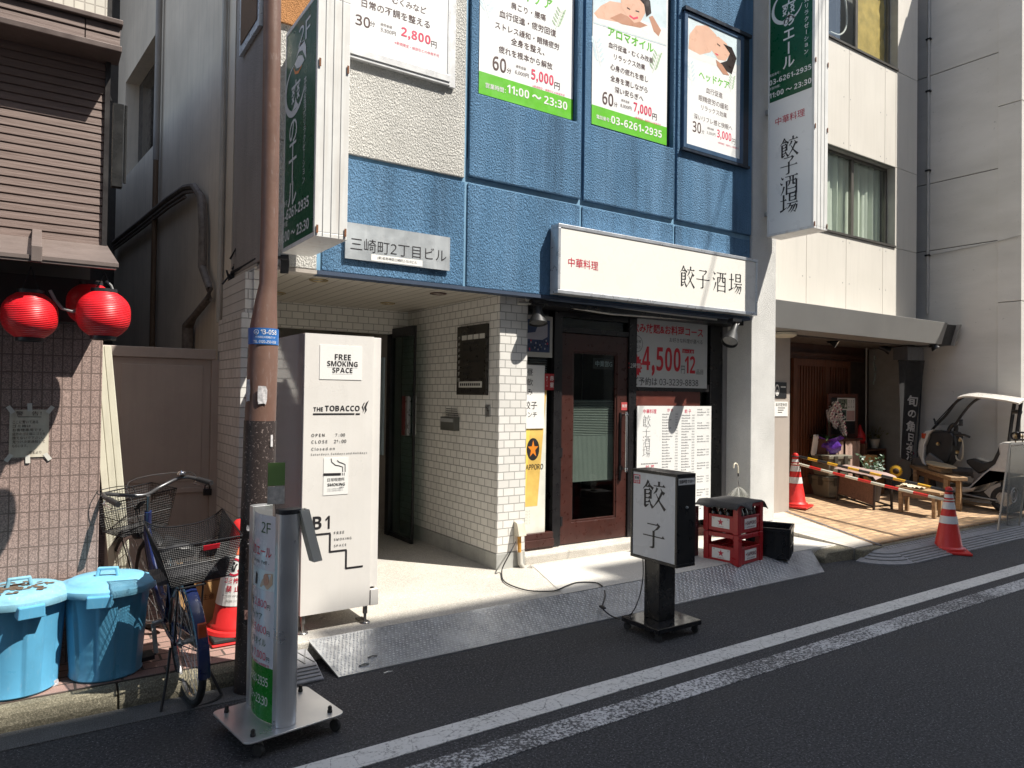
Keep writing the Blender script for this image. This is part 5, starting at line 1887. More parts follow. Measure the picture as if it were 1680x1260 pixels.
# gate
GYY = 5.98
gp = PY(GYY)
t = thing('alley_gate', 'brown sheet metal gate closing the alley behind the bicycle', 'gate', (0.85, GYY, 0.1))
GATE = M('brown_gate_metal', (0.42, 0.36, 0.32), 0.45, 0.1, scuff=0.1, var=0.08, vs=2, streak=0.12)
g0, g1 = gp.at(178, 600)[0], gp.at(346, 600)[0]
gt = gp.at(270, 577)[1]
mb = MB()
mb.slab(gp, g0, g1, 0.12, gt - 0.05, 0, 0.012)
mb.slab(gp, g0 + 0.08, g1 - 0.06, 0.95, gt - 0.10, 0.012, 0.018)
mb.build('sheet', GATE, t, bevel=0.003)
mb = MB()
mb.slab(gp, g0 - 0.05, g1 + 0.03, gt - 0.048, gt + 0.03, -0.03, 0.035)
mb.slab(gp, g1 + 0.001, g1 + 0.07, 0.12, gt - 0.05, -0.03, 0.03)
mb.slab(gp, g0, g1, 0.86, 0.90, 0.0125, 0.026)
mb.build('gate_frame', GATE, t, bevel=0.004)
mb = MB()
a, b = gp.at(338, 806)
q = gp.p(a, b, 0.05)
mb.obox(q, (0.03, 0, 0), (0, 0.012, 0), (0, 0, 0.025))
mb.tube([q + Vector((-0.018, 0, 0.025)), q + Vector((-0.018, 0, 0.05)), q + Vector((0, 0, 0.065)), q + Vector((0.018, 0, 0.05)), q + Vector((0.018, 0, 0.025))], 0.005, 8)
mb.build('padlock', BLACKM, t, bevel=0.002)
# cream grooved plank leaning at the gate's left end
t = thing('leaning_plank', 'cream grooved siding plank leaning against the gate', 'plank', (0.55, 5.7, 0.11))
pb, pt_ = Vector((0.475, 5.36, 0.11)), Vector((0.305, 5.50, onY(160, 567, 5.5).z))
ax = (pt_ - pb)
side = Vector((0.985, -0.17, 0)).normalized()
mb = MB()
nn_ = side.cross(ax).normalized()
for k in range(3):
    o0 = side * (0.044 * k + 0.003)
    mb.prism([pb + o0, pb + o0 + side * 0.040, pb + o0 + side * 0.040 + nn_ * 0.012, pb + o0 + nn_ * 0.012], ax)
mb.prism([pb, pb + side * 0.132, pb + side * 0.132 - nn_ * -0.006, pb + nn_ * 0.006], ax)
mb.build('boards', M('cream_siding', (0.66, 0.64, 0.52), 0.5, var=0.06, streak=0.25), t, bevel=0.002)

# ------------------------------------------------------------------ the brown pole
t = thing('utility_pole', 'brown painted pole with a blue number plate at the kerb', 'pole', tuple(onY(413, 1150, 4.09)))
pts_px = [(413, 1152, .093), (416, 1050, .091), (421, 900, .0875), (424, 800, .085), (427, 690, .0825), (432, 570, .0795), (433, 535, .073), (436, 500, .060), (440, 466, .0485), (442, 380, .0475), (446, 100, .0475), (449, -200, .047), (451, -500, .046)]
ctr = [onY(u, v, 4.09) for u, v, r in pts_px]
ctr[0].z = 0.0
POLE = M('brown_pole_paint', (0.150, 0.082, 0.060), 0.5, 0.0, var=0.2, vs=3.0, scuff=0.2, streak=0.22, scol=(0.14, 0.085, 0.065), bump=0.25, bs=40)
mb = MB()
i0 = 4
mb.tube(ctr[i0:], [r for _, _, r in pts_px[i0:]], 36)
mb.build('shaft', POLE, t)
m_, t_, b_ = base_mat('tarred_wrap')
g_ = G(t_)
sp_ = g_.noise(g_.pos, 75, 3, 0.8)
cc = g_.mix(g_.ramp(sp_, [(0.60, 0.0), (0.66, 1.0)]), (0.032, 0.022, 0.020), (0.30, 0.24, 0.22))
t_.links.new(cc, b_.inputs['Base Color'])
b_.inputs['Roughness'].default_value = 0.5
t_.links.new(g_.bump(g_.noise(g_.pos, 120, 3), 0.4, 0.004), b_.inputs['Normal'])
mb = MB()
mb.tube(ctr[:5], [r + 0.003 for _, _, r in pts_px[:5]], 36)
mb.build('anti_poster_wrap', m_, t)
# number plate, wrapped round the shaft
pc = onY(432, 553, 4.09)
th0 = math.atan2(-pc.y, -pc.x) + 0.10
cy = Cyl((pc.x, pc.y, pc.z), 0.0805, th0)
mb = MB()
hb = 0.045
n_ = 18
w2 = 0.112
for k in range(n_):
    a0, a1 = -w2 + 2 * w2 * k / n_, -w2 + 2 * w2 * (k + 1) / n_
    mb.quad(cy.p(a0, -hb, 0.002), cy.p(a1, -hb, 0.002), cy.p(a1, hb, 0.002), cy.p(a0, hb, 0.002), 0)
mb.text(cy, '13-058', -0.022, 0.068, 0.023, 0.026, 0.0035, 1, 0.01)
mb.ell(cy, -0.045, 0.022, 0.014, 0.014, 0.0032, 1)
mb.ell(cy, -0.045, 0.022, 0.011, 0.011, 0.0036, 0)
mb.text(cy, '人', -0.052, -0.038, 0.022, None, 0.004, 1, 0.02)
mb.text(cy, '千代田区の街路灯です', -0.05, 0.06, -0.006, 0.012, 0.0035, 1)
mb.text(cy, 'TEL 0120-250-058', -0.06, 0.066, -0.031, 0.015, 0.0035, 1)
mb.build('number_plate', [M('plate_blue', (0.02, 0.13, 0.40), 0.4, var=0.08), PAPER], t)
# torn remains of stickers
rnd = random.Random(12)
for (u, v, w, h, rot) in ((430, 648, 0.055, 0.105, 0.05), (409, 640, 0.03, 0.13, 0.0), (444, 722, 0.018, 0.07, 0.0), (411, 861, 0.04, 0.035, 0.3), (410, 886, 0.02, 0.006, 0.2)):
    c = onY(u, v, 4.01)
    rr = 0.0845 if v < 690 else 0.0905
    cc_ = onY(421 + (690 - v) * 0.03 + 5, v, 4.09)
    cl = Cyl((cc_.x, cc_.y, cc_.z), rr, math.atan2(-cc_.y, -cc_.x))
    off = (u - (421 + (690 - v) * 0.03 + 5)) / 300.0
    a_ = math.asin(max(-0.95, min(0.95, off / rr))) * rr
    pts = []
    for k in range(14):
        q = 2 * math.pi * k / 14
        pts.append((a_ + w / 2 * max(-1, min(1, 1.35 * math.cos(q))) * rnd.uniform(0.8, 1.0), h / 2 * max(-1, min(1, 1.3 * math.sin(q))) * rnd.uniform(0.85, 1.0)))
    mb = MB()
    mb.poly(cl, pts, 0.004, 0)
    mb.build('sticker_remains', M('torn_paper', (0.52, 0.50, 0.50), 0.8, var=0.3, vs=60), t)
cc_ = onY(416, 1000, 4.09)
cl = Cyl((cc_.x, cc_.y, cc_.z), 0.0945, math.atan2(-cc_.y, -cc_.x))
mb = MB()
mb.poly(cl, [(-0.046, -0.026), (0.006, -0.026), (0.006, 0.026), (-0.046, 0.026)], 0.004, 0)
mb.stroke(cl, [(-0.020 + 0.018 * math.cos(rad(d)), 0.018 * math.sin(rad(d))) for d in range(0, 361, 20)], 0.004, 0.0055, 1)
mb.stroke(cl, [(-0.020, 0.015), (-0.020, -0.004), (-0.032, -0.014)], 0.004, 0.006, 1)
mb.stroke(cl, [(-0.020, -0.004), (-0.008, -0.014)], 0.004, 0.006, 1)
mb.build('ward_mark', [M('dull_pink', (0.28, 0.16, 0.14), 0.7), M('dull_red', (0.12, 0.05, 0.045), 0.7)], t)

# ------------------------------------------------------------------ blue waste pails
PAIL = M('sky_blue_plastic', (0.11, 0.38, 0.60), 0.38, var=0.07, vs=5, streak=0.12, scuff=0.22)
LID = M('pale_blue_lid', (0.18, 0.46, 0.64), 0.45, scuff=0.25, var=0.10, vs=6, streak=0.15, scol=(0.35, 0.5, 0.52))
LIDD = M('muddy_blue_lid', (0.20, 0.43, 0.55), 0.6, var=0.25, vs=10, streak=0.0, scuff=0.5)


def pail(label, loc, rz, dirty, hs):
    t = thing('waste_pail', label, 'waste bin', loc, rz, 'blue lidded waste pails on the pavement')
    mb = MB()
    H = 0.485
    n = 126
    vs, fs = [], []
    prof = [(0.0, 0.006), (0.165, 0.0), (0.178, 0.012), (0.182, 0.06), (0.203, 0.34), (0.214, H - 0.02), (0.222, H - 0.015), (0.224, H)]
    for r_, h in prof:
        for k in range(n):
            a = 2 * math.pi * k / n
            rib = 0.0
            if 0.05 < h < 0.4:
                rib = -0.013 if (k % 21) < 12 else 0.0
            vs.append(((r_ + rib) * math.cos(a), (r_ + rib) * math.sin(a), h))
    for i in range(len(prof) - 1):
        for k in range(n):
            k2 = (k + 1) % n
            fs.append((i * n + k, i * n + k2, (i + 1) * n + k2, (i + 1) * n + k))
    mb.add(vs, fs, 0, True)
    mb.build('bucket', PAIL, t, True)
    for s in (0, 1):
        a = math.pi * s - math.pi / 2 + 0.12
        mb = MB()
        ca, sa = math.cos(a), math.sin(a)
        P_ = lambda r_, q, z: (r_ * ca - q * sa, r_ * sa + q * ca, z)
        mb.add([P_(0.218, -0.062, H - 0.005), P_(0.218, 0.062, H - 0.005), P_(0.262, 0.055, H - 0.012), P_(0.262, -0.055, H - 0.012),
                P_(0.258, -0.058, H - 0.075), P_(0.258, 0.058, H - 0.075), P_(0.214, 0.066, H - 0.06), P_(0.214, -0.066, H - 0.06)],
               [(0, 1, 2, 3), (3, 2, 5, 4), (0, 3, 4, 7), (1, 6, 5, 2), (4, 5, 6, 7)])
        mb.build('grip', PAIL, t, True, bevel=0.006)
    mb = MB()
    z = H
    mb.lathe([(0.226, z - 0.03), (0.243, z - 0.030), (0.247, z - 0.012), (0.243, z + 0.004), (0.228, z + 0.010), (0.205, z + 0.012), (0.190, z + 0.024), (0.182, z + 0.030), (0.12, z + 0.036), (0.0, z + 0.038)], (0, 0, 0), 64)
    lid = mb.build('lid', LIDD if dirty else LID, t, True)
    mb = MB()
    zt = z + 0.034
    hw = 0.062
    mb.add([(-hw, -0.016, zt - 0.008), (-hw, 0.016, zt - 0.008), (-hw + 0.012, 0.014, zt + 0.05), (-hw + 0.012, -0.014, zt + 0.05),
            (hw, -0.016, zt - 0.008), (hw, 0.016, zt - 0.008), (hw - 0.012, 0.014, zt + 0.05), (hw - 0.012, -0.014, zt + 0.05),
            (-hw + 0.018, -0.015, zt), (-hw + 0.018, 0.015, zt), (-hw + 0.026, 0.013, zt + 0.036), (-hw + 0.026, -0.013, zt + 0.036),
            (hw - 0.018, -0.015, zt), (hw - 0.018, 0.015, zt), (hw - 0.026, 0.013, zt + 0.036), (hw - 0.026, -0.013, zt + 0.036)],
           [(0, 1, 2, 3), (4, 7, 6, 5), (3, 2, 6, 7), (8, 11, 10, 9), (12, 13, 14, 15), (11, 15, 14, 10),
            (0, 3, 11, 8), (3, 7, 15, 11), (7, 4, 12, 15), (1, 9, 10, 2), (2, 10, 14, 6), (6, 14, 13, 5)])
    o = mb.build('lid_handle', LIDD if dirty else LID, t, True, bevel=0.005)
    o.parent = lid
    if dirty:
        rnd = random.Random(3)
        mb = MB()
        for k in range(70):
            a, r_ = rnd.uniform(0, 6.28), rnd.uniform(0.02, 0.16)
            s = rnd.uniform(0.004, 0.016)
            mb.ell(Plane((0, 0, z + 0.0395 - r_ * 0.02), (1, 0, 0), (0, 1, 0)), r_ * math.cos(a) - 0.02, r_ * math.sin(a) * 0.8 - 0.02, s * 1.7, s, 0.0005 + k * 0.00004, 0, rnd.uniform(0, 3), 9)
        o = mb.build('dried_mud', M('dried_mud', (0.12, 0.085, 0.06), 0.95, var=0.4, vs=50), t, True)
        o.parent = lid
    return t


pail('blue waste pail at the left edge with dried mud on its lid', (-0.035, 4.475, 0.106), 0.1, True, 0)
pail('blue waste pail beside the bicycle with a clean pale lid', (0.365, 4.49, 0.106), -0.35, False, 0)
mb = MB()
rnd = random.Random(9)
c = onZ(87, 1119, 0.125)
vs = [(c.x + 0.028 * math.cos(a) * rnd.uniform(.6, 1), c.y + 0.02 * math.sin(a) * rnd.uniform(.6, 1), 0.107 + h * rnd.uniform(.6, 1.2)) for h in (0.0, 0.02, 0.034) for a in [k * 0.7 for k in range(9)]]
mb.add(vs, [(i * 9 + k, i * 9 + (k + 1) % 9, (i + 1) * 9 + (k + 1) % 9, (i + 1) * 9 + k) for i in range(2) for k in range(9)] + [tuple(18 + k for k in range(9))])
tag(mb.build('crumpled_wrapper', M('clear_wrapper', (0.5, 0.5, 0.53), 0.2, var=0.3, vs=60)), 'crumpled pale plastic wrapper between the two blue pails', 'litter')

# ------------------------------------------------------------------ red cone with a no-litter sleeve behind the pole
t = thing('traffic_cone', 'red cone in a white no-litter sleeve behind the brown pole', 'cone', tuple(onZ(392, 1036, 0.121)))
o_ = ORG[t.name]
CONE = M('cone_red', (0.62, 0.025, 0.025), 0.45, var=0.07, vs=6)
mb = MB()
mb.lathe([(0.205, 0.03), (0.195, 0.05), (0.175, 0.055), (0.172, 0.075), (0.160, 0.085), (0.055, 0.66), (0.05, 0.69), (0.03, 0.71), (0.0, 0.715)], o_, 40)
mb.build('cone_body', CONE, t)
mb = MB()
mb.box(o_.x - 0.19, o_.x + 0.19, o_.y - 0.19, o_.y + 0.19, o_.z + 0.002, o_.z + 0.028)
mb.box(o_.x - 0.2, o_.x + 0.2, o_.y - 0.2, o_.y + 0.2, o_.z - 0.012, o_.z + 0.0015, 1)
mb.build('weight', [RUBBER, CONE], t, bevel=0.008)


class Cone(Cyl):
    def __init__(s, c, z0, r0, z1, r1, th0):
        s.c, s.z0, s.r0, s.z1, s.r1, s.t = Vector(c), z0, r0, z1, r1, th0

    def p(s, a, b, n=0.0):
        r = s.r0 + (s.r1 - s.r0) * (b - s.z0) / (s.z1 - s.z0)
        t = s.t + a / 0.12
        return Vector((s.c.x + (r + n) * math.cos(t), s.c.y + (r + n) * math.sin(t), s.c.z + b))


cn = Cone(o_, 0.085, 0.160, 0.66, 0.055, math.atan2(-o_.y, -o_.x))
mb = MB()
for k in range(32):
    a0, a1 = -0.377 + k * 0.02356, -0.377 + (k + 1) * 0.02356
    for b0, b1, mi in ((0.20, 0.50, 0), (0.505, 0.545, 3)):
        mb.quad(cn.p(a0, b0, 0.003), cn.p(a1, b0, 0.003), cn.p(a1, b1, 0.003), cn.p(a0, b1, 0.003), mi)
q0 = -0.04
ring = [(q0 + 0.052 * math.cos(rad(d)), 0.432 + 0.048 * math.sin(rad(d))) for d in range(0, 361, 15)]
mb.stroke(cn, [(q0 - 0.012, 0.405), (q0 - 0.012, 0.44)], 0.014, 0.0048, 1)
mb.stroke(cn, [(q0 - 0.002, 0.405), (q0 + 0.008, 0.44), (q0 + 0.02, 0.45)], 0.010, 0.0048, 1)
mb.ell(cn, q0 - 0.004, 0.455, 0.009, 0.009, 0.0048, 1)
mb.stroke(cn, ring, 0.012, 0.0055, 2)
mb.stroke(cn, [(q0 - 0.036, 0.464), (q0 + 0.036, 0.40)], 0.010, 0.0058, 2)
mb.text(cn, 'ゴミ捨て', q0 - 0.065, q0 + 0.065, 0.352, 0.034, 0.005, 2, 0.015)
mb.text(cn, '禁 止', q0 - 0.042, q0 + 0.045, 0.303, 0.038, 0.005, 2, 0.015)
mb.text(cn, 'Do not leave your garbage', q0 - 0.062, q0 + 0.062, 0.262, 0.014, 0.005, 1)
mb.text(cn, '株式会社 リリア', q0 - 0.035, q0 + 0.035, 0.232, 0.014, 0.005, 1)
mb.build('sleeve', [SIGNWHITE, INK, RED, M('orange_tape', (0.75, 0.2, 0.1), 0.5)], t)

# cardboard carton behind the bicycle
t = thing('cardboard_carton', 'orange brown cardboard carton standing behind the bicycle wheels', 'box', (0.93, 5.15, 0.105))
mb = MB()
mb.box(0.80, 1.08, 5.0, 5.3, 0.107, 0.50)
mb.build('carton', M('cardboard', (0.42, 0.25, 0.10), 0.8, var=0.1), t, bevel=0.004)
mb = MB()
P = PY(4.998)
mb.rect(P, 0.82, 1.06, 0.40, 0.43, 0.001, 0)
mb.text(P, '取扱注意', 0.86, 1.02, 0.30, None, 0.0015, 0)
mb.build('printing', M('carton_print', (0.12, 0.06, 0.03), 0.7), t)

# ------------------------------------------------------------------ city bicycle
Rc = Vector((0.722, 4.115, 0.004))
Fc = Vector((0.640, 5.19, 0.109))
fwd = (Fc - Rc).normalized()
lft = Vector((0, 0, 1)).cross(fwd).normalized()
upv = fwd.cross(lft).normalized()
lean = Matrix.Rotation(rad(-4), 3, fwd)
lft, upv = lean @ lft, lean @ upv
bk = bpy.data.objects.new('bicycle', None)
COL.objects.link(bk)
bk.matrix_world = Matrix(((fwd.x, lft.x, upv.x, Rc.x), (fwd.y, lft.y, upv.y, Rc.y), (fwd.z, lft.z, upv.z, Rc.z), (0, 0, 0, 1)))
tag(bk, 'blue city bicycle with two black baskets leaning at the kerb', 'bicycle')
WB = (Fc - Rc).length
WR = 0.325
BLUEF = M('bike_blue', (0.010, 0.020, 0.085), 0.3, var=0.1, coat=0.4)
BMESH = M('basket_wire', (0.012, 0.012, 0.014), 0.45, 0.2)


def bb_(mb, name, mats, bevel=0.0, par=None):
    o = mb.build(name, mats, bk, True, bevel=bevel)
    if par is not None: o.parent = par
    return o


def wheel(cx, rot, name):
    """wheel in the x-z plane, turned by rot about the upright axis"""
    C_ = Vector((cx, 0, WR))
    ax = Vector((-math.sin(rot), math.cos(rot), 0))
    mb = MB()
    mb.torus(C_, ax, WR - 0.018, 0.019, 56, 10)
    ty = bb_(mb, name, RUBBER)
    mb = MB()
    e1 = Vector((math.cos(rot), math.sin(rot), 0))
    e3 = Vector((0, 0, 1))
    R_ = WR - 0.036
    mb.lathe([(R_, -0.012), (R_ + 0.008, -0.012), (R_ + 0.008, 0.012), (R_, 0.012), (R_ - 0.012, 0.006), (R_ - 0.012, -0.006), (R_, -0.012)], C_, 56, 0, ax)
    bb_(mb, 'rim', M('rim_alloy', (0.55, 0.55, 0.56), 0.3, 0.9), 0, ty)
    mb = MB()
    for k in range(36):
        a = 2 * math.pi * k / 36
        s = 1 if k % 2 else -1
        ha = a + (0.9 if (k // 2) % 2 else -0.9)
        p = C_ + (e1 * math.cos(ha) + e3 * math.sin(ha)) * 0.022 + ax * (0.030 * s)
        q = C_ + (e1 * math.cos(a) + e3 * math.sin(a)) * (R_ - 0.01)
        mb.tube([p, q], 0.0013, 4, 0, False)
    bb_(mb, 'spokes', STEEL, 0, ty)
    mb = MB()
    mb.lathe([(0.0, -0.05), (0.008, -0.05), (0.024, -0.034), (0.024, -0.028), (0.014, -0.02), (0.014, 0.02), (0.024, 0.028), (0.024, 0.034), (0.008, 0.05), (0, 0.05)], C_, 16, 0, ax)
    bb_(mb, 'hub', STEEL, 0, ty)
    return C_, ax, e1


ST = rad(22)
wheel(0.0, 0.0, 'wheel')
FCc, fax, fe1 = wheel(WB, ST, 'wheel')
# mudguards
for cx, rot, a0, a1, nm in ((0.0, 0.0, 12, 190, 'rear_mudguard'), (WB, ST, 30, 160, 'front_mudguard')):
    mb = MB()
    e1 = Vector((math.cos(rot), math.sin(rot), 0))
    ax = Vector((-math.sin(rot), math.cos(rot), 0))
    C_ = Vector((cx, 0, WR))
    ths = [rad(a0 + (a1 - a0) * k / 26) for k in range(27)]
    vs, fs = [], []
    for th in ths:
        d = e1 * math.cos(th) + Vector((0, 0, 1)) * math.sin(th)
        for w, r_ in ((-0.030, WR + 0.006), (-0.026, WR + 0.018), (0.0, WR + 0.024), (0.026, WR + 0.018), (0.030, WR + 0.006)):
            vs.append(C_ + d * r_ + ax * w)
    for i in range(26):
        for j in range(4):
            fs.append((i * 5 + j, i * 5 + j + 1, i * 5 + j + 6, i * 5 + j + 5))
    mb.add(vs, fs, 0, True)
    for s in (-1, 1):
        for dg in ((165, 120) if cx == 0 else (140, 60)):
            d = e1 * math.cos(rad(dg)) + Vector((0, 0, 1)) * math.sin(rad(dg))
            mb.tube([C_ + ax * (0.045 * s), C_ + d * (WR + 0.008) + ax * (0.030 * s)], 0.003, 6, 1)
    bb_(mb, nm, [BLUEF if cx == 0 else BLACKM, CHROME])
# frame
BBp = Vector((0.46, 0, 0.27))
HT, HB = Vector((WB - 0.215, 0, 0.82)), Vector((WB - 0.165, 0, 0.62))
SEAT = Vector((0.27, 0, 0.655))
mb = MB()
mb.tube([HB + Vector((0.0, 0, 0.05)), (0.72, 0, 0.40), (0.56, 0, 0.29), BBp], 0.022, 14)
mb.tube([HB + Vector((-0.02, 0, 0.09)), (0.70, 0, 0.50), (0.54, 0, 0.40), (0.40, 0, 0.42)], 0.017, 12)
mb.tube([BBp, SEAT], 0.017, 12)
mb.tube([HB, HT], 0.021, 14)
for s in (-1, 1):
    mb.tube([BBp + Vector((0, 0.02 * s, 0)), (0.2, 0.045 * s, 0.30), (0.0, 0.055 * s, WR)], 0.010, 8)
    mb.tube([(0.31, 0.02 * s, 0.62), (0.0, 0.055 * s, WR)], 0.008, 8)
bb_(mb, 'frame', BLUEF)
# fork, stem, handlebar
mb = MB()
for s in (-1, 1):
    mb.tube([HB + Vector((0.0, 0, 0.0)) + fax * (0.012 * s), HB + Vector((0.03, 0, -0.05)) + fax * (0.045 * s), FCc + Vector((-0.06, 0, 0.14)) + fax * (0.05 * s), FCc + fax * (0.052 * s)], [0.016, 0.013, 0.011, 0.009], 8)
bb_(mb, 'fork', BLACKM)
mb = MB()
stem_top = HT + Vector((-0.03, 0, 0.105))
mb.tube([HT, stem_top], 0.012, 10)
ctr_ = stem_top + fe1 * 0.03
hb = [ctr_ + fax * 0.30 + fe1 * -0.20 + Vector((0, 0, 0.045)), ctr_ + fax * 0.29 + fe1 * -0.10 + Vector((0, 0, 0.055)), ctr_ + fax * 0.25 + fe1 * 0.0 + Vector((0, 0, 0.06)), ctr_ + fax * 0.12 + fe1 * 0.03 + Vector((0, 0, 0.02)), ctr_,
      ctr_ - fax * 0.12 + fe1 * 0.03 + Vector((0, 0, 0.02)), ctr_ - fax * 0.25 + fe1 * 0.0 + Vector((0, 0, 0.06)), ctr_ - fax * 0.29 + fe1 * -0.10 + Vector((0, 0, 0.055)), ctr_ - fax * 0.30 + fe1 * -0.20 + Vector((0, 0, 0.045))]


def smooth_path(P, n=5):
    out = []
    for i in range(len(P) - 1):
        p0, p1, p2, p3 = P[max(i - 1, 0)], P[i], P[i + 1], P[min(i + 2, len(P) - 1)]
        for k in range(n):
            t_ = k / n
            out.append(0.5 * ((2 * p1) + (-p0 + p2) * t_ + (2 * p0 - 5 * p1 + 4 * p2 - p3) * t_ ** 2 + (-p0 + 3 * p1 - 3 * p2 + p3) * t_ ** 3))
    return out + [P[-1]]


mb.tube(smooth_path(hb), 0.0115, 12)
bar = bb_(mb, 'handlebar', M('grey_handlebar', (0.10, 0.10, 0.105), 0.35, 0.6))
for s in (0, -1):
    mb = MB()
    p, q = (hb[0], hb[1]) if s == 0 else (hb[-1], hb[-2])
    mb.tube([p + (p - q) * 0.2, p + (q - p) * 0.95], 0.0165, 12)
    bb_(mb, 'grip', BLACKP, 0, bar)
    mb = MB()
    d = (q - p)
    mb.tube([q + d * 0.1 + Vector((0, 0, -0.01)), q + Vector((0, 0, -0.035)) + fe1 * 0.045, p + Vector((0, 0, -0.035)) + fe1 * 0.05], [0.008, 0.006, 0.004], 8)
    bb_(mb, 'brake_lever', CHROME, 0, bar)
mb = MB()
bp = hb[-3] + Vector((0, 0, 0.022))
mb.lathe([(0.028, 0.0), (0.028, 0.006), (0.02, 0.018), (0.0, 0.024)], bp, 18)
mb.bar(bp + Vector((0, 0, -0.012)), bp + Vector((0, 0, 0.002)), 0.02, 0.02)
bb_(mb, 'bell', CHROME, 0, bar)
mb = MB()
mb.tube(smooth_path([hb[1], hb[1] + fe1 * 0.10 + Vector((0, 0, 0.03)), ctr_ + fe1 * 0.14 + Vector((0, 0, 0.03)), HT + fe1 * 0.09, HB + fe1 * 0.06]), 0.0028, 6)
mb.tube(smooth_path([hb[-2], hb[-2] + fe1 * 0.12 + Vector((0, 0, 0.03)), ctr_ + fe1 * 0.16 + Vector((0, 0, 0.06)), HT + fe1 * 0.07 + fax * 0.03, HB + fe1 * 0.04, Vector((0.6, 0.03, 0.36)), Vector((0.1, 0.03, 0.36))]), 0.0028, 6)
bb_(mb, 'brake_cable', CABLE)


# wire baskets
def basket(name, cen, e1, e2, e3, top, bot, h, nx, ny, nz, wire, lift=0.0, back=False):
    """top/bot = half sizes along e1, e2; lift raises the +-e2 corners of the rim"""
    mb = MB()

    def pt(i, j, k):
        # i, j in -1..1 ; k 0..1
        a = bot[0] + (top[0] - bot[0]) * k
        b = bot[1] + (top[1] - bot[1]) * k
        z = h * k
        if lift: z += lift * k * max(0, i * 0.5 + 0.5) * (abs(j) ** 3)
        return cen + e1 * (a * i) + e2 * (b * j) + e3 * z

    for k in range(nz + 1):
        kk = k / nz
        loop = [pt(-1 + 2 * q / 8, -1, kk) for q in range(9)] + [pt(1, -1 + 2 * q / 12, kk) for q in range(1, 13)] + [pt(1 - 2 * q / 8, 1, kk) for q in range(1, 9)] + [pt(-1, 1 - 2 * q / 12, kk) for q in range(1, 12)]
        mb.tube(loop + [loop[0]], 0.0042 if k == nz else (0.003 if k in (0, nz // 2) else wire), 4 if k not in (0, nz) else 6, 0, False)
    for q in range(nx + 1):
        i = -1 + 2 * q / nx
        for j in (-1, 1):
            mb.tube([pt(i, j, 0), pt(i, j, 1)], wire, 4, 0, False)
        mb.tube([pt(i, -1, 0), pt(i, 1, 0)], wire, 4, 0, False)
    for q in range(ny + 1):
        j = -1 + 2 * q / ny
        for i in (-1, 1):
            mb.tube([pt(i, j, 0), pt(i, j, 1)], wire, 4, 0, False)
        mb.tube([pt(-1, j, 0), pt(1, j, 0)], wire, 4, 0, False)
    return bb_(mb, name, BMESH), pt


fb, _ = basket('front_basket', ctr_ + fe1 * 0.19 - fax * 0.05 + Vector((0, 0, -0.255)), fe1, fax, Vector((0, 0, 1)), (0.135, 0.20), (0.10, 0.155), 0.235, 17, 24, 15, 0.0013)
mb = MB()
mb.bar(ctr_ + fe1 * 0.03 + Vector((0, 0, -0.05)), ctr_ + fe1 * 0.10 + Vector((0, 0, -0.10)), 0.03, 0.012)
for s in (-1, 1):
    mb.tube([ctr_ + fe1 * 0.16 + fax * (0.07 * s) + Vector((0, 0, -0.255)), FCc + fax * (0.06 * s)], 0.004, 6)
bb_(mb, 'basket_stay', BLACKM)
mb = MB()
lp = HB + fe1 * 0.10 + Vector((0, 0, 0.02))
mb.lathe([(0.0, -0.03), (0.022, -0.025), (0.03, 0.01), (0.0, 0.014)], lp, 16, 0, fe1)
bb_(mb, 'head_lamp', BLACKP)
ex, ey, ez = Vector((1, 0, 0)), Vector((0, 1, 0)), Vector((0, 0, 1))
rbk, rpt = basket('rear_basket', Vector((0.0, -0.045, 0.685)), ex, ey, ez, (0.175, 0.20), (0.13, 0.14), 0.215, 30, 40, 22, 0.0016, 0.06)
mb = MB()
p0, p1 = rpt(-1, -0.42, 0.78), rpt(-1, 0.02, 0.90)
mb.prism([rpt(-1, -0.44, 0.80) - ex * 0.006, rpt(-1, -0.02, 0.80) - ex * 0.006, rpt(-1, -0.02, 0.93) - ex * 0.006, rpt(-1, -0.44, 0.93) - ex * 0.006], (-0.006, 0, 0))
bb_(mb, 'basket_tag', M('tag_red', (0.42, 0.01, 0.02), 0.35), 0.002, rbk)
mb = MB()
for s in (-1, 1):
    mb.tube([(-0.15, 0.06 * s, 0.675), (0.26, 0.05 * s, 0.675)], 0.006, 8)
    mb.tube([(-0.12, 0.06 * s, 0.675), (0.0, 0.062 * s, WR)], 0.005, 8)
for x in (-0.15, -0.05, 0.05, 0.15):
    mb.tube([(x, -0.06, 0.675), (x, 0.06, 0.675)], 0.005, 6)
bb_(mb, 'rear_rack', BLACKM)
# a bundle of dark cloth lying in the rear basket
mb = MB()
rnd = random.Random(8)
vs, fs = [], []
for i in range(9):
    for j in range(11):
        a, b = -1 + 2 * i / 8, -1 + 2 * j / 10
        vs.append(Vector((0.12 * a, 0.15 * b, 0.695 + 0.045 * (1 - a * a * 0.7) * (1 - b * b * 0.7) + rnd.uniform(-.012, .012))))
for i in range(8):
    for j in range(10):
        fs.append((i * 11 + j, i * 11 + j + 1, (i + 1) * 11 + j + 1, (i + 1) * 11 + j))
mb.add(vs, fs, 0, True)
bb_(mb, 'basket_liner', M('dark_cloth', (0.015, 0.015, 0.018), 0.6, bump=0.4))
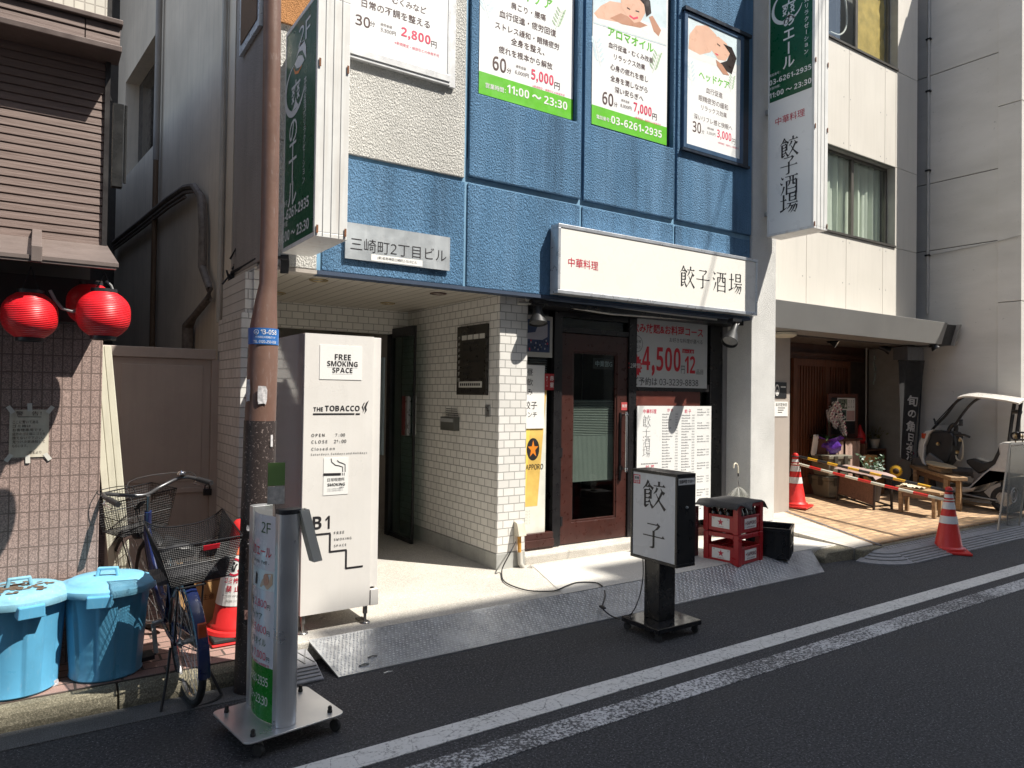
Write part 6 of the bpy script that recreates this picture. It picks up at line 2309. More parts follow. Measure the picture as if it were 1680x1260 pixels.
# saddle
mb = MB()
S = SEAT + Vector((-0.02, 0, 0.12))
vs, fs = [], []
prof = [(-0.12, 0.085, 0.0), (-0.10, 0.10, 0.02), (-0.04, 0.095, 0.026), (0.03, 0.05, 0.02), (0.09, 0.026, 0.016), (0.14, 0.018, 0.01)]
for x, w, z in prof:
    for k in range(9):
        a = math.pi * k / 8
        vs.append(S + Vector((x, w * math.cos(a), z + 0.045 * math.sin(a) - 0.03)))
for i in range(5):
    for k in range(8):
        fs.append((i * 9 + k, i * 9 + k + 1, (i + 1) * 9 + k + 1, (i + 1) * 9 + k))
fs += [tuple(range(9)), tuple(range(45, 54))[::-1]] + [(i * 9, (i + 1) * 9, (i + 1) * 9 + 8, i * 9 + 8) for i in range(5)]
mb.add(vs, fs, 0, True)
sd = bb_(mb, 'saddle', BLACKP)
bb_(MB().tube([SEAT + Vector((0.0, 0, -0.02)), S + Vector((0, 0, -0.02))], 0.0125, 10), 'seat_post', CHROME, 0, sd)
# drive: chain case, cranks, pedals
mb = MB()
vs = []
outl = [(BBp.x + 0.10 * math.cos(rad(a)), 0.27 + 0.10 * math.sin(rad(a))) for a in range(-80, 81, 16)] + [(0.0 + 0.06 * math.cos(rad(a)), WR + 0.055 * math.sin(rad(a))) for a in range(100, 261, 20)]
mb.prism([(x, -0.048, z) for x, z in outl], (0, -0.018, 0))
bb_(mb, 'chain_case', BLACKM, 0.004)
mb = MB()
for s, a in ((-1, rad(60)), (1, rad(240))):
    e = BBp + Vector((0.165 * math.cos(a), 0.075 * s, 0.165 * math.sin(a)))
    mb.bar(BBp + Vector((0, 0.07 * s, 0)), e, 0.024, 0.012)
mb.tube([BBp + Vector((0, -0.075, 0)), BBp + Vector((0, 0.075, 0))], 0.016, 12)
cr = bb_(mb, 'crank', STEEL, 0.003)
for s, a in ((-1, rad(60)), (1, rad(240))):
    e = BBp + Vector((0.165 * math.cos(a), 0.075 * s, 0.165 * math.sin(a)))
    mb = MB()
    mb.tube([e, e + Vector((0, 0.095 * s, 0))], 0.006, 8)
    mb.obox(e + Vector((0, 0.055 * s, 0)), (0.042, 0, 0), (0, 0.040, 0), (0, 0, 0.012))
    bb_(mb, 'pedal', BLACKP, 0.004, cr)
# double-leg stand, rear reflector, lock
mb = MB()
for s in (-1, 1):
    mb.tube([(0.02, 0.075 * s, WR - 0.02), (0.0, 0.10 * s, 0.16), (-0.07, 0.15 * s, 0.012)], 0.0075, 8)
mb.tube(smooth_path([Vector((-0.07, -0.15, 0.012)), Vector((-0.10, -0.10, 0.008)), Vector((-0.11, 0.0, 0.008)), Vector((-0.10, 0.10, 0.008)), Vector((-0.07, 0.15, 0.012))]), 0.0075, 8)
bb_(mb, 'kick_stand', BLACKM)
mb = MB()
d = Vector((math.cos(rad(150)), 0, math.sin(rad(150))))
c = Vector((0, 0, WR)) + d * (WR + 0.032)
mb.obox(c, (0.010, 0, 0), (0, 0.020, 0), (0, 0, 0.036))
bb_(mb, 'reflector', M('amber_red_reflector', (0.42, 0.07, 0.02), 0.15), 0.003)
mb = MB()
mb.torus((0.07, 0.055, WR + 0.16), (0.3, 1, 0.1), 0.06, 0.009, 20, 8)
bb_(mb, 'ring_lock', BLACKM)

# ------------------------------------------------------------------ wheeled banner stand in the foreground
t = thing('banner_stand', 'silver wheeled stand with a curved 2F price banner beside the brown pole', 'sign stand', (1.025, 3.525, 0.0), rad(8))
BRUSH = M('brushed_aluminium', (0.60, 0.60, 0.60), 0.38, 0.75, var=0.06, vs=3)
mb = MB()
hw, hd, cr_ = 0.245, 0.215, 0.035
pts = []
for cx, cy, a0 in ((hw - cr_, hd - cr_, 0), (-hw + cr_, hd - cr_, 90), (-hw + cr_, -hd + cr_, 180), (hw - cr_, -hd + cr_, 270)):
    for k in range(7):
        a = rad(a0 + 15 * k)
        pts.append((cx + cr_ * math.cos(a), cy + cr_ * math.sin(a), 0.082))
mb.prism(pts, (0, 0, 0.008))
mb.build('base_plate', BRUSH, t, True, bevel=0.0015)
for sx in (-1, 1):
    for sy in (-1, 1):
        x, y = sx * (hw - 0.055), sy * (hd - 0.055)
        mb = MB()
        mb.lathe([(0.012, 0.090), (0.012, 0.100), (0.010, 0.102), (0.010, 0.116), (0.006, 0.121), (0, 0.122)], (x, y, 0), 10)
        mb.build('bolt', M('dark_bolt', (0.03, 0.028, 0.026), 0.4, 0.6), t, True)
        mb = MB()
        mb.lathe([(0.0, -0.011), (0.026, -0.011), (0.029, -0.006), (0.029, 0.006), (0.026, 0.011), (0, 0.011)], (x + 0.02, y - 0.02, 0.029), 20, 0, (1, 0.5, 0))
        mb.prism([(x - 0.005, y - 0.015, 0.081), (x + 0.035, y - 0.035, 0.035), (x + 0.045, y - 0.015, 0.03), (x + 0.03, y + 0.02, 0.081)], (0.012, 0.024, 0), 1)
        mb.build('caster', [RUBBER, M('caster_fork', (0.12, 0.12, 0.12), 0.4, 0.5)], t, True, bevel=0.002)
PXo = -0.030
mb = MB()
pr = []
for k in range(13):
    a = rad(180 + 15 * k)
    pr.append((PXo + 0.052 * math.cos(a), -0.145 + 0.034 * math.sin(a)))
pr += [(PXo + 0.052, -0.112), (PXo - 0.052, -0.112)]
mb.prism([(x, y, 0.091) for x, y in pr], (0, 0, 0.985))
mb.prism([(x, 0.035 - y + 0.01, 0.091) for x, y in pr][::-1], (0, 0, 0.985))
mb.build('edge_post', BRUSH, t, True, bevel=0.002)
mb = MB()
mb.prism([(PXo + (x - PXo) * 1.06, y * 1.02, 1.077) for x, y in pr], (0, 0, 0.022))
mb.build('post_cap', BLACKP, t, True, bevel=0.003)
C0 = 0.255
sag = 0.024
R_ = C0 * C0 / (8 * sag) + sag / 2
cyc = Cyl((PXo - 0.046 - sag + R_, 0.022, 0.0), R_, math.pi)
half = math.asin(C0 / 2 / R_) * R_
mb = MB()
N_ = 24


def band(z0, z1, mi, n, a0=-half, a1=half):
    for k in range(N_):
        p0, p1 = a0 + (a1 - a0) * k / N_, a0 + (a1 - a0) * (k + 1) / N_
        mb.quad(cyc.p(p0, z0, n), cyc.p(p1, z0, n), cyc.p(p1, z1, n), cyc.p(p0, z1, n), mi)


band(0.345, 1.06, 0, 0.0)
band(0.092, 0.3445, 1, 0.0)
cyc.p  # curved face
T = lambda s, a0, a1, z, h, m, bo=0.005: mb.text(cyc, s, a0, a1, z, h, 0.0012, m, bo)
e_ = half - 0.025
T('2F', e_ - 0.085, e_ - 0.008, 1.0, 0.052, 2)
T('爽のエール', e_ - 0.235, e_, 0.885, 0.055, 3, 0.012)
T('- So no Yell -', e_ - 0.20, e_ - 0.015, 0.835, 0.018, 4, 0)
band(0.705, 0.80, 5, 0.0012, -half, half)
mb.poly(cyc, [(e_ - 0.09, 0.715), (e_ - 0.02, 0.712), (e_ + 0.012, 0.74), (e_ + 0.012, 0.79), (e_ - 0.03, 0.785), (e_ - 0.07, 0.75)], 0.0024, 6)
mb.ell(cyc, e_ - 0.035, 0.757, 0.022, 0.028, 0.003, 7)
mb.poly(cyc, [(e_ - 0.15, 0.72), (e_ - 0.12, 0.72), (e_ - 0.115, 0.77), (e_ - 0.14, 0.78)], 0.0024, 4)
for z, s in ((0.635, '2,800'), (0.513, '5,000'), (0.39, '7,000')):
    T('30分' if s[0] == '2' else '60分', e_ - 0.26, e_ - 0.17, z, 0.04, 4)
    T(s, e_ - 0.15, e_ - 0.03, z, 0.042, 8)
    T('円', e_ - 0.025, e_ - 0.003, z - 0.008, 0.024, 4)
T('ボディケア', e_ - 0.24, e_ - 0.065, 0.575, 0.036, 2)
T('アロマオイル', e_ - 0.24, e_ - 0.03, 0.455, 0.036, 2)
T('※新規限定・他割引との併用不可', e_ - 0.25, e_ - 0.002, 0.352, 0.013, 3, 0.01)
T('03-6261-2935', e_ - 0.25, e_ - 0.01, 0.275, 0.042, 9)
T('11:00〜23:30', e_ - 0.25, e_ - 0.01, 0.185, 0.042, 9)
mb.build('curved_banner', [M('banner_film', (0.62, 0.64, 0.70), 0.25, var=0.03), M('banner_green', (0.01, 0.20, 0.02), 0.3), DKGREEN, RED, INK, PALEBLUE, M('banner_tan', (0.55, 0.40, 0.28), 0.4), SKIN2, PINKRED, SIGNWHITE], t, True)
mb = MB()
for k in range(N_):
    p0, p1 = -half + 2 * half * k / N_, -half + 2 * half * (k + 1) / N_
    mb.quad(cyc.p(p0, 0.092, 0.006), cyc.p(p1, 0.092, 0.006), cyc.p(p1, 1.085, 0.006), cyc.p(p0, 1.085, 0.006))
CLEAR = glass('clear_plastic', (0.96, 0.97, 0.96), 0.04, tr=0.96, graze=0.22)
mb.build('clear_cover', CLEAR, t, True)
# leaflet card on top and a clear box hung on the side
mb = MB()
mb.box(PXo - 0.06, PXo + 0.02, -0.10, -0.02, 1.10, 1.108)
mb.obox((PXo - 0.03, -0.06, 1.205), (0.045, -0.012, 0), (0.0008, 0.003, 0), (0, 0, 0.115))
mb.build('card_holder', CLEAR, t, True)
mb = MB()
mb.obox((PXo - 0.03, -0.0635, 1.255), (0.038, -0.0102, 0), (0.0002, 0.0006, 0), (0, 0, 0.055))
mb.obox((PXo - 0.03, -0.0635, 1.155), (0.038, -0.0102, 0), (0.0002, 0.0006, 0), (0, 0, 0.042), 1)
mb.build('leaflet', [M('leaflet_green', (0.16, 0.27, 0.08), 0.5), M('leaflet_grey', (0.50, 0.47, 0.43), 0.5, var=0.3, vs=40)], t, True)
mb = MB()
ax_, az_ = Vector((0.034, 0.008, 0.0)), Vector((-0.036, 0, 0.125))
c = Vector((PXo + 0.100, -0.15, 0.965))
for o, hx_, hy_ in ((Vector((0.0, -0.025, 0)), ax_, Vector((0, 0.0015, 0))), (Vector((0.0, 0.025, 0)), ax_, Vector((0, 0.0015, 0)))):
    mb.obox(c + o, hx_ * 0.7, hy_, az_ * -1)
mb.obox(c + ax_ * 0.7, (0.0015, 0, 0), (0, 0.026, 0), az_ * -1)
mb.obox(c - ax_ * 0.7, (0.0015, 0, 0), (0, 0.026, 0), az_ * -1)
mb.obox(c - Vector((-0.036, 0, 0.125)), ax_ * 0.72, (0, 0.027, 0), (0, 0, 0.003))
mb.tube([c + Vector((-0.05, 0, 0.10)), (PXo + 0.04, -0.16, 1.06), (PXo + 0.02, -0.17, 1.085)], 0.002, 5)
mb.build('brochure_box', glass('frosted_plastic', (0.88, 0.88, 0.85), 0.2, milky=0.6, tr=0.95), t, True)
MB().obox(c + Vector((0.01, 0, -0.0)), ax_ * 0.25, (0, 0.012, 0), az_ * -0.92).build('brochures', M('ivory_paper', (0.80, 0.76, 0.62), 0.7), t, True)

# ------------------------------------------------------------------ tall sign box of the smoking room
BY = 4.47
t = thing('sign_cabinet', 'tall white steel sign cabinet lettered for the free smoking space', 'sign', (1.68, 4.75, 0.12))
bx0, bx1, bx2 = onY(497, 700, BY).x, onY(610.5, 760, BY).x, onY(620.5, 760, BY).x
z0, z1 = 0.238, onY(500, 546, BY).z
CAB = M('cabinet_white', (0.74, 0.71, 0.67), 0.38, 0.05, var=0.04, vs=2, scuff=0.10, streak=0.12, scol=(0.58, 0.54, 0.48))
CABG = M('cabinet_gloss_grey', (0.30, 0.27, 0.27), 0.10, 0.0, var=0.05, vs=2, spec=0.9)
mb = MB()
mb.box(bx0 + 0.004, bx1, BY, BY + 0.02, z0, z1)
P = PY(BY - 0.0005)
B_ = lambda s, L, R, m=1, bo=0.0, h=None: mb.tpx(P, s, L, R, 0.0015, m, bo if bo else 0.012, h)
# paper
q0, q1 = P.at(524, 622), P.at(594, 569)
mb.slab(P, q0[0], q1[0], q0[1], q1[1], 0.0, 0.0025, 2)
for s, L, R in (('FREE', (549, 585.5), (575.5, 586.5)), ('SMOKING', (536.5, 596.5), (586.5, 597.5)), ('SPACE', (545, 607), (578, 608))):
    mb.tpx(P, s, L, R, 0.004, 1, 0.05)
    a0, b0 = P.at(*L)
    a1, b1 = P.at(*R)
    mb.stroke(P, [(a0, (b0 + b1) / 2 - 0.024), (a1, (b0 + b1) / 2 - 0.024)], 0.0012, 0.004, 3)
B_('THE', (514, 671.3), (530, 671.3), 1, 0.03)
B_('TOBACCO', (533, 669.6), (590, 670), 1, 0.05)
for u0, u1 in ((513.5, 581.5), (583.5, 590.5)):
    a0, b0 = P.at(u0, 679)
    a1, b1 = P.at(u1, 679.3)
    mb.rect(P, a0, a1, (b0 + b1) / 2 - 0.005, (b0 + b1) / 2 + 0.005, 0.0015, 1)
sm = lambda pts, w: mb.stroke(P, [P.at(*p) for p in pts], w, 0.0015, 1)
sm([(598, 678.5), (600.5, 673), (599, 668), (602, 661), (605, 657)], [0.001, 0.011, 0.015, 0.010, 0.001])
sm([(595.5, 677), (596.5, 672.5), (594.5, 667.5), (597, 662), (599, 660)], [0.001, 0.006, 0.008, 0.006, 0.001])
B_('O P E N', (511, 714.3), (532.5, 713.7))
B_('7 : 00', (550, 713.8), (566, 713.3))
B_('C L O S E', (511, 725), (537, 724.4))
B_('21 : 00', (548, 724.3), (568, 723.6))
B_('C l o s e d  o n', (511, 736.8), (549, 735.6))
B_('S a t u r d a y s , S u n d a y s  a n d  H o l i d a y s', (510, 746.3), (602, 742.8))
# white smoking notice
q0, q1 = P.at(530, 813), P.at(571.5, 750)
mb.slab(P, q0[0], q1[0], q0[1], q1[1], 0.0, 0.002, 2)
N3 = 0.0035
ln = lambda pts, w, m=1: mb.stroke(P, [P.at(*p) for p in pts], w, N3, m)
ln([(530.5, 778.5), (559, 777.8)], 0.016)
ln([(561.5, 780), (561.5, 775.5)], 0.004)
ln([(564.5, 780), (564.5, 775.5)], 0.004)
ln([(543, 752), (544, 758), (550, 763), (556, 764), (562, 766), (562, 774)], 0.005)
ln([(553, 755), (556, 758), (562, 760), (566, 762), (566, 774)], 0.005)
mb.tpx(P, '日常喫煙所', (537, 787), (565, 786), N3, 1)
mb.tpx(P, 'SMOKING', (537, 795.5), (565.5, 794), N3, 1, 0.04)
mb.tpx(P, 'AREA', (556, 799.5), (564, 799), N3, 1)
for k in range(2):
    mb.tpx(P, 'たばこは所定の場所で', (537, 802 + 3 * k), (562, 801 + 3 * k), N3, 3)
B_('B', (513, 858), (527.5, 857.5), 1, 0.05, 0.083)
B_('1', (533.5, 857), (541, 856.8), 1, 0.05, 0.083)
for s, L, R in (('F R E E', (548, 874.3), (564.5, 873)), ('S M O K I N G', (548, 884.8), (576.5, 882.7)), ('S P A C E', (548, 895.3), (568, 893.8))):
    B_(s, L, R)
st_ = [P.at(*p) for p in ((512.5, 877.3), (541, 875.5), (541.3, 905), (567.3, 902.5), (568, 932), (594, 929))]
for i in range(5):
    a, b = st_[i], st_[i + 1]
    if abs(b[0] - a[0]) > abs(b[1] - a[1]): mb.rect(P, a[0] - 0.005, b[0] + 0.005, (a[1] + b[1]) / 2 - 0.006, (a[1] + b[1]) / 2 + 0.006, 0.0015, 1)
    else: mb.rect(P, (a[0] + b[0]) / 2 - 0.006, (a[0] + b[0]) / 2 + 0.006, st_[i + 2][1] if i + 2 < 6 else b[1], a[1] if i < 1 else st_[i - 1][1] * 0 + a[1], 0.0017, 1)
mb.build('front_panel', [CAB, INK, SIGNWHITE, GREYINK], t)
mb = MB()
mb.box(bx1 + 0.004, bx2 + 0.012, BY + 0.012, BY + 0.03, z0 + 0.12, z1 - 0.004)
mb.box(bx1 + 0.002, bx2 + 0.014, BY - 0.008, BY + 0.03, z0, z0 + 0.105)
mb.box(bx1 - 0.0, bx1 + 0.003, BY + 0.02, BY + 0.04, z0, z1, 1)
mb.build('edge_panel', [CAB, BLACKM], t, bevel=0.003)
mb = MB()
mb.box(bx0, bx0 + 0.02, BY + 0.0205, 5.10, z0, z1)
mb.build('side_panel', CABG, t)
mb = MB()
mb.box(bx0 + 0.021, bx2 + 0.01, BY + 0.04, 5.09, z1 - 0.03, z1 - 0.004)
mb.box(bx0 + 0.021, bx2 + 0.01, 5.07, 5.09, z0, z1 - 0.031)
mb.box(bx2 - 0.006, bx2 + 0.01, BY + 0.04, 5.068, z0, z1 - 0.031)
mb.box(bx0 + 0.021, bx2 - 0.007, BY + 0.04, 5.068, z0, z0 + 0.01)
mb.build('casing', CAB, t)
for x, y in ((bx0 + 0.03, BY + 0.03), (bx1 - 0.02, BY + 0.03), (bx0 + 0.03, 5.05), (bx1 - 0.02, 5.05)):
    mb = MB()
    mb.tube([(x, y, z0 - 0.001), (x, y, z0 - 0.055)], 0.016, 12)
    mb.tube([(x, y, z0 - 0.05), (x, y, 0.128)], 0.010, 10)
    mb.lathe([(0.0, 0.135), (0.02, 0.135), (0.034, 0.127), (0.036, 0.121), (0, 0.121)], (x, y, 0), 20)
    mb.box(x - 0.025, x + 0.025, y - 0.004, y + 0.11, 0.1205, 0.128)
    mb.build('levelling_foot', M('worn_steel_foot', (0.22, 0.21, 0.20), 0.35, 0.8, var=0.2), t)

# ------------------------------------------------------------------ black standing sign with the dumpling characters
t = thing('standing_sign', 'black wheeled standing sign whose pale face reads dumpling in two characters', 'sign', (3.71, 3.6, 0))
sx0, sx1, sy0, sy1, sz0, sz1 = 3.62, 3.80, 3.375, 3.825, 0.495, 1.128
SPX = PX(sx0)
A0, A1 = -sy1, -sy0
mb = MB()
mb.slab(SPX, A0 + 0.022, A1 - 0.022, sz0 + 0.022, sz1 - 0.022, -0.03, -0.004)
W_ = A1 - A0
for ch, v0 in (('餃', 812), ('子', 879)):
    a, b = SPX.at(1071, v0)
    mincho(mb, SPX, ch, a + 0.004, b, 0.225, 0.205, -0.003, 1, 1.4)
s0, s1 = SPX.at(1039, 792), SPX.at(1050, 779)
mb.rect(SPX, s0[0], s1[0], s0[1], s1[1], -0.0032, 2)
mb.rect(SPX, s0[0] + 0.007, s1[0] - 0.007, s0[1] + 0.024, s1[1] - 0.006, -0.0026, 0)
mb.text(SPX, '禁煙', s0[0] + 0.010, s1[0] - 0.010, (s0[1] + s1[1]) / 2 + 0.008, None, -0.002, 1, 0.02)
mb.text(SPX, '時間帯', s0[0] + 0.006, s1[0] - 0.006, s0[1] + 0.012, None, -0.002, 0, 0.01)
mb.build('face_panel', [M('sign_opal', (0.58, 0.59, 0.60), 0.3, var=0.02, vs=2), INK, RED], t)
mb = MB()
for a, b, c, d in ((A0, A1, sz0, sz0 + 0.0215), (A0, A1, sz1 - 0.0215, sz1), (A0, A0 + 0.0215, sz0 + 0.022, sz1 - 0.022), (A1 - 0.0215, A1, sz0 + 0.022, sz1 - 0.022)):
    mb.slab(SPX, a, b, c, d, -(sx1 - sx0), 0.0)
mb.slab(SPX, A0 + 0.022, A1 - 0.022, sz0 + 0.022, sz1 - 0.022, -(sx1 - sx0) + 0.004, -(sx1 - sx0) + 0.02)
mb.build('casing', M('black_sign_casing', (0.010, 0.010, 0.012), 0.35, 0.1, var=0.2), t, bevel=0.003)
SF = PY(sy0)
mb = MB()
q = SF.at(1112, 788), SF.at(1131, 779)
mb.rect(SF, sx0 + 0.008, sx1 - 0.012, sz1 - 0.075, sz1 - 0.03, 0.0015, 0)
mb.text(SF, '営業時間 17:00〜', sx0 + 0.015, sx1 - 0.02, sz1 - 0.052, 0.026, 0.003, 1, 0.02)
mb.lathe([(0.0, 0.012), (0.009, 0.010), (0.010, 0.0)], SF.p(3.71, 0.90, 0), 10, 2, (0, -1, 0))
mb.build('side_label', [PAPER, INK, STEEL], t)
mb = MB()
mb.box(3.635, 3.79, 3.545, 3.695, 0.092, 0.494)
mb.build('column', M('black_column', (0.012, 0.012, 0.013), 0.3, 0.1), t, bevel=0.004)
mb = MB()
mb.box(3.50, 3.925, 3.42, 3.78, 0.058, 0.0915)
mb.build('base', M('black_gloss_base', (0.02, 0.02, 0.022), 0.16, 0.2, var=0.1), t, bevel=0.004)
for x, y in ((3.53, 3.45), (3.89, 3.45), (3.53, 3.75), (3.89, 3.75)):
    mb = MB()
    mb.lathe([(0.0, -0.010), (0.024, -0.010), (0.026, 0.0), (0.024, 0.010), (0, 0.010)], (x, y, 0.026), 18, 0, (1, 0.4, 0))
    mb.box(x - 0.016, x + 0.016, y - 0.014, y + 0.014, 0.045, 0.0575)
    mb.build('caster', RUBBER, t)
# its cable, lying across pavement and ramp to the socket box
pts = [onY(846, 889, 5.21), onZ(838, 905, 0.32), onZ(826, 928, 0.18)] + [onZ(u, v, 0.132) for u, v in ((823, 940), (826, 952), (840, 961), (868, 969), (900, 970), (914, 968), (930, 961), (945, 956), (962, 955), (978, 956), (984, 958.5), (987, 961))]
for u, v in ((990, 964), (993, 975), (991, 985), (988, 996), (993, 1003), (1004, 1011), (1016, 1016)):
    q = onZ(u, v, 0.10)
    for _ in range(4):
        q = onZ(u, v, max(0.006, ramp_z(q.y)) + 0.017)
    pts.append(q)
mb = MB()
mb.tube(smooth_path(pts, 4), 0.0055, 8)
pl_ = pts[-4]
mb.tube([pl_ + Vector((0, 0.03, 0.0)), pl_, pl_ + Vector((0.0, -0.035, 0))], [0.007, 0.015, 0.007], 8)
tag(mb.build('power_cable', CABLE), 'black cable winding over the pavement from the socket box to the standing sign', 'cable')
mb = MB()
mb.tube(smooth_path([Vector((3.625, 3.70, 0.50)), onX(1055, 945, 3.62), onX(1050, 975, 3.60), onX(1040, 1001, 3.57), Vector((3.53, 3.78, 0.05))], 5), 0.004, 6)
mb.build('hanging_cable', CABLE, t)

# ------------------------------------------------------------------ beer crates by the pillar
CRED = M('crate_red', (0.40, 0.012, 0.018), 0.35, var=0.08, vs=6, streak=0.1, scuff=0.12)
CW, CD, CH = 0.43, 0.375, 0.285


def crate_parts(t):
    mb = MB()
    w, d, h = CW / 2, CD / 2, CH
    th = 0.012
    for sx in (-1, 1):
        for sy in (-1, 1):
            mb.box(*sorted((sx * w, sx * (w - 0.055))), *sorted((sy * d, sy * (d - 0.055))), 0.0, h)
    for s in (-1, 1):
        mb.box(-w + 0.055, w - 0.055, *sorted((s * (d - 0.006), s * (d - 0.006 - th))), 0.012, 0.155)
        mb.box(-w + 0.055, w - 0.055, *sorted((s * (d - 0.002), s * (d - 0.03))), 0.245, h)
        mb.box(*sorted((s * (w - 0.006), s * (w - 0.006 - th))), -d + 0.055, d - 0.055, 0.012, 0.155)
        mb.box(*sorted((s * (w - 0.002), s * (w - 0.03))), -d + 0.055, d - 0.055, 0.245, h)
        mb.box(-w + 0.055, w - 0.055, *sorted((s * (d - 0.001), s * (d - 0.02))), 0.155, 0.166)
        mb.box(*sorted((s * (w - 0.001), s * (w - 0.02))), -d + 0.055, d - 0.055, 0.155, 0.166)
        for q in (-1, 1):     # rounded window corners
            x = q * (w - 0.055)
            y = s * (d - 0.012)
            mb.prism([(x, y, 0.245), (x - q * 0.035, y, 0.245), (x - q * 0.012, y, 0.232), (x, y, 0.205)], (0, -s * 0.008, 0))
            y2 = q * (d - 0.055)
            x2 = s * (w - 0.012)
            mb.prism([(x2, y2, 0.245), (x2, y2 - q * 0.035, 0.245), (x2, y2 - q * 0.012, 0.232), (x2, y2, 0.205)], (-s * 0.008, 0, 0))
    mb.box(-w + 0.02, w - 0.02, -d + 0.02, d - 0.02, 0.004, 0.012)
    mb.build('crate_body', CRED, t, True, bevel=0.005)
    mb = MB()
    for k in range(1, 4):
        y = -d + CD * k / 4
        mb.box(-w + 0.03, w - 0.03, y - 0.003, y + 0.003, 0.014, 0.14)
    for k in range(1, 5):
        x = -w + CW * k / 5
        mb.box(x - 0.003, x + 0.003, -d + 0.03, d - 0.03, 0.014, 0.139)
    mb.build('dividers', CRED, t, True)
    star = [((0.034 if k % 2 == 0 else 0.0135) * math.sin(rad(k * 36)), (0.034 if k % 2 == 0 else 0.0135) * math.cos(rad(k * 36))) for k in range(10)]
    pf = Plane((0, -d + 0.0055, 0), (1, 0, 0), (0, 0, 1))
    mb = MB()
    mb.slab(pf, -0.10, 0.10, 0.045, 0.140, 0.0, 0.002)
    mb.poly(pf, [(-0.078 + x * 0.4, 0.098 + y * 0.4) for x, y in star], 0.0032, 1)
    mb.text(pf, 'SAPPORO', -0.060, 0.092, 0.098, 0.036, 0.0032, 2, 0.02)
    mb.text(pf, 'SAPPORO BREWERIES', -0.065, 0.075, 0.060, 0.011, 0.0032, 2, 0.01)
    mb.build('front_label', [SIGNWHITE, RED, M('crate_maroon_print', (0.16, 0.01, 0.03), 0.5)], t, True)
    ps = Plane((-w + 0.0055, 0, 0), (0, -1, 0), (0, 0, 1))
    mb = MB()
    mb.slab(ps, -0.095, 0.095, 0.045, 0.140, 0.0, 0.002)
    mb.poly(ps, [(x, 0.098 + y) for x, y in star], 0.0032, 1)
    mb.text(ps, 'SAPPORO BEER', -0.035, 0.035, 0.056, 0.008, 0.0032, 2)
    mb.text(ps, '20', 0.068, 0.084, 0.128, 0.012, 0.0032, 2)
    mb.text(ps, '633', -0.085, -0.064, 0.128, 0.010, 0.0032, 2)
    mb.build('side_label', [SIGNWHITE, RED, M('crate_maroon_print', (0.16, 0.01, 0.03), 0.5)], t, True)


czz = 0.100
crot = rad(7.5)
cc = Vector((5.385, 4.268, 0)) + Vector((math.cos(crot), math.sin(crot), 0)) * CW / 2 + Vector((-math.sin(crot), math.cos(crot), 0)) * CD / 2
t1 = thing('beer_crate', 'lower red beer crate of the two standing on the ramp', 'crate', (cc.x, cc.y, czz), crot, 'stacked red beer crates')
crate_parts(t1)
t2 = dup(t1, (cc.x + 0.006, cc.y + 0.008, czz + CH + 0.002), crot - rad(1), 'upper red beer crate under the dark mat, holding bottles')
t2['group'] = 'stacked red beer crates'
DGLASS = M('dark_bottle_glass', (0.012, 0.010, 0.008), 0.08, spec=0.8, coat=0.5)
mb0 = None
for i in range(5):
    for j in range(4):
        if not (j == 0 or i == 0 or j == 1): continue
        lx, ly = -CW / 2 + CW * (i + 0.5) / 5, -CD / 2 + CD * (j + 0.5) / 4
        lx, ly = lx * 0.86, ly * 0.84
        p = Vector((cc.x, cc.y, 0)) + Vector((math.cos(crot) * lx - math.sin(crot) * ly, math.sin(crot) * lx + math.cos(crot) * ly, czz + CH + 0.016))
        if mb0 is None:
            mb = MB()
            mb.lathe([(0.0, 0.0), (0.033, 0.0), (0.035, 0.006), (0.035, 0.15), (0.028, 0.18), (0.014, 0.21), (0.0125, 0.245), (0.015, 0.246), (0.015, 0.255), (0.0, 0.256)], (0, 0, 0), 18)
            mb0 = mb.build('beer_bottle', DGLASS, None, True)
            b_o = mb0
        else:
            b_o = mb0.copy()
            COL.objects.link(b_o)
        b_o.location = p
        tag(b_o, 'dark glass bottle standing inside the upper red crate', 'bottle', 'bottles inside the upper red crate')
# dark mat draped on top
mb = MB()
NX, NY = 26, 22
rnd = random.Random(6)
zt = czz + 2 * CH + 0.006
vs = []
for i in range(NX + 1):
    for j in range(NY + 1):
        a, b = -0.27 + 0.56 * i / NX, -0.195 + 0.44 * j / NY
        z = zt + 0.004 + 0.0015 * math.sin(a * 40) * math.cos(b * 31)
        ea = max(0, abs(a) - CW / 2)
        eb = max(0, abs(b) - CD / 2)
        z -= 0.9 * ea + (0.2 if b > 0 else 1.2) * eb
        if b < -0.10: z -= 0.0
        if a < -0.16 and b > 0.1: z += 0.01
        if a > 0.24: z -= 0.2 * (a - 0.24)
        yy_ = b - (0.05 * math.exp(-((a + 0.10) / 0.07) ** 2) if j == 0 else 0)
        if j == 0: z -= 0.06 * math.exp(-((a + 0.10) / 0.06) ** 2)
        aa = a - (0.05 if (i == 0 and j > 12) else 0)
        vs.append(Vector((cc.x, cc.y, 0)) + Vector((math.cos(crot) * aa - math.sin(crot) * yy_, math.sin(crot) * aa + math.cos(crot) * yy_, z)))
mb.add(vs, [(i * (NY + 1) + j, (i + 1) * (NY + 1) + j, (i + 1) * (NY + 1) + j + 1, i * (NY + 1) + j + 1) for i in range(NX) for j in range(NY)], 0, True)
mo = mb.build('rubber_mat', M('dark_mat', (0.045, 0.043, 0.042), 0.75, var=0.4, vs=90, bump=0.8, bs=260, speck=0.4))
sm_ = mo.modifiers.new('Solidify', 'SOLIDIFY')
sm_.thickness = 0.005
tag(mo, 'dark ribbed rubber mat draped over the upper red crate', 'mat')

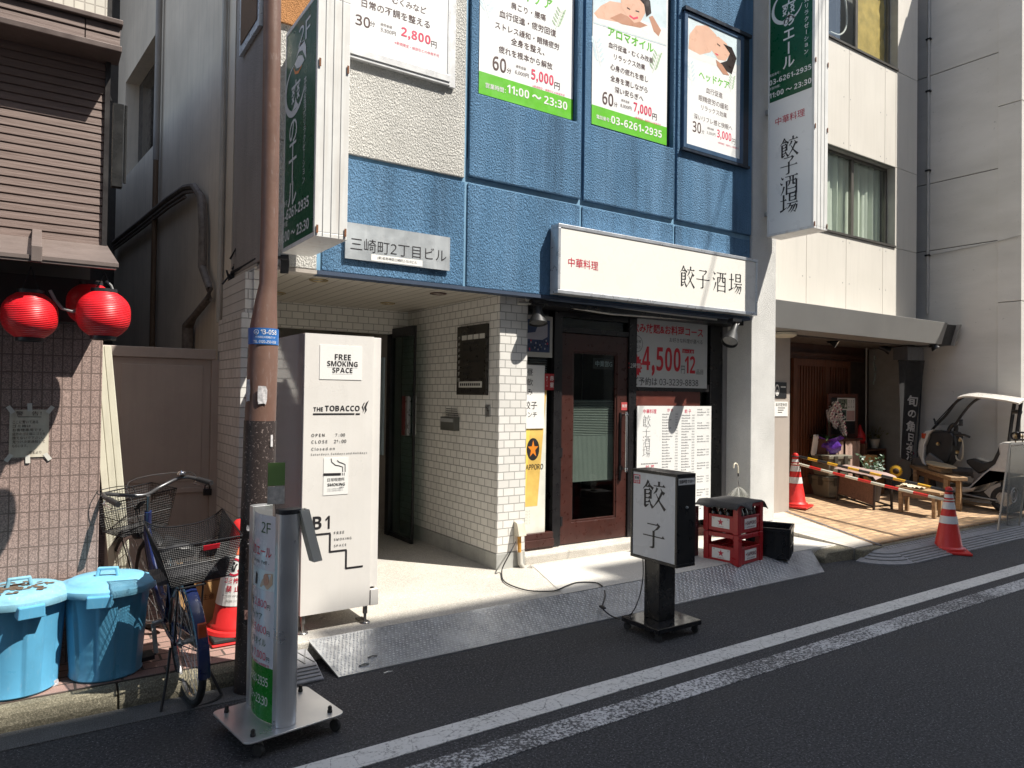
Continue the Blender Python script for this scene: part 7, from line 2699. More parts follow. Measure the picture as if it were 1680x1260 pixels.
# black folding crate
t = thing('plastic_crate', 'open black folding crate right of the red crates', 'crate', (6.07, 4.44, 0.11), rad(30))
w, d, h = 0.18, 0.20, 0.29
mb = MB()
mb.box(-w, w, -d, d, 0.004, 0.012)
for s in (-1, 1):
    mb.box(-w, w, *sorted((s * d, s * (d - 0.010))), 0.0125, h)
    mb.box(*sorted((s * w, s * (w - 0.010))), -d + 0.0105, d - 0.0105, 0.0125, h)
mb.build('walls', M('black_crate_plastic', (0.012, 0.012, 0.014), 0.35, var=0.2), t, True, bevel=0.003)
mb = MB()
for s in (-1, 1):
    mb.box(-w - 0.012, w + 0.012, *sorted((s * (d + 0.001), s * (d + 0.012))), h - 0.04, h + 0.004)
    mb.box(*sorted((s * (w + 0.001), s * (w + 0.012))), -d, d, h - 0.04, h + 0.004)
    for q in (-0.85, -0.3, 0.3, 0.85):
        mb.box(q * w - 0.008, q * w + 0.008, *sorted((s * (d + 0.001), s * (d + 0.008))), 0.02, h - 0.0405)
        mb.box(*sorted((s * (w + 0.001), s * (w + 0.008))), q * d - 0.008, q * d + 0.008, 0.02, h - 0.0405)
    mb.box(-w, w, *sorted((s * (d + 0.001), s * (d + 0.006))), 0.115, 0.13)
mb.build('rim', M('black_crate_plastic', (0.012, 0.012, 0.014), 0.35), t, True, bevel=0.002)

# dark printed carton behind the crates
t = thing('printed_carton', 'dark brown carton with pale printed lines left of the red crates', 'box', (5.33, 4.85, 0.124))
mb = MB()
mb.box(5.10, 5.36, 4.72, 4.98, 0.126, 0.60)
mb.build('carton', M('aubergine_card', (0.055, 0.030, 0.035), 0.6, var=0.15), t, bevel=0.004)
mb = MB()
P = PY(4.718)
for k, z in enumerate((0.53, 0.515, 0.50, 0.485, 0.44, 0.425, 0.41)):
    for j in range(9):
        mb.rect(P, 5.12 + 0.025 * j, 5.138 + 0.025 * j - 0.004 * ((j * 7 + k * 3) % 3), z, z + 0.006, 0.001, 0 if k != 4 else 1)
P = PX(5.098)
for k, z in enumerate((0.53, 0.51, 0.42, 0.40, 0.38, 0.36)):
    for j in range(8):
        mb.rect(P, -4.96 + 0.027 * j, -4.942 + 0.027 * j, z, z + 0.006, 0.001, 0)
mb.build('printing', [M('pale_print_lines', (0.42, 0.40, 0.42), 0.6), M('rose_print', (0.35, 0.15, 0.17), 0.6)], t)
t = tag(MB().lathe([(0.0, 0.0), (0.03, 0.0), (0.04, 0.16), (0.034, 0.162), (0.0, 0.15)], (5.23, 4.80, 0.602), 20).build('paper_cup', PAPER), 'white paper cup on the dark printed carton', 'cup')

# clear umbrella in the corner
t = thing('umbrella', 'clear plastic umbrella with a cream crook handle leaning by the white pillar', 'umbrella', (6.45, 5.15, 0.13))
ft = Vector((6.47, 5.12, 0.125))
hd_ = onX(1211, 775, 6.46)
ax_ = (hd_ - ft).normalized()
mb = MB()
mb.tube([ft, ft + ax_ * 0.12, hd_], 0.005, 8, 0)
mb.tube([ft - ax_ * 0.0, ft + ax_ * 0.05], 0.006, 8, 0)
mb.build('shaft', CHROME, t)
mb = MB()
sd_ = Vector((-0.9, 0.1, 0)).normalized()
mb.tube(smooth_path([hd_ - ax_ * 0.01, hd_ + ax_ * 0.05, hd_ + ax_ * 0.085 + sd_ * 0.012, hd_ + ax_ * 0.10 + sd_ * 0.035, hd_ + ax_ * 0.085 + sd_ * 0.058, hd_ + ax_ * 0.05 + sd_ * 0.066]), 0.008, 10)
mb.tube([hd_ - ax_ * 0.045, hd_ - ax_ * 0.008], 0.0085, 10, 1)
mb.build('handle', [M('cream_handle', (0.70, 0.64, 0.50), 0.35), BLACKP], t)
mb = MB()
n_ = 32
e1_ = ax_.orthogonal().normalized()
e2_ = ax_.cross(e1_)
vs = []
for r_, q in ((0.012, 0.05), (0.04, 0.18), (0.072, 0.36), (0.085, 0.46), (0.045, 0.52), (0.012, 0.545)):
    for k in range(n_):
        a = 2 * math.pi * k / n_
        rr = r_ * (1 + 0.38 * math.cos(8 * a + q * 3))
        vs.append(ft + ax_ * q + (e1_ * math.cos(a) + e2_ * math.sin(a)) * rr)
mb.add(vs, [(i * n_ + k, i * n_ + (k + 1) % n_, (i + 1) * n_ + (k + 1) % n_, (i + 1) * n_ + k) for i in range(5) for k in range(n_)], 0, True)
mb.build('canopy', glass('umbrella_plastic', (0.86, 0.86, 0.84), 0.2, milky=0.25, tr=0.92), t)

# ------------------------------------------------------------------ the beige building on the right
WY = 5.6
wp = PY(WY)
BEIGE = M('beige_panel', (0.64, 0.605, 0.545), 0.55, var=0.03, vs=1.2, streak=0.10)
rb = thing('beige_building', 'beige panelled building with a grey canopy over a dark wooden shop front', 'building', (9.2, WY, 0))
XR = 11.165
ox1 = 1.883 * WY
w1z0, w1z1 = wp.at(1400, 387)[1], wp.at(1468, 274)[1]
w2z0 = wp.at(1471, 113)[1]
ox0 = 8.45
mb = MB()
zc = 2.6
vj = [7.03, wp.at(1323, 430)[0], wp.at(1388, 450)[0], wp.at(1448, 470)[0], XR]


def panels(x0, x1, z0, z1, cuts):
    xs = [x0] + [c for c in cuts if x0 + 0.05 < c < x1 - 0.05] + [x1]
    for a, b in zip(xs, xs[1:]):
        mb.box(a + 0.003, b - 0.003, WY, WY + 0.03, z0 + 0.003, z1 - 0.003)


panels(7.03, XR, zc, w1z0 - 0.03, vj)
panels(7.03, ox0, w1z0 - 0.03, w1z1, [])
panels(ox1, XR, w1z0 - 0.03, w1z1, [])
panels(7.03, XR, w1z1, w2z0 - 0.03, [ox0, wp.at(1393, 200)[0], wp.at(1452, 200)[0], ox1])
panels(ox1 + 0.05, XR, w2z0 - 0.03, 8.9, [])
panels(7.03, ox0, w2z0 - 0.03, 8.9, [])
panels(ox0, ox1 + 0.05, 8.0, 8.9, [])
mb.build('cladding', BEIGE, rb, bevel=0.003)
mb = MB()
mb.box(7.03, XR, WY + 0.031, WY + 0.05, zc, w1z0 - 0.03)
mb.box(7.03, XR, WY + 0.031, WY + 0.05, w1z1, w2z0 - 0.03)
mb.box(XR - 0.03, XR - 0.001, WY + 0.051, 7.5, 0.1, 8.9)
mb.box(7.04, XR - 0.031, 7.4, 7.5, 0.1, 8.9)
mb.build('backing_wall', M('joint_grey', (0.25, 0.24, 0.22), 0.8), rb)
rnd = random.Random(1)
mb = MB()
for z0, z1 in ((zc, w1z0 - 0.03), (w1z1, w2z0 - 0.03)):
    for c in vj[1:4]:
        for s in (-0.08, 0.08):
            for z in (z0 + 0.08, (z0 + z1) / 2, z1 - 0.08):
                mb.lathe([(0.0, 0.004), (0.008, 0.002), (0.009, 0.0)], (c + s, WY, z), 8, 0, (0, -1, 0))
mb.build('screw_heads', STEEL, rb)
# windows
for z0, z1, x1 in ((w1z0 - 0.03, w1z1, ox1), (w2z0 - 0.03, 8.0, ox1 + 0.05)):
    mb = MB()
    mb.box(x1 - 0.004, x1, WY + 0.001, WY + 0.20, z0, z1)
    mb.box(ox0, x1 - 0.005, WY + 0.001, WY + 0.20, z1, z1 + 0.004)
    mb.box(ox0, x1 - 0.005, WY - 0.02, WY + 0.20, z0, z0 + 0.028, 1)
    mb.build('window_reveal', [M('grey_reveal', (0.33, 0.32, 0.29), 0.5), M('dark_sill', (0.06, 0.055, 0.05), 0.5)], rb)
MIDX = WY * 1.0
for k, (z0, z1, x1, um) in enumerate(((w1z0, w1z1, ox1, 1399), (w2z0, 8.0, ox1 + 0.05, 1404))):
    GYw = WY + 0.12
    xm = onY(um, 300, GYw).x
    mb = MB()
    f = 0.035
    for a, b in ((ox0, ox0 + f), (xm - 0.03, xm + 0.03), (x1 - 0.005 - f, x1 - 0.005)):
        mb.box(a, b, GYw, GYw + 0.05, z0, z1)
    for a, b in ((ox0 + f, xm - 0.03), (xm + 0.03, x1 - 0.005 - f)):
        mb.box(a, b, GYw, GYw + 0.05, z0, z0 + f)
        mb.box(a, b, GYw, GYw + 0.05, z1 - f, z1)
    wf = mb.build('window', M('bronze_window_frame', (0.14, 0.13, 0.115), 0.4, 0.4), rb, bevel=0.003)
    sub(MB().box(ox0 + f, xm - 0.03, GYw + 0.02, GYw + 0.025, z0 + f, z1 - f).box(xm + 0.03, x1 - 0.005 - f, GYw + 0.026, GYw + 0.031, z0 + f, z1 - f), 'pane', glass('window_glass', (0.93, 0.95, 0.94), 0.01, tr=0.95), wf)
    if k == 0:
        mb = MB()
        n_ = 130
        vs = []
        for i in range(n_ + 1):
            x = ox0 + 0.03 + (x1 - ox0 - 0.06) * i / n_
            y = GYw + 0.12 + 0.030 * math.sin(i * 0.52) + 0.012 * math.sin(i * 1.27 + 1)
            vs += [(x, y, z0), (x, y - 0.006 * math.sin(i), z1)]
        mb.add(vs, [(2 * i, 2 * i + 2, 2 * i + 3, 2 * i + 1) for i in range(n_)], 0, True)
        sub(mb, 'curtain', M('pale_green_curtain', (0.72, 0.76, 0.66), 0.8, var=0.05), wf)
    else:
        mb = MB()
        n_ = 16
        rr = random.Random(2)
        vs = [(xm + 0.02 + (x1 - xm - 0.05) * i / n_, GYw + 0.07 + rr.uniform(-.012, .012), z0 + (z1 - z0) * j / n_) for i in range(n_ + 1) for j in range(n_ + 1)]
        mb.add(vs, [(i * (n_ + 1) + j, (i + 1) * (n_ + 1) + j, (i + 1) * (n_ + 1) + j + 1, i * (n_ + 1) + j + 1) for i in range(n_) for j in range(n_)], 0, True)
        sub(mb, 'foil_lining', M('gold_foil', (0.66, 0.47, 0.15), 0.42, 0.0, var=0.25, vs=6, bump=0.5, bs=9), wf)
        mb = MB()
        mb.tube(smooth_path([onY(1384, -20, GYw + 0.1), onY(1389, 20, GYw + 0.1), onY(1388, 45, GYw + 0.1), onY(1378, 57, GYw + 0.1), onY(1362, 52, GYw + 0.1)]), 0.012, 6)
        sub(mb, 'white_hose', PAPER, wf)
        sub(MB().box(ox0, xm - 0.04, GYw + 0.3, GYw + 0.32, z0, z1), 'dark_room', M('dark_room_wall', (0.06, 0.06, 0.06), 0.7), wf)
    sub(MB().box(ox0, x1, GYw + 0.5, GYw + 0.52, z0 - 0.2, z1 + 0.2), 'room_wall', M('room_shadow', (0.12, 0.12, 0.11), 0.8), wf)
# canopy
CANM = M('canopy_grey', (0.31, 0.305, 0.295), 0.45, 0.15, var=0.05, vs=1.5, streak=0.15, scol=(0.30, 0.27, 0.24))
CF, CZ1, CZ0 = 5.10, 2.785, 2.475
CX1 = 11.07
mb = MB()
mb.prism([(7.035, CF, CZ1), (7.035, CF + 0.09, CZ0), (7.035, WY - 0.002, CZ0), (7.035, WY - 0.002, CZ1)], (CX1 - 7.035, 0, 0))
mb.build('canopy', CANM, rb, bevel=0.004)
mb = MB()
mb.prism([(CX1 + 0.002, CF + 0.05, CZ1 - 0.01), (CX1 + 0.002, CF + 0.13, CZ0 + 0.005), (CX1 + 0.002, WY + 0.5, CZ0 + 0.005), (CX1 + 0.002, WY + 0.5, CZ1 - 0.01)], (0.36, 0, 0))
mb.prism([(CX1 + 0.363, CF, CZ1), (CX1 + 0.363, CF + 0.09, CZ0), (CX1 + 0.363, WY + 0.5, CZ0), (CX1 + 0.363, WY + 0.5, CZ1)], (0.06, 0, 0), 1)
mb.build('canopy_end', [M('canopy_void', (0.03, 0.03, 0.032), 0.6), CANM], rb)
SHOPY = 6.3
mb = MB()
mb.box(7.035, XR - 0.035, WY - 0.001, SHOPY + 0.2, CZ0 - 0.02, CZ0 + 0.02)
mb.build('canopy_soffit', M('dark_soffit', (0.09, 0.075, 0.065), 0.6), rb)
# pilaster and shop front
PILX = 1.4356 * WY
mb = MB()
mb.box(7.035, PILX, WY + 0.001, SHOPY + 0.2, 0.05, CZ0 - 0.021)
mb.build('pilaster', M('shop_pilaster', (0.42, 0.37, 0.33), 0.5, var=0.04, streak=0.1), rb)
mb = MB()
mb.box(PILX + 0.001, 11.58, SHOPY + 0.02, SHOPY + 0.1, 0.1, CZ0 - 0.021)
mb.build('shop_wall', M('shop_wall_brown', (0.045, 0.034, 0.028), 0.6, var=0.2, streak=0.2), rb)
DOORW = wood('lattice_wood', (0.135, 0.052, 0.026), 0.5, 14, 'Z')
sw = PY(SHOPY)
dx0, dx1 = 9.06, 10.50
dz1 = sw.at(1340, 590)[1]
mb = MB()
for a, b in ((dx0, dx0 + 0.10), ((dx0 + dx1) / 2 + 0.06, (dx0 + dx1) / 2 + 0.15), (dx1 - 0.07, dx1)):
    mb.box(a, b, SHOPY - 0.05, SHOPY + 0.0, 0.26, dz1)
mb.box(dx0 + 0.1, dx1 - 0.07, SHOPY - 0.045, SHOPY, dz1 - 0.10, dz1 - 0.002)
mb.box(dx0 + 0.1, dx1 - 0.07, SHOPY - 0.045, SHOPY, 0.26, 0.5)
k = 0
x = dx0 + 0.13
while x < dx1 - 0.10:
    mb.box(x, x + 0.030, SHOPY - 0.038, SHOPY - 0.010, 0.501, dz1 - 0.101)
    x += 0.068
mb.box(dx0 + 0.1, dx1 - 0.07, SHOPY - 0.006, SHOPY - 0.001, 0.501, dz1 - 0.101, 1)
mb.build('lattice_door', [DOORW, M('door_backing', (0.02, 0.010, 0.007), 0.6)], rb)
mb = MB()
mb.box(PILX + 0.002, 10.9, SHOPY - 0.03, SHOPY + 0.019, dz1 + 0.002, CZ0 - 0.022)
mb.box(PILX + 0.002, 10.9, SHOPY - 0.07, SHOPY - 0.031, dz1 + 0.05, dz1 + 0.09)
mb.build('door_header', M('header_wood', (0.075, 0.032, 0.020), 0.55), rb)
mb = MB()
px_ = onY(1421, 650, 6.15).x
mb.tube([(px_, 6.15, 0.2), (px_, 6.15, CZ0 - 0.02)], 0.012, 8)
mb.build('conduit', M('grey_conduit', (0.32, 0.31, 0.29), 0.5), rb)
# notices on the pilaster
P = PY(WY - 0.001)


def flat_sign(name, label, pl, u0, v0, u1, v1, base, writer, cat='sign', th=0.006, mats=()):
    a0, a1, b0, b1 = rectpx(pl, u0, v1, u1, v0)
    b0, b1 = pl.at((u0 + u1) / 2, v1)[1], pl.at((u0 + u1) / 2, v0)[1]
    mb = MB()
    mb.slab(pl, a0, a1, b0, b1, 0, th)
    writer(mb, a0, b0, a1 - a0, b1 - b0, th + 0.0015)
    return tag(mb.build(name, [base, *mats]), label, cat)


def w_(mb, a, b, w, h, n):
    mb.ell(P, a + w * 0.28, b + h * 0.5, w * 0.16, h * 0.36, n, 1)
    mb.ell(P, a + w * 0.28, b + h * 0.48, w * 0.11, h * 0.27, n + 0.001, 0)
    mb.poly(P, [(a + w * 0.18, b + h * 0.25), (a + w * 0.38, b + h * 0.25), (a + w * 0.33, b + h * 0.52), (a + w * 0.23, b + h * 0.52)], n + 0.002, 1)
    mb.rect(P, a + w * 0.55, a + w * 0.92, b + h * 0.66, b + h * 0.74, n, 1)


flat_sign('security_plate', 'black plate with a pale round emblem on the beige shop pilaster', P, 1268, 627, 1290, 653, BLACKP, w_, mats=(PAPER,))


def w_(mb, a, b, w, h, n):
    mb.text(P, '本日定休日', a + w * 0.15, a + w * 0.92, b + h * 0.80, None, n, 1)
    for k in range(3):
        mb.rect(P, a + w * 0.3, a + w * (0.8 - 0.1 * k), b + h * (0.55 - 0.15 * k), b + h * (0.60 - 0.15 * k), n, 1)


flat_sign('notice_plate', 'white printed notice below the black emblem plate', P, 1268, 659, 1292, 683, PAPER, w_, mats=(INK,))
mb = MB()
P6 = PY(SHOPY + 0.018)
sgn = rectpx(P6, 1449, 666, 1462, 656)
mb.slab(P6, sgn[0], sgn[1], P6.at(1455, 666)[1], P6.at(1455, 655)[1], 0, 0.004)
mb.rect(P6, sgn[0], sgn[1], P6.at(1455, 655)[1], P6.at(1455, 651)[1], 0.003, 1)
for k in range(3):
    mb.ell(P6, sgn[0] + (sgn[1] - sgn[0]) * (0.2 + 0.3 * k), P6.at(1455, 661)[1], 0.014, 0.02, 0.0055, 1)
tag(mb.build('wall_sticker', [PAPER, RED]), 'small red and white square sticker on the dark shop wall', 'sticker')
# ceiling lamp and spotlights
q = onZ(1284, 549, 2.44)
mb = MB()
mb.lathe([(0.0, -0.05), (0.12, -0.045), (0.16, -0.02), (0.165, 0.01), (0.0, 0.012)], (7.75, 5.5, 2.455), 28)
tag(mb.build('ceiling_lamp', M('lamp_cream', (0.62, 0.58, 0.46), 0.4)), 'flat cream ceiling lamp under the canopy by the white pillar', 'lamp')
for lab, u, v, y, aim in (('white-fronted spotlight on a grey stem before the lattice door', 1364, 560, 5.75, (0.35, -0.75, -0.5)),
                          ('white-fronted spotlight between the shop wall and the wind chime', 1451, 572, 5.75, (0.5, -0.75, -0.4)),
                          ('black spotlight with white reflector at the right end of the canopy', 1530, 565, 5.25, (0.25, -0.5, -0.8))):
    q = onY(u, v, y)
    t = thing('canopy_spotlight', lab, 'lamp', tuple(q), 0, 'spotlights under the grey canopy')
    aim = Vector(aim).normalized()
    mb = MB()
    mb.tube([(q.x, q.y, CZ0 - 0.021), (q.x, q.y, q.z + 0.03)], 0.014, 8)
    mb.box(q.x - 0.05, q.x + 0.05, q.y - 0.03, q.y + 0.03, CZ0 - 0.05, CZ0 - 0.021)
    mb.build('stem', BLACKM, t)
    MB().lathe([(0.0, -0.08), (0.035, -0.08), (0.038, 0.02), (0.062, 0.07), (0.062, 0.085), (0.055, 0.085)], q, 20, 0, aim).build('lamp_body', BLACKM, t)
    MB().lathe([(0.055, 0.084), (0.04, 0.06), (0.0, 0.055)], q, 20, 0, aim).build('reflector', M('white_reflector', (0.75, 0.74, 0.70), 0.4), t)
# wind chime
t = thing('wind_chime', 'pale round wind chime hanging before the dark shop wall', 'wind chime', tuple(onY(1434, 600, 6.0)))
mb = MB()
for v, r_ in ((586, 0.035), (597, 0.042), (605, 0.035)):
    q = onY(1434 + (v % 3), v, 6.0)
    mb.lathe([(0.0, 0.006), (r_, 0.004), (r_, -0.004), (0.0, -0.006)], q, 18, 0, (0.2, -1, 0.1))
for v in (615, 622, 628):
    q = onY(1433 + (v % 4), v, 6.0)
    mb.obox(q, (0.012, 0, 0), (0, 0.004, 0), (0, 0, 0.03))
q0 = onY(1434, 600, 6.0)
mb.tube([(q0.x, q0.y, CZ0 - 0.02), (q0.x, q0.y, q0.z - 0.28)], 0.003, 5)
mb.build('discs', M('sea_glass', (0.22, 0.28, 0.27), 0.4), t)

# ------------------------------------------------------------------ concrete building at the right edge
m_, t_, b_ = base_mat('cast_concrete')
g_ = G(t_)
c_ = g_.ramp(g_.noise(g_.map((0.5, 0.5, 1.6)), 1.3, 6, 0.6), [(0.3, (0.53, 0.50, 0.455)), (0.7, (0.66, 0.625, 0.58))])
pit = g_.ramp(g_.noise(g_.pos, 16, 3, 0.8), [(0.68, 0.0), (0.74, 1.0)])
c_ = g_.mix(g_.math('MULTIPLY', pit, 0.5), c_, (0.16, 0.14, 0.13))
t_.links.new(c_, b_.inputs['Base Color'])
b_.inputs['Roughness'].default_value = 0.75
t_.links.new(g_.bump(g_.noise(g_.map((1, 1, 6)), 6, 5, 0.7), 0.35, 0.01), b_.inputs['Normal'])
cb = thing('concrete_building', 'tall grey cast concrete building closing the right edge', 'building', (12, 4.4, 0))
CXW = 11.6
cw = PX(CXW)
zj = [onX(1525, 125, CXW).z, onX(1524, 302, CXW).z, onX(1521, 412, CXW).z]
zz = [0.0, zj[2], zj[1], zj[0], 9.2]
mb = MB()
for a, b in zip(zz, zz[1:]):
    mb.box(CXW, 14, 4.665, 7.6, a + 0.006, b - 0.006)
mb.build('side_wall', m_, cb, bevel=0.004)
yp = 4.66
CXP = CXW - 0.03
zk = [0.0, onX(1655, 495, CXP).z, onX(1655, 170, CXP).z, 9.2]
mb = MB()
for a, b in zip(zk, zk[1:]):
    mb.box(CXP, 20, 4.36, yp, a + 0.005, b - 0.005)
mb.box(CXW + 0.02, 20, 4.38, 7.5, 0, 9.1, 1)
mb.build('corner_pier', [m_, M('joint_dark', (0.08, 0.07, 0.065), 0.9)], cb, bevel=0.004)
mb = MB()
yq = onX(1522.5, 300, CXW - 0.03)
mb.tube([(CXW - 0.03, yq.y, 3.0), (CXW - 0.03, yq.y, 9)], 0.022, 8)
for v in (65, 150, 280, 419):
    z = onX(1522.5, v, CXW - 0.03).z
    mb.box(CXW - 0.06, CXW - 0.001, yq.y - 0.035, yq.y + 0.035, z - 0.012, z + 0.012, 1)
mb.tube([onX(1522, 419, CXW - 0.02), onX(1600, 404, CXW - 0.02), onX(1640, 395, CXW - 0.05), onX(1676, 385, CXW - 0.06)], 0.008, 6)
mb.build('conduit', [M('pale_wall_conduit', (0.45, 0.43, 0.40), 0.5), BLACKM], cb)
mb = MB()
mb.box(XR + 0.001, CXW - 0.001, 6.0, 6.1, 0, 9)
for x in (11.27, 11.40):
    mb.box(x, x + 0.05, 5.93, 5.999, 2.5, 9)
mb.build('gap_cladding', M('gap_slate', (0.11, 0.115, 0.125), 0.6, streak=0.2), cb)
t = thing('surveillance_camera', 'small grey camera on a bracket high in the gap between buildings', 'camera', tuple(onY(1514, 20, 5.8)))
q = ORG[t.name]
MB().obox(q, (0.05, 0, 0), (0, 0.11, -0.03), (0, 0.015, 0.05)).build('housing', GREYP, t, bevel=0.01)
mb = MB()
mb.tube([q + Vector((-0.02, 0.02, -0.05)), q + Vector((-0.05, 0.1, -0.28)), q + Vector((0.05, 0.15, -0.30)), q + Vector((0.06, 0.12, -0.06))], 0.014, 6)
mb.build('bracket', GREYP, t)


# ------------------------------------------------------------------ cones and barrier bars
CONEB = M('barrier_cone_red', (0.56, 0.022, 0.018), 0.42, var=0.06, scuff=0.12)
REFL = M('reflective_band', (0.62, 0.62, 0.62), 0.35, var=0.05)


def barrier_cone(label, loc):
    t = thing('traffic_cone', label, 'cone', loc, rad(20), 'banded traffic cones holding the bars')
    mb = MB()
    rc = lambda z: 0.135 + (0.036 - 0.135) * (z - 0.06) / 0.58
    mb.lathe([(0.165, 0.028), (0.160, 0.055), (rc(0.06) + 0.008, 0.062), (rc(0.075), 0.075), (rc(0.62), 0.62), (0.040, 0.63), (0.040, 0.68), (0.026, 0.705), (0.0, 0.712)], (0, 0, 0), 36)
    mb.box(-0.19, 0.19, -0.19, 0.19, 0.003, 0.027)
    mb.build('cone_body', CONEB, t, True, bevel=0.004)
    for z0, z1 in ((0.315, 0.395), (0.47, 0.545), (0.59, 0.635)):
        MB().lathe([(rc(z0) + 0.002, z0), (rc(z1) + 0.002, z1)], (0, 0, 0), 36).build('reflective_band', REFL, t, True)
    return t


q1 = Vector((8.40, 5.76, gz(5.76)))
q2 = onZ(1556, 905, 0.0)
c1 = barrier_cone('banded red cone on the paving beside the white pillar', tuple(q1))
c2 = dup(c1, (q2.x, q2.y, 0.0), rad(35), 'banded red cone standing on the asphalt by the kerb ramps')
c2['group'] = 'banded traffic cones holding the bars'


def pole_bar(label, z, cols, n, sag):
    t = thing('barrier_bar', label, 'bar', tuple((q1 + q2) / 2), 0, 'striped bars between the cones')
    a, b = q1 + Vector((0.03, -0.03, z)), q2 + Vector((-0.03, 0.03, z))
    mb = MB()
    for k in range(n):
        t0, t1 = k / n, (k + 1) / n
        p0, p1 = a.lerp(b, t0), a.lerp(b, t1)
        p0.z -= sag * 4 * t0 * (1 - t0)
        p1.z -= sag * 4 * t1 * (1 - t1)
        mb.tube([p0, p1], 0.017, 12, k % 2, k in (0, n - 1))
    mb.build('striped_tube', cols, t)
    for c in (q1, q2):
        MB().torus((c.x, c.y, c.z + z), (0, 0, 1), 0.050, 0.007, 24, 8).build('end_ring', cols[0], t)


pole_bar('upper black and yellow striped bar between the two cones', 0.665, [BLACKP, M('bar_yellow', (0.62, 0.33, 0.02), 0.4)], 13, 0.0)
pole_bar('lower red and white striped bar between the two cones', 0.565, [M('bar_white', (0.60, 0.58, 0.48), 0.4), CONEB], 11, 0.01)

# ------------------------------------------------------------------ things before the shop
OLIVE = M('olive_box', (0.17, 0.155, 0.115), 0.5, var=0.06)
DARKO = M('olive_latch', (0.05, 0.045, 0.035), 0.4)
for i, (lab, z) in enumerate((('lower olive storage box of the two stacked by the lattice door', 0.0), ('upper olive storage box carrying the purple wrapped orchid', 0.305))):
    cx_, cy_ = 9.63, 6.08
    zz_ = gz(cy_) + 0.004 + z
    t = thing('storage_box', lab, 'box', (cx_, cy_, zz_), rad(-14), 'stacked olive storage boxes')
    mb = MB()
    w, d, h = 0.20, 0.24, 0.24
    mb.add([(-w * .9, -d * .9, 0), (w * .9, -d * .9, 0), (w * .9, d * .9, 0), (-w * .9, d * .9, 0), (-w, -d, h), (w, -d, h), (w, d, h), (-w, d, h)], [(0, 3, 2, 1), (4, 5, 6, 7), (0, 1, 5, 4), (1, 2, 6, 5), (2, 3, 7, 6), (3, 0, 4, 7)])
    mb.build('tub', OLIVE, t, True, bevel=0.012)
    MB().box(-w - 0.015, w + 0.015, -d - 0.015, d + 0.015, h + 0.001, h + 0.058).build('lid', OLIVE, t, True, bevel=0.012)
    mb = MB()
    for x in (-0.09, 0.09):
        mb.box(x - 0.03, x + 0.03, -d - 0.028, -d - 0.0155, h - 0.07, h + 0.05)
    for y in (-0.10, 0.10):
        mb.box(w + 0.0155, w + 0.030, y - 0.035, y + 0.035, h - 0.07, h + 0.05)
        mb.box(-w - 0.030, -w - 0.0155, y - 0.035, y + 0.035, h - 0.07, h + 0.05)
    mb.build('latch', DARKO, t, True, bevel=0.003)
# orchid in purple wrapping
oc = Vector((9.62, 6.05, gz(6.08) + 0.612))
t = thing('orchid', 'white orchid in purple wrapping on the olive storage boxes', 'plant', tuple(oc))
rnd = random.Random(11)
mb = MB()
n_ = 28
vs = []
for r_, z in ((0.09, 0.0), (0.15, 0.06), (0.17, 0.13), (0.13, 0.19), (0.19, 0.25)):
    for k in range(n_):
        a = 2 * math.pi * k / n_
        rr = r_ * (1 + 0.10 * math.sin(a * 5 + z * 20) + rnd.uniform(-.04, .04))
        vs.append(oc + Vector((rr * math.cos(a), rr * math.sin(a), z + (0.03 * math.sin(a * 3) if z > 0.2 else 0))))
mb.add(vs, [(i * n_ + k, i * n_ + (k + 1) % n_, (i + 1) * n_ + (k + 1) % n_, (i + 1) * n_ + k) for i in range(4) for k in range(n_)], 0, True)
mb.build('wrapping', M('purple_foil', (0.10, 0.03, 0.30), 0.28, 0.1, var=0.3, vs=12, bump=0.5, bs=40), t)
mb, ml = MB(), MB()
LEAFM = M('orchid_leaf', (0.035, 0.07, 0.02), 0.45, var=0.25)
for k in range(9):
    a = rnd.uniform(0, 6.28)
    p = oc + Vector((0.05 * math.cos(a), 0.05 * math.sin(a), 0.16))
    d = Vector((math.cos(a), math.sin(a), 0))
    s = Vector((-d.y, d.x, 0))
    pts = [p, p + d * 0.08 + Vector((0, 0, 0.10)), p + d * 0.17 + Vector((0, 0, 0.11)), p + d * 0.24 + Vector((0, 0, 0.04))]
    for i in range(3):
        w0, w1 = (0.02, 0.032, 0.028, 0.004)[i], (0.02, 0.032, 0.028, 0.004)[i + 1]
        ml.quad(pts[i] - s * w0, pts[i] + s * w0, pts[i + 1] + s * w1, pts[i + 1] - s * w1)
for k in range(5):
    a = rnd.uniform(-0.6, 2.6)
    d = Vector((math.cos(a), 0.25 * math.sin(a), 0))
    path = [oc + Vector((0, 0, 0.15)), oc + d * 0.02 + Vector((0, 0, 0.45 + 0.1 * k / 3)), oc + d * 0.16 + Vector((0, 0, 0.60 + 0.03 * k)), oc + d * 0.30 + Vector((0, -0.05, 0.50 - 0.05 * k))]
    sp_ = smooth_path(path, 8)
    ml.tube(sp_, 0.004, 5)
    for i in range(12, len(sp_)):
        for q in range(2):
            c = sp_[i] + Vector((rnd.uniform(-.02, .02), rnd.uniform(-.04, .01), rnd.uniform(-.03, .01)))
            for j in range(5):
                f = 2 * math.pi * j / 5 + rnd.uniform(-.2, .2)
                u_ = Vector((math.cos(f), -0.3, math.sin(f)))
                v_ = Vector((-math.sin(f), 0.1, math.cos(f)))
                mb.quad(c, c + u_ * 0.022 + v_ * 0.016, c + u_ * 0.042, c + u_ * 0.022 - v_ * 0.016, 0 if j else 1)
mb.build('flowers', [M('orchid_white', (0.80, 0.74, 0.70), 0.5, var=0.15), M('orchid_pink', (0.40, 0.15, 0.20), 0.5)], t)
ml.build('leaves', LEAFM, t)
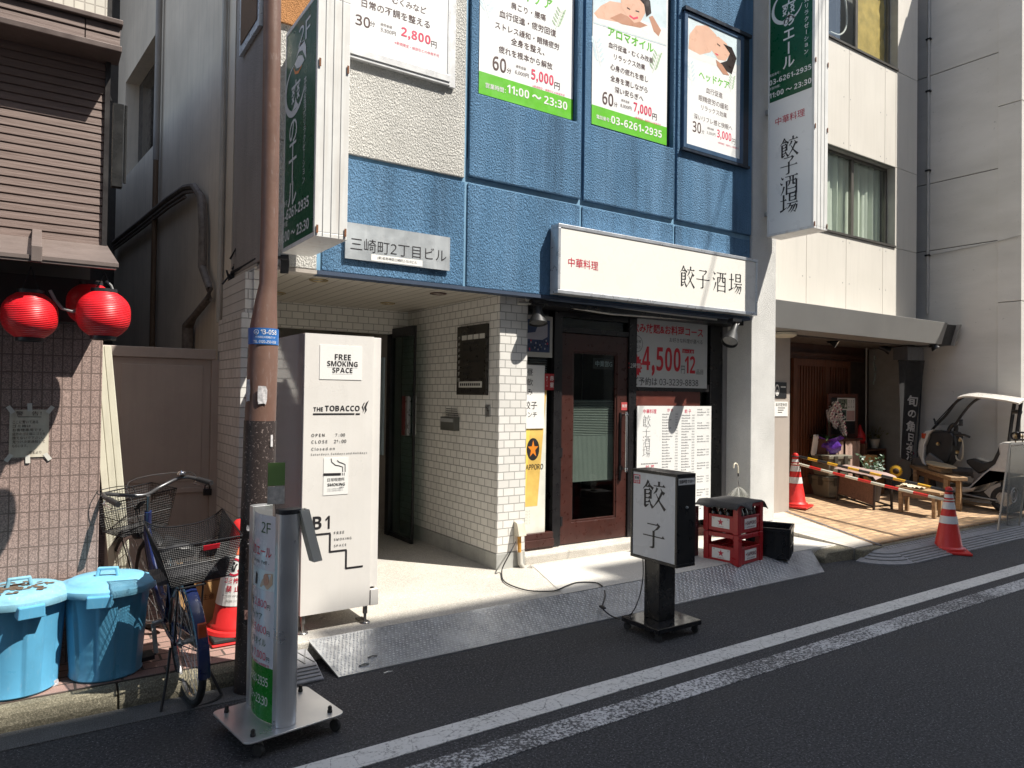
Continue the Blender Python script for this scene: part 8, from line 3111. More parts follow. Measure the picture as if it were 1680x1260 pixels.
tag(MB().obox(oc + Vector((-0.22, 0.08, 0.13)), (0.06, 0, 0), (0, 0.004, 0.02), (0, -0.02, 0.13)).build('propped_card', PAPER), 'white card propped up behind the purple wrapping', 'card')
# cabinet with a cloth front
t = thing('cloth_fronted_cabinet', 'low cabinet with two pinkish cloth panels below the framed menu', 'cabinet', (10.55, 6.12, gz(6.1)))
kx0, kx1 = onY(1357, 760, 5.98).x, onY(1412, 760, 5.98).x
g0 = gz(6.1)
mb = MB()
mb.box(kx0, kx1, 6.0, 6.25, g0 + 0.02, g0 + 0.80)
mb.box(kx0 - 0.02, kx1 + 0.03, 5.96, 6.26, g0 + 0.801, g0 + 0.83)
mb.build('body', M('dark_red_wood', (0.08, 0.03, 0.022), 0.5), t, bevel=0.004)
mb = MB()
xm = (kx0 + kx1) / 2
for a, b in ((kx0 + 0.01, xm - 0.025), (xm + 0.025, kx1 - 0.02)):
    n_ = 14
    vs = []
    for i in range(n_ + 1):
        for j in range(8):
            vs.append((a + (b - a) * i / n_, 5.985 - 0.008 * math.sin(i * 1.3 + j * 0.2), g0 + 0.06 + 0.73 * j / 7))
    mb.add(vs, [(i * 8 + j, (i + 1) * 8 + j, (i + 1) * 8 + j + 1, i * 8 + j + 1) for i in range(n_) for j in range(7)], 0, True)
mb.build('cloth_panels', M('speckled_pink_cloth', (0.46, 0.31, 0.25), 0.8, var=0.12, vs=70, speck=0.5), t)
# framed menu standing on it
t = thing('framed_menu', 'dark wooden frame with a food picture sheet on the cloth-fronted cabinet', 'menu', (10.6, 6.1, g0 + 0.84))
P = PY(6.08)
fa0, fa1 = P.at(1359, 680)[0], P.at(1408, 680)[0]
fb0, fb1 = g0 + 0.835, P.at(1390, 646)[1]
mb = MB()
for a, b, c, d in ((fa0, fa0 + 0.07, fb0, fb1), (fa1 - 0.06, fa1, fb0, fb1), (fa0 + 0.0705, fa1 - 0.0605, fb1 - 0.06, fb1), (fa0 + 0.0705, fa1 - 0.0605, fb0, fb0 + 0.05)):
    mb.slab(P, a, b, c, d, -0.03, 0.0)
mb.slab(P, fa0 + 0.0705, fa1 - 0.0605, fb0 + 0.051, fb1 - 0.061, -0.03, -0.015, 1)
mb.build('frame', [M('mahogany_frame', (0.10, 0.035, 0.025), 0.45), BLACKP], t, bevel=0.004)
pa0, pa1 = P.at(1375, 680)[0], P.at(1404, 680)[0]
pb0, pb1 = P.at(1390, 691)[1], P.at(1390, 653)[1]
mb = MB()
mb.slab(P, pa0, pa1, pb0, pb1, -0.0145, -0.012)
w, h = pa1 - pa0, pb1 - pb0
mb.rect(P, pa0 + w * .04, pa0 + w * .55, pb0 + h * .53, pb1 - h * .04, -0.0105, 1)
mb.rect(P, pa0 + w * .04, pa0 + w * .5, pb0 + h * .03, pb0 + h * .48, -0.0105, 2)
mb.rect(P, pa0 + w * .52, pa0 + w * .97, pb0 + h * .03, pb0 + h * .45, -0.0105, 3)
rnd = random.Random(3)
for k in range(9):
    mb.ell(P, pa0 + w * rnd.uniform(.1, .5), pb0 + h * rnd.uniform(.56, .9), w * .06, h * .03, -0.0095, rnd.choice((0, 2, 4)), rnd.uniform(0, 3), 12)
mb.ell(P, pa0 + w * .27, pb0 + h * .17, w * .19, h * .08, -0.0095, 0)
mb.ell(P, pa0 + w * .27, pb0 + h * .18, w * .13, h * .05, -0.009, 2)
mb.ell(P, pa0 + w * .30, pb0 + h * .33, w * .14, h * .07, -0.0095, 4)
for k in range(3):
    mb.column(P, '旬の一品', pa0 + w * (.9 - .13 * k), pb1 - h * .08, pb1 - h * .42, 0.03, -0.0095, 4)
mb.build('menu_sheet', [PAPER, M('food_print', (0.20, 0.24, 0.18), 0.5, var=0.5, vs=30), M('green_dish_print', (0.08, 0.13, 0.11), 0.5), M('pink_print', (0.55, 0.36, 0.33), 0.5), INK], t)
# shelf to its right with pots
t = thing('wooden_shelf', 'low brown wooden shelf right of the cloth-fronted cabinet', 'shelf', (11.3, 6.15, g0))
P = PY(6.05)
xa, xb = kx1 + 0.06, min(11.5, P.at(1449, 740)[0])
mb = MB()
SHW = wood('shelf_wood', (0.13, 0.06, 0.035), 0.55, 14, 'X')
mb.box(xa, xa + 0.06, 5.95, 6.28, g0, g0 + 0.74)
mb.box(xb - 0.04, xb, 6.0, 6.28, g0, g0 + 0.62)
for z in (0.62, 0.36, 0.05):
    mb.box(xa + 0.061, xb - 0.041, 5.98, 6.28, g0 + z, g0 + z + 0.03)
mb.build('boards', SHW, t, bevel=0.003)
for lab, u, v, s, m2 in (('pale wooden box on the lower shelf', 1426, 757, (0.09, 0.09, 0.10), M('light_wood', (0.45, 0.26, 0.10), 0.6)), ('brown basket on the lower shelf', 1437, 760, (0.10, 0.08, 0.07), wood('basket_wood', (0.25, 0.13, 0.05), 0.7, 20, 'X'))):
    q = onY(u, v, 5.9)
    tag(MB().box(q.x - s[0], q.x + s[0], 5.82, 5.94, gz(5.9) + 0.004, q.z + s[2]).build('storage_tub', m2, None, bevel=0.006), lab.replace('on the lower shelf', 'standing before the wooden shelf'), 'box')
q = onY(1421, 716, 6.1)
mb = MB()
mb.lathe([(0.0, 0.0), (0.06, 0.0), (0.085, 0.05), (0.08, 0.12), (0.04, 0.19), (0.015, 0.27), (0.0, 0.28)], (xa + 0.12, 6.1, g0 + 0.745), 20)
mb.add([(xa + 0.0, 6.0, g0 + 0.741), (xa + 0.2, 6.0, g0 + 0.741), (xa + 0.2, 6.2, g0 + 0.741), (xa + 0.0, 6.2, g0 + 0.741)], [(0, 1, 2, 3)])
tag(mb.build('red_bundle', M('red_cloth_bundle', (0.50, 0.012, 0.015), 0.5, bump=0.5, bs=30)), 'red cloth bundle standing on the wooden shelf', 'bundle')
t = thing('potted_plant', 'small yellow-green plant in a cream pot on the wooden shelf', 'plant', (xb - 0.16, 6.1, g0 + 0.651))
o_ = ORG[t.name]
MB().lathe([(0.0, 0.0), (0.05, 0.0), (0.075, 0.14), (0.07, 0.142), (0.0, 0.13)], o_, 20).build('pot', M('cream_pot', (0.48, 0.44, 0.36), 0.5), t)
mb = MB()
rnd = random.Random(21)
for k in range(110):
    a, e = rnd.uniform(0, 6.28), rnd.uniform(0.2, 1.4)
    d = Vector((math.cos(a) * math.cos(e), math.sin(a) * math.cos(e), math.sin(e)))
    c = o_ + Vector((0, 0, 0.14)) + d * rnd.uniform(0.03, 0.18)
    s = d.orthogonal().normalized() * rnd.uniform(0.008, 0.014)
    mb.quad(c, c + d * 0.025 + s, c + d * 0.055, c + d * 0.025 - s)
mb.build('leaves', M('yellow_green_leaf', (0.13, 0.12, 0.03), 0.5, var=0.4, vs=40), t)

# low wooden bench-sign with cloth, stools, table
t = thing('low_sign_bench', 'low bench with a brown front board and a pinkish cloth on top', 'bench', (9.5, 5.5, 0.2))
BRW = wood('brown_board', (0.16, 0.085, 0.055), 0.45, 14, 'X')
A_ = Vector((9.44, 5.80, 0)); B_2 = Vector((9.30, 5.20, 0))
dirv = (B_2 - A_).normalized(); nrm_ = Vector((0.97, -0.23, 0))
hgt = 0.42
za, zb2 = gz(5.8), gz(5.2)
mb = MB()
mb.prism([A_ + Vector((0, 0, za + 0.10)), B_2 + Vector((0, 0, zb2 + 0.06)), B_2 + Vector((0.03, 0, zb2 + hgt - 0.06)), A_ + Vector((0.03, 0, za + hgt - 0.06))], nrm_ * 0.012)
mb.build('front_board', BRW, t)
mb = MB()
for P0, z in ((A_, za), (B_2, zb2)):
    for dn in (0.0, 0.32):
        q = P0 + nrm_ * dn
        mb.bar((q.x, q.y, z), (q.x + (0.03 if dn == 0 else -0.03), q.y, z + hgt), 0.025, 0.025)
    mb.bar((P0.x, P0.y, z + 0.05), P0 + nrm_ * 0.32 + Vector((0, 0, z + 0.05)), 0.02, 0.02)
for dn in (0.012, 0.31):
    mb.bar(A_ + nrm_ * dn + Vector((0, 0, za + 0.075)), B_2 + nrm_ * dn + Vector((0, 0, zb2 + 0.04)), 0.022, 0.022)
mb.prism([A_ + Vector((0, 0, za + hgt)), B_2 + Vector((0, 0, zb2 + hgt)), B_2 + nrm_ * 0.33 + Vector((0, 0, zb2 + hgt)), A_ + nrm_ * 0.33 + Vector((0, 0, za + hgt))], (0, 0, 0.02))
mb.build('dark_frame', M('dark_bench_wood', (0.025, 0.018, 0.015), 0.5), t)
mb = MB()
n1_, n2_ = 18, 10
vs = []
rnd = random.Random(4)
for i in range(n1_ + 1):
    for j in range(n2_ + 1):
        p = A_.lerp(B_2, -0.06 + 1.15 * i / n1_) + nrm_ * (-0.03 + 0.40 * j / n2_)
        z = gz(p.y) + hgt + 0.024 + 0.05 * math.sin(math.pi * j / n2_) + rnd.uniform(0, .006) - (0.04 if i == n1_ else 0)
        vs.append((p.x, p.y, z))
mb.add(vs, [(i * (n2_ + 1) + j, (i + 1) * (n2_ + 1) + j, (i + 1) * (n2_ + 1) + j + 1, i * (n2_ + 1) + j + 1) for i in range(n1_) for j in range(n2_)], 0, True)
o = mb.build('bench_cloth', M('pink_grey_cloth', (0.36, 0.25, 0.22), 0.8, var=0.15, vs=50, speck=0.3), None)
tag(o, 'pinkish grey cloth spread over the low bench', 'cloth')

WOODL = wood('weathered_wood', (0.30, 0.19, 0.10), 0.7, 10, 'Y')
WOODD = wood('darker_weathered_wood', (0.16, 0.09, 0.05), 0.7, 10, 'Y')


def plank_bench(label, u0, v0, u1, v1, ztop, depth, legs, mat, name='wooden_bench', thick=0.035):
    """bench whose near long edge is seen from (u0, v0) to (u1, v1) at height ztop over the slope"""
    def at(u, v):
        q = onZ(u, v, 0.5)
        for _ in range(5): q = onZ(u, v, gz(q.y) + ztop)
        return q
    a, b = at(u0, v0), at(u1, v1)
    d = (b - a); d.z = 0
    nr = Vector((-d.y, d.x, 0)).normalized()
    if nr.x < 0: nr = -nr
    t = thing(name, label, 'bench', tuple((a + b) / 2))
    mb = MB()
    mb.prism([a, b, b + nr * depth, a + nr * depth], (0, 0, -thick))
    mb.build('seat', mat, t, bevel=0.006)
    for k in range(4):
        p = a.lerp(b, 0.12 if k % 2 else 0.86) + nr * (0.03 if k < 2 else depth - 0.03)
        zt_ = a.lerp(b, 0.12 if k % 2 else 0.86).z - thick - 0.001
        MB().bar((p.x, p.y, gz(p.y) + 0.004), (p.x, p.y, zt_), legs, legs).build('leg', mat, t, bevel=0.004)
    mb = MB()
    for dn in (0.03, depth - 0.03):
        p, q = a.lerp(b, 0.15) + nr * dn, a.lerp(b, 0.84) + nr * dn
        mb.bar((p.x, p.y, p.z - 0.09), (q.x, q.y, q.z - 0.09), 0.02, 0.06)
    mb.build('apron', WOODD, t)
    return a, b, nr


fa_, fb_, fn_ = plank_bench('low worn bench with white papers before the long table', 1468, 797, 1542, 809, 0.34, 0.26, 0.045, WOODL)
ta_, tb_, tn_ = plank_bench('long rough plank table behind the low bench', 1492, 762, 1560, 783, 0.47, 0.22, 0.06, WOODL, 'plank_table', 0.05)
mb = MB()
rnd = random.Random(14)
vs = []
for i in range(15):
    for j in range(7):
        p = fa_.lerp(fb_, 0.10 + 0.52 * i / 14) + fn_ * (0.02 + 0.22 * j / 6)
        vs.append((p.x, p.y, p.z + 0.008 + rnd.uniform(0, .03)))
mb.add(vs, [(i * 7 + j, (i + 1) * 7 + j, (i + 1) * 7 + j + 1, i * 7 + j + 1) for i in range(14) for j in range(6)], 0, True)
tag(mb.build('crumpled_cloth', M('cream_cloth', (0.55, 0.47, 0.34), 0.85, var=0.1)), 'crumpled cream cloth lying on the low worn bench', 'cloth')
mb = MB()
p = ta_.lerp(tb_, 0.55) + tn_ * 0.12
d_ = (tb_ - ta_).normalized()
mb.obox(p + Vector((0, 0, 0.032)), d_ * 0.18, tn_ * 0.08, (0, 0, 0.030))
o = mb.build('driftwood', wood('driftwood', (0.34, 0.24, 0.15), 0.8, 12, 'Y'), None, bevel=0.012)
tag(o, 'block of pale driftwood lying on the long table', 'wood')
mb = MB()
pts = [p - d_ * 0.30 + Vector((0, 0, 0.085)), p - d_ * 0.1 + Vector((0, 0, 0.080)), p + d_ * 0.1 + Vector((0, 0, 0.078)), p + d_ * 0.32 + Vector((0, 0, 0.082))]
vs = []
for i, q in enumerate(pts):
    wv_ = (0.05, 0.13, 0.14, 0.07)[i]
    vs += [q - tn_ * wv_, q + tn_ * wv_, q + tn_ * wv_ + Vector((0, 0, 0.022)), q - tn_ * wv_ + Vector((0, 0, 0.022))]
fs = []
for i in range(3):
    for k in range(4):
        fs.append((i * 4 + k, i * 4 + (k + 1) % 4, i * 4 + 4 + (k + 1) % 4, i * 4 + 4 + k))
fs += [(3, 2, 1, 0), (12, 13, 14, 15)]
mb.add(vs, fs)
o = mb.build('signboard', wood('bleached_board', (0.48, 0.37, 0.23), 0.7, 10, 'Y'), None, bevel=0.008)
tag(o, 'bleached pointed board resting on the driftwood block', 'board')
# sunflower bouquet
sf = onZ(1487, 800, 0.25)
sf = Vector((10.02, 5.62, gz(5.62)))
t = thing('sunflower_pot', 'leafy pot plant with one yellow sunflower by the low bench', 'plant', tuple(sf))
MB().lathe([(0.0, 0.0), (0.09, 0.0), (0.12, 0.24), (0.115, 0.245), (0.0, 0.22)], sf, 20).build('pot', M('dark_pot', (0.04, 0.03, 0.025), 0.5), t)
mb = MB()
rnd = random.Random(31)
for k in range(16):
    a = rnd.uniform(0, 6.28)
    L = rnd.uniform(0.15, 0.42)
    tip = sf + Vector((0.22 * L / .4 * math.cos(a), 0.16 * L / .4 * math.sin(a), 0.24 + L))
    mb.tube(smooth_path([sf + Vector((0, 0, 0.2)), sf + Vector((0.03 * math.cos(a), 0.03 * math.sin(a), 0.24 + L * .5)), tip], 4), 0.003, 5, 1)
    for j in range(16):
        s_ = rnd.uniform(0.3, 1.0)
        c = (sf + Vector((0, 0, 0.24))).lerp(tip, s_)
        f, e = rnd.uniform(0, 6.28), rnd.uniform(-0.4, 0.8)
        d = Vector((math.cos(f) * math.cos(e), math.sin(f) * math.cos(e), math.sin(e)))
        w_s = d.orthogonal().normalized() * rnd.uniform(0.012, 0.022)
        ln_ = rnd.uniform(0.04, 0.07)
        mb.quad(c, c + d * ln_ * .5 + w_s, c + d * ln_, c + d * ln_ * .5 - w_s, 0 if j % 3 else 2)
mb.build('leaves', [M('bouquet_leaf', (0.05, 0.10, 0.04), 0.5, var=0.3, vs=30), M('bouquet_stem', (0.05, 0.07, 0.025), 0.6), M('silver_leaf', (0.24, 0.32, 0.26), 0.5)], t)
mb = MB()
fc = onY(1470, 773, sf.y - 0.16)
nv = (CAMPOS - fc).normalized()
u_ = Vector((0, 0, 1)).cross(nv).normalized()
v_ = nv.cross(u_)
for k in range(20):
    a = 2 * math.pi * k / 20
    d = u_ * math.cos(a) + v_ * math.sin(a)
    s = nv.cross(d) * 0.014
    mb.quad(fc + d * 0.03, fc + d * 0.06 + s - nv * 0.01, fc + d * 0.092 - nv * 0.02, fc + d * 0.06 - s - nv * 0.01, 0)
mb.lathe([(0.0, 0.012), (0.03, 0.01), (0.042, 0.0)], fc, 20, 1, nv)
mb.build('sunflower', [M('sunflower_yellow', (0.65, 0.36, 0.01), 0.5, var=0.1), M('sunflower_heart', (0.05, 0.022, 0.008), 0.8)], t)
mb = MB()
rc_ = onY(1494, 744, sf.y + 0.1)
rnd = random.Random(2)
for k in range(60):
    a, e = rnd.uniform(0, 6.28), rnd.uniform(-.3, 1.5)
    d = Vector((math.cos(a) * math.cos(e), math.sin(a) * math.cos(e), math.sin(e)))
    s = d.orthogonal().normalized() * 0.02
    mb.quad(rc_ + d * 0.01, rc_ + d * 0.035 + s, rc_ + d * 0.055, rc_ + d * 0.035 - s)
mb.tube([rc_, sf + Vector((0, 0, 0.25))], 0.003, 5)
mb.build('rose', M('dusty_rose', (0.35, 0.09, 0.12), 0.6), t)

# black cloth banner with brushed white writing
t = thing('cloth_banner', 'tall black cloth banner with white brush writing by the concrete wall', 'banner', (11.0, 5.55, 0.2))
P = PY(5.52)
mb = MB()
n1_, n2_ = 14, 20
top0, top1 = P.at(1474, 592), P.at(1516, 592)
bot0, bot1 = P.at(1474, 748), P.at(1499, 762)
vs = []


def ban(i, j, off=0.0):
    s_, r_ = i, j
    a = (top0[0] * (1 - s_) + top1[0] * s_) * (1 - r_) + (bot0[0] * (1 - s_) + bot1[0] * s_) * r_
    b = (top0[1] * (1 - s_) + top1[1] * s_) * (1 - r_) + (bot0[1] * (1 - s_) + bot1[1] * s_) * r_
    return P.p(a, b, 0.025 * math.sin(s_ * 9 + r_ * 2) + off)


for i in range(n1_ + 1):
    for j in range(n2_ + 1):
        vs.append(ban(i / n1_, j / n2_))
mb.add(vs, [(i * (n2_ + 1) + j, (i + 1) * (n2_ + 1) + j, (i + 1) * (n2_ + 1) + j + 1, i * (n2_ + 1) + j + 1) for i in range(n1_) for j in range(n2_)], 0, True)
mb.build('cloth', M('black_cloth', (0.014, 0.013, 0.014), 0.8, var=0.3, vs=6), t)


class Ban:
    def p(s, a, b, n=0.0):
        return ban(a, 1 - b, 0.008 + n)


mb = MB()
bn_ = Ban()
for ch, b, sz in (('旬', 0.60, 0.30), ('の', 0.47, 0.25), ('魚', 0.345, 0.30), ('日', 0.235, 0.24), ('本', 0.14, 0.28), ('酒', 0.05, 0.26)):
    vs_, fs_, x0, x1, y0, y1 = glyphs(ch, 0.03)
    mb.add([bn_.p(0.62 + (x - (x0 + x1) / 2) * sz * 1.15, b + (y - (y0 + y1) / 2) * sz * 0.36) for x, y in vs_], fs_, 0)
mb.build('brush_writing', M('banner_white_ink', (0.42, 0.40, 0.38), 0.7), t)
mb = MB()
mb.tube([P.p(top0[0], top0[1], 0.0), P.p(top1[0], top1[1] + 0.0, 0.0)], 0.010, 8)
mb.tube([P.p(bot1[0] + 0.1, gz(5.5) + 0.01, -0.03), P.p(top1[0] + 0.03, top1[1] + 0.05, -0.03)], 0.012, 8)
mb.tube([P.p(top1[0], top1[1], 0.0), P.p(top1[0] + 0.03, top1[1], -0.03)], 0.008, 6)
mb.build('pole', BLACKM, t)
q = onY(1502, 580, 5.5)
tag(MB().box(q.x - 0.22, min(q.x + 0.25, 11.56), 5.5, 5.72, q.z - 0.1, CZ0 - 0.03).build('duct_box', M('slate_duct', (0.13, 0.13, 0.14), 0.4, 0.3, streak=0.3), None, bevel=0.004), 'slate grey metal duct box above the black banner', 'duct')

# ------------------------------------------------------------------ roofed moped against the concrete wall
MX = 11.12


def mz(x, y, X=MX):
    q = onX(1480 + x / 4.5, 620 + y / 4.5, X)
    return q.y, q.z


t = thing('roofed_moped', 'pale moped with a white roof and black windscreen frame by the concrete wall', 'moped', (MX, 4.9, gz(4.9)))
MOPW = M('moped_white', (0.60, 0.57, 0.52), 0.3, var=0.04, coat=0.3)
MOPB = M('moped_black', (0.018, 0.017, 0.017), 0.45, var=0.25)
MOPG = M('moped_grey', (0.14, 0.13, 0.125), 0.45, var=0.1)


def slabm(pts, x0, x1, name, mat, bev=0.012, par=None):
    mb = MB()
    mb.prism([(x0, *mz(x, y)) for x, y in pts], (x1 - x0, 0, 0))
    o = mb.build(name, mat, t, bevel=bev)
    return o


def tubem(pts, X, r, mb, mi=0):
    mb.tube(smooth_path([Vector((X, *mz(x, y, X))) for x, y in pts], 5), r, 8, mi)


mb = MB()
up_ = [(478, 120), (520, 111), (560, 108), (700, 121), (830, 138), (930, 158)]
n_ = len(up_)
vs = []
for x, y in up_:
    Y_, Z_ = mz(x, y)
    for k in range(7):
        s_ = -1 + 2 * k / 6
        vs.append((MX + 0.29 * s_, Y_, Z_ - 0.05 * s_ * s_))
    for k in range(7):
        s_ = 1 - 2 * k / 6
        vs.append((MX + 0.28 * s_, Y_, Z_ - 0.05 * s_ * s_ - 0.022))
mb.add(vs, [(i * 14 + k, i * 14 + (k + 1) % 14, (i + 1) * 14 + (k + 1) % 14, (i + 1) * 14 + k) for i in range(n_ - 1) for k in range(14)] + [tuple(range(14)), tuple((n_ - 1) * 14 + k for k in range(14))[::-1]], 0, True)
mb.build('roof', MOPW, t)
mb = MB()
tubem([(482, 124), (400, 178), (330, 268), (250, 352), (212, 395)], MX + 0.22, 0.020, mb)
tubem([(600, 134), (520, 182), (450, 262), (392, 345)], MX - 0.20, 0.018, mb)
tubem([(600, 134), (575, 140), (545, 128)], MX - 0.12, 0.02, mb)
tubem([(790, 468), (812, 300), (832, 166)], MX + 0.14, 0.024, mb)
tubem([(842, 462), (862, 300), (880, 168)], MX - 0.16, 0.024, mb)
tubem([(812, 256), (845, 250), (882, 256)], MX - 0.05, 0.028, mb)
mb.build('roof_frame', MOPB, t)
mb = MB()
a = [Vector((MX + 0.22, *mz(x, y, MX + 0.22))) for x, y in ((482, 124), (400, 178), (330, 268), (250, 352))]
b = [Vector((MX - 0.20, *mz(x, y, MX - 0.20))) for x, y in ((600, 134), (520, 182), (450, 262), (392, 345))]
mb.add(a + b, [(i, i + 1, 5 + i, 4 + i) for i in range(3)], 0, True)
mb.build('windscreen', glass('moped_screen', (0.80, 0.80, 0.78), 0.03, tr=0.93), t)
mb = MB()
tubem([(240, 340), (300, 275), (378, 190)], MX + 0.26, 0.008, mb)
tubem([(235, 300), (250, 340), (262, 352)], MX + 0.20, 0.014, mb)
mb.build('wiper', MOPB, t)
slabm([(212, 388), (272, 378), (235, 420), (205, 500), (200, 590), (222, 648), (188, 632), (155, 545), (162, 470), (192, 412)], MX - 0.17, MX + 0.2, 'front_cowl', MOPW, 0.02)
slabm([(228, 398), (330, 388), (402, 400), (420, 432), (402, 505), (372, 610), (330, 668), (236, 664), (205, 570), (208, 500), (236, 428)], MX - 0.13, MX + 0.16, 'leg_shield', MOPB, 0.03)
slabm([(208, 592), (240, 548), (345, 622), (318, 668), (236, 660)], MX - 0.17, MX + 0.1, 'pocket', MOPG, 0.012)
slabm([(190, 405), (222, 410), (210, 448), (188, 440)], MX - 0.19, MX + 0.22, 'turn_signal', M('moped_signal', (0.45, 0.06, 0.02), 0.2), 0.008)
slabm([(75, 612), (105, 588), (150, 578), (215, 606), (236, 640), (210, 662), (95, 640)], MX - 0.09, MX + 0.09, 'front_fender', MOPG, 0.02)
mb = MB()
Y_, Z_ = mz(150, 690)
Z_ = gz(Y_) + 0.20
mb.torus((MX, Y_, Z_), (1, 0, 0), 0.15, 0.045, 36, 10)
mb.build('front_wheel', RUBBER, t)
mb = MB()
tubem([(295, 440), (345, 420), (395, 424)], MX - 0.05, 0.014, mb)
tubem([(395, 424), (450, 420), (500, 437)], MX - 0.25, 0.016, mb)
tubem([(400, 500), (395, 460), (390, 424)], MX - 0.1, 0.03, mb)
tubem([(345, 390), (360, 360), (385, 345), (400, 370), (395, 395)], MX - 0.1, 0.03, mb)
mb.build('handlebar', MOPB, t)
mb = MB()
tubem([(425, 440), (447, 470), (450, 560), (432, 610), (405, 600), (398, 570)], MX - 0.2, 0.010, mb)
mb.build('key_lanyard', M('lanyard_cream', (0.55, 0.48, 0.36), 0.6), t)
mb = MB()
for (x, y, w, h) in ((265, 487, 12, 12), (408, 548, 14, 16), (430, 460, 14, 14)):
    Y_, Z_ = mz(x, y, MX - 0.17)
    mb.lathe([(0.0, -0.008), (0.02, -0.006), (0.028, 0.0)], (MX - 0.175, Y_, Z_), 12, 0, (-1, 0, 0))
mb.build('fittings', M('brass_fitting', (0.35, 0.25, 0.12), 0.35, 0.7), t)
Y_, Z_ = mz(435, 330, MX - 0.25)
mb = MB()
mb.obox((MX - 0.25, Y_, Z_), (0.05, 0.02, 0), (-0.01, 0.02, 0), (0, 0, 0.045))
mb.tube([(MX - 0.25, Y_, Z_), (MX - 0.15, *mz(380, 380, MX - 0.15))], 0.007, 6)
mb.obox((MX - 0.262, Y_ - 0.022, Z_), (0.042, 0.016, 0), (-0.001, 0.002, 0), (0, 0, 0.037), 1)
mb.build('mirror', [MOPB, M('mirror_face', (0.6, 0.68, 0.72), 0.05, 1.0)], t, bevel=0.004)
slabm([(505, 602), (560, 590), (640, 624), (700, 608), (735, 540), (752, 476), (775, 470), (762, 560), (728, 628), (690, 668), (600, 700), (545, 660), (512, 628)], MX - 0.15, MX + 0.15, 'seat', MOPB, 0.03)
slabm([(545, 664), (600, 702), (690, 670), (640, 700), (590, 790), (540, 792), (560, 740)], MX - 0.13, MX + 0.13, 'seat_base', MOPG, 0.012)
slabm([(752, 484), (800, 470), (960, 480), (960, 720), (765, 705), (695, 692), (605, 792), (562, 832), (500, 842), (385, 826), (382, 800), (540, 797), (642, 700), (730, 632), (764, 560)], MX - 0.2, MX + 0.2, 'rear_body', MOPW, 0.025)
slabm([(380, 776), (540, 780), (545, 796), (382, 799)], MX - 0.19, MX + 0.19, 'footboard', MOPB, 0.006)
slabm([(400, 842), (560, 848), (650, 822), (760, 742), (960, 722), (960, 900), (720, 905), (600, 890), (430, 872)], MX - 0.15, MX + 0.16, 'engine_cover', MOPB, 0.02)
slabm([(645, 835), (700, 790), (770, 765), (770, 850), (715, 905), (690, 880)], MX - 0.18, MX - 0.151, 'side_fender', M('fender_silver', (0.36, 0.34, 0.31), 0.4), 0.008)
mb = MB()
for x in (MX - 0.14, MX + 0.14):
    Y_, Z_ = mz(800, 890)
    mb.torus((x, Y_, gz(Y_) + 0.20), (1, 0, 0), 0.14, 0.055, 36, 10)
    mb.lathe([(0.0, 0.04), (0.12, 0.03), (0.12, -0.03), (0, -0.04)], (x, Y_, gz(Y_) + 0.20), 24, 1, (1, 0, 0))
mb.build('rear_wheels', [RUBBER, STEEL], t)
mb = MB()
tubem([(430, 850), (560, 880), (700, 905)], MX - 0.2, 0.012, mb)
tubem([(500, 905), (600, 920), (720, 915)], MX - 0.18, 0.010, mb)
mb.build('side_pipe', STEEL, t)
mb = MB()
tubem([(375, 690), (440, 690), (520, 700), (545, 730)], MX + 0.1, 0.06, mb)
mb.build('rolled_cover', M('grey_tarp', (0.12, 0.11, 0.105), 0.7, var=0.3, bump=0.4, bs=30), t)
# pair of brass wheels resting on the tail
for i, x in enumerate((838, 888)):
    Y_, Z_ = mz(x, 430, MX - 0.2)
    mb = MB()
    mb.torus((MX - 0.2, Y_, Z_), (1, 0.1, 0), 0.05, 0.012, 24, 8)
    for k in range(4):
        a = rad(45 * k)
        mb.tube([(MX - 0.2, Y_ - 0.045 * math.cos(a), Z_ - 0.045 * math.sin(a)), (MX - 0.2, Y_ + 0.045 * math.cos(a), Z_ + 0.045 * math.sin(a))], 0.004, 6, 1)
    mb.tube([(MX - 0.2, Y_, Z_), (MX - 0.2, Y_ + 0.0, mz(x, 480)[1])], 0.008, 6, 1)
    tag(mb.build('hand_wheel', [BLACKM, M('brass_fitting', (0.35, 0.25, 0.12), 0.35, 0.7)]), ('left' if i == 0 else 'right') + ' one of the small black hand wheels on the moped tail', 'hand wheel', 'hand wheels on the moped tail')

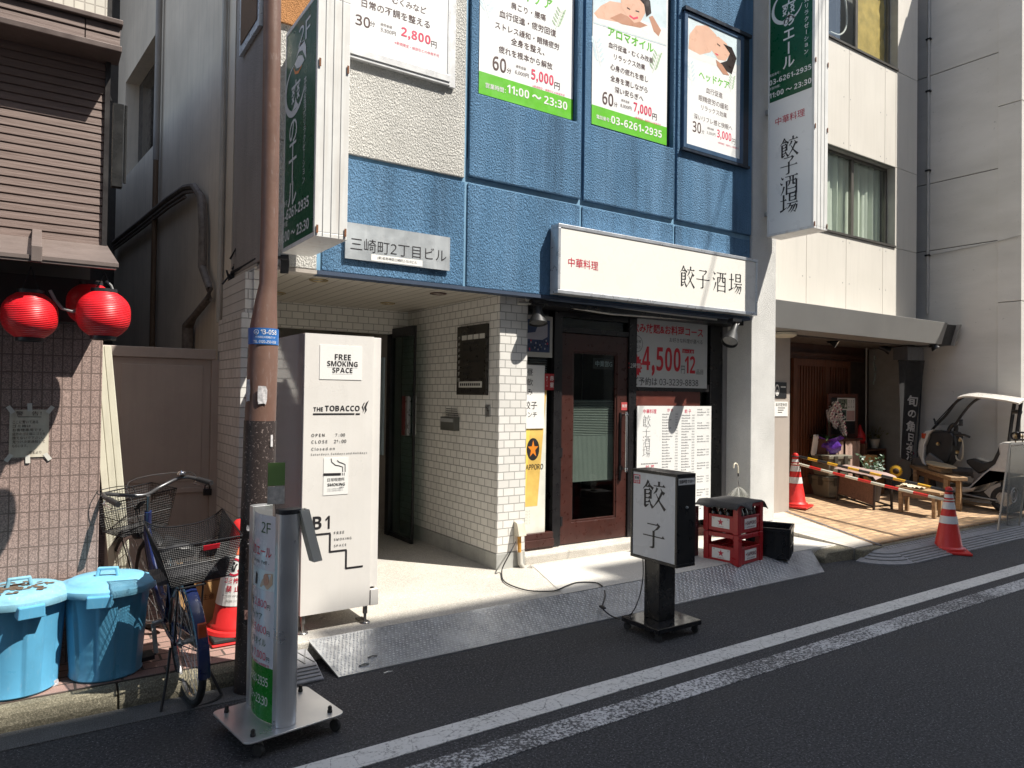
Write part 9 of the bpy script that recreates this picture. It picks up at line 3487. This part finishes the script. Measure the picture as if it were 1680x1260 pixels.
# clear folding board at the right edge
bl = onZ(1636, 879, 0.012)
t = thing('folding_board', 'clear plastic folding board in a metal frame at the right edge', 'sign stand', tuple(bl))
br = onZ(1671, 871, 0.012)
e_ = (br - bl).normalized()
b_n = Vector((1, 0.15, 0)).normalized()
wd = (br - bl).length
H_ = onX(1657, 728, bl.x + 0.20).z
top_l = Vector((bl.x + 0.20, onX(1657, 728, bl.x + 0.20).y, H_))
FRM = M('folding_frame', (0.34, 0.33, 0.31), 0.4, 0.6, var=0.1)
CLR = glass('scuffed_acrylic', (0.72, 0.72, 0.70), 0.25, milky=0.10, tr=0.95)
for k, sgn in enumerate((0, 1)):
    f0 = bl if k == 0 else bl + b_n * 0.44
    f1 = f0 + e_ * wd
    g0_, g1_ = top_l + b_n * (0.012 * k), top_l + e_ * wd + b_n * (0.012 * k)
    mb = MB()
    mb.bar(f0, g0_, 0.018, 0.018)
    mb.bar(f1, g1_, 0.018, 0.018)
    mb.bar(f0 + Vector((0, 0, 0.02)), f1 + Vector((0, 0, 0.02)), 0.018, 0.018)
    mb.bar(g0_, g1_, 0.02, 0.02)
    fr_ = mb.build('frame', FRM, t)
    MB().add([f0.lerp(g0_, 0.03), f1.lerp(g1_, 0.03), f1.lerp(g1_, 0.98), f0.lerp(g0_, 0.98)], [(0, 1, 2, 3)]).build('panel', CLR, t)
c_ = bl.lerp(top_l, 0.42) + e_ * (wd * 0.5) - b_n * 0.0
mb = MB()
ax2 = (top_l - bl).normalized()
fn2 = e_.cross(ax2).normalized()
mb.torus(c_ + fn2 * 0.006, fn2, 0.09, 0.006, 28, 6)
mb.torus(c_ + fn2 * 0.006, fn2, 0.05, 0.004, 28, 6)
mb.build('embossed_rings', M('ghost_print', (0.40, 0.38, 0.36), 0.5), t)

# service wire from the block across the street
A_w, B_w = onY(1196, 270, 5.08), onY(1152, 505, 4.96)
w0, w1 = A_w - SUN * 10.2, B_w - SUN * 7.6
dw = (w0 - w1)
mb = MB()
pts = [w1 + dw * (k * 0.25) for k in range(-1, 9)]
mb.tube(pts, 0.012, 6)
tag(mb.build('service_wire', CABLE), 'thin service wire high above the restaurant sign', 'wire')

# ------------------------------------------------------------------ the street's other side, behind the camera
OPP = M('opposite_wall', (0.42, 0.40, 0.37), 0.7, var=0.12, vs=0.6)
ob = thing('office_block', 'pale office block across the street whose shade covers the road', 'building', (6, -3.6, 0))
mb = MB()
for x0_, x1_, h_ in ((-16, 8.0, 14.7), (8.002, 10.9, 15.4), (10.902, 13.2, 16.1), (13.202, 30, 14.9)):
    mb.box(x0_, x1_, -9, -3.6, 0, h_)
mb.build('wall', OPP, ob)
mb = MB()
for i in range(14):
    for j in range(4):
        mb.box(-14 + i * 3.1, -14 + i * 3.1 + 1.9, -3.62, -3.58, 1.2 + j * 3.2, 2.9 + j * 3.2)
mb.build('window', M('opposite_window', (0.05, 0.06, 0.07), 0.08, spec=0.8), ob)
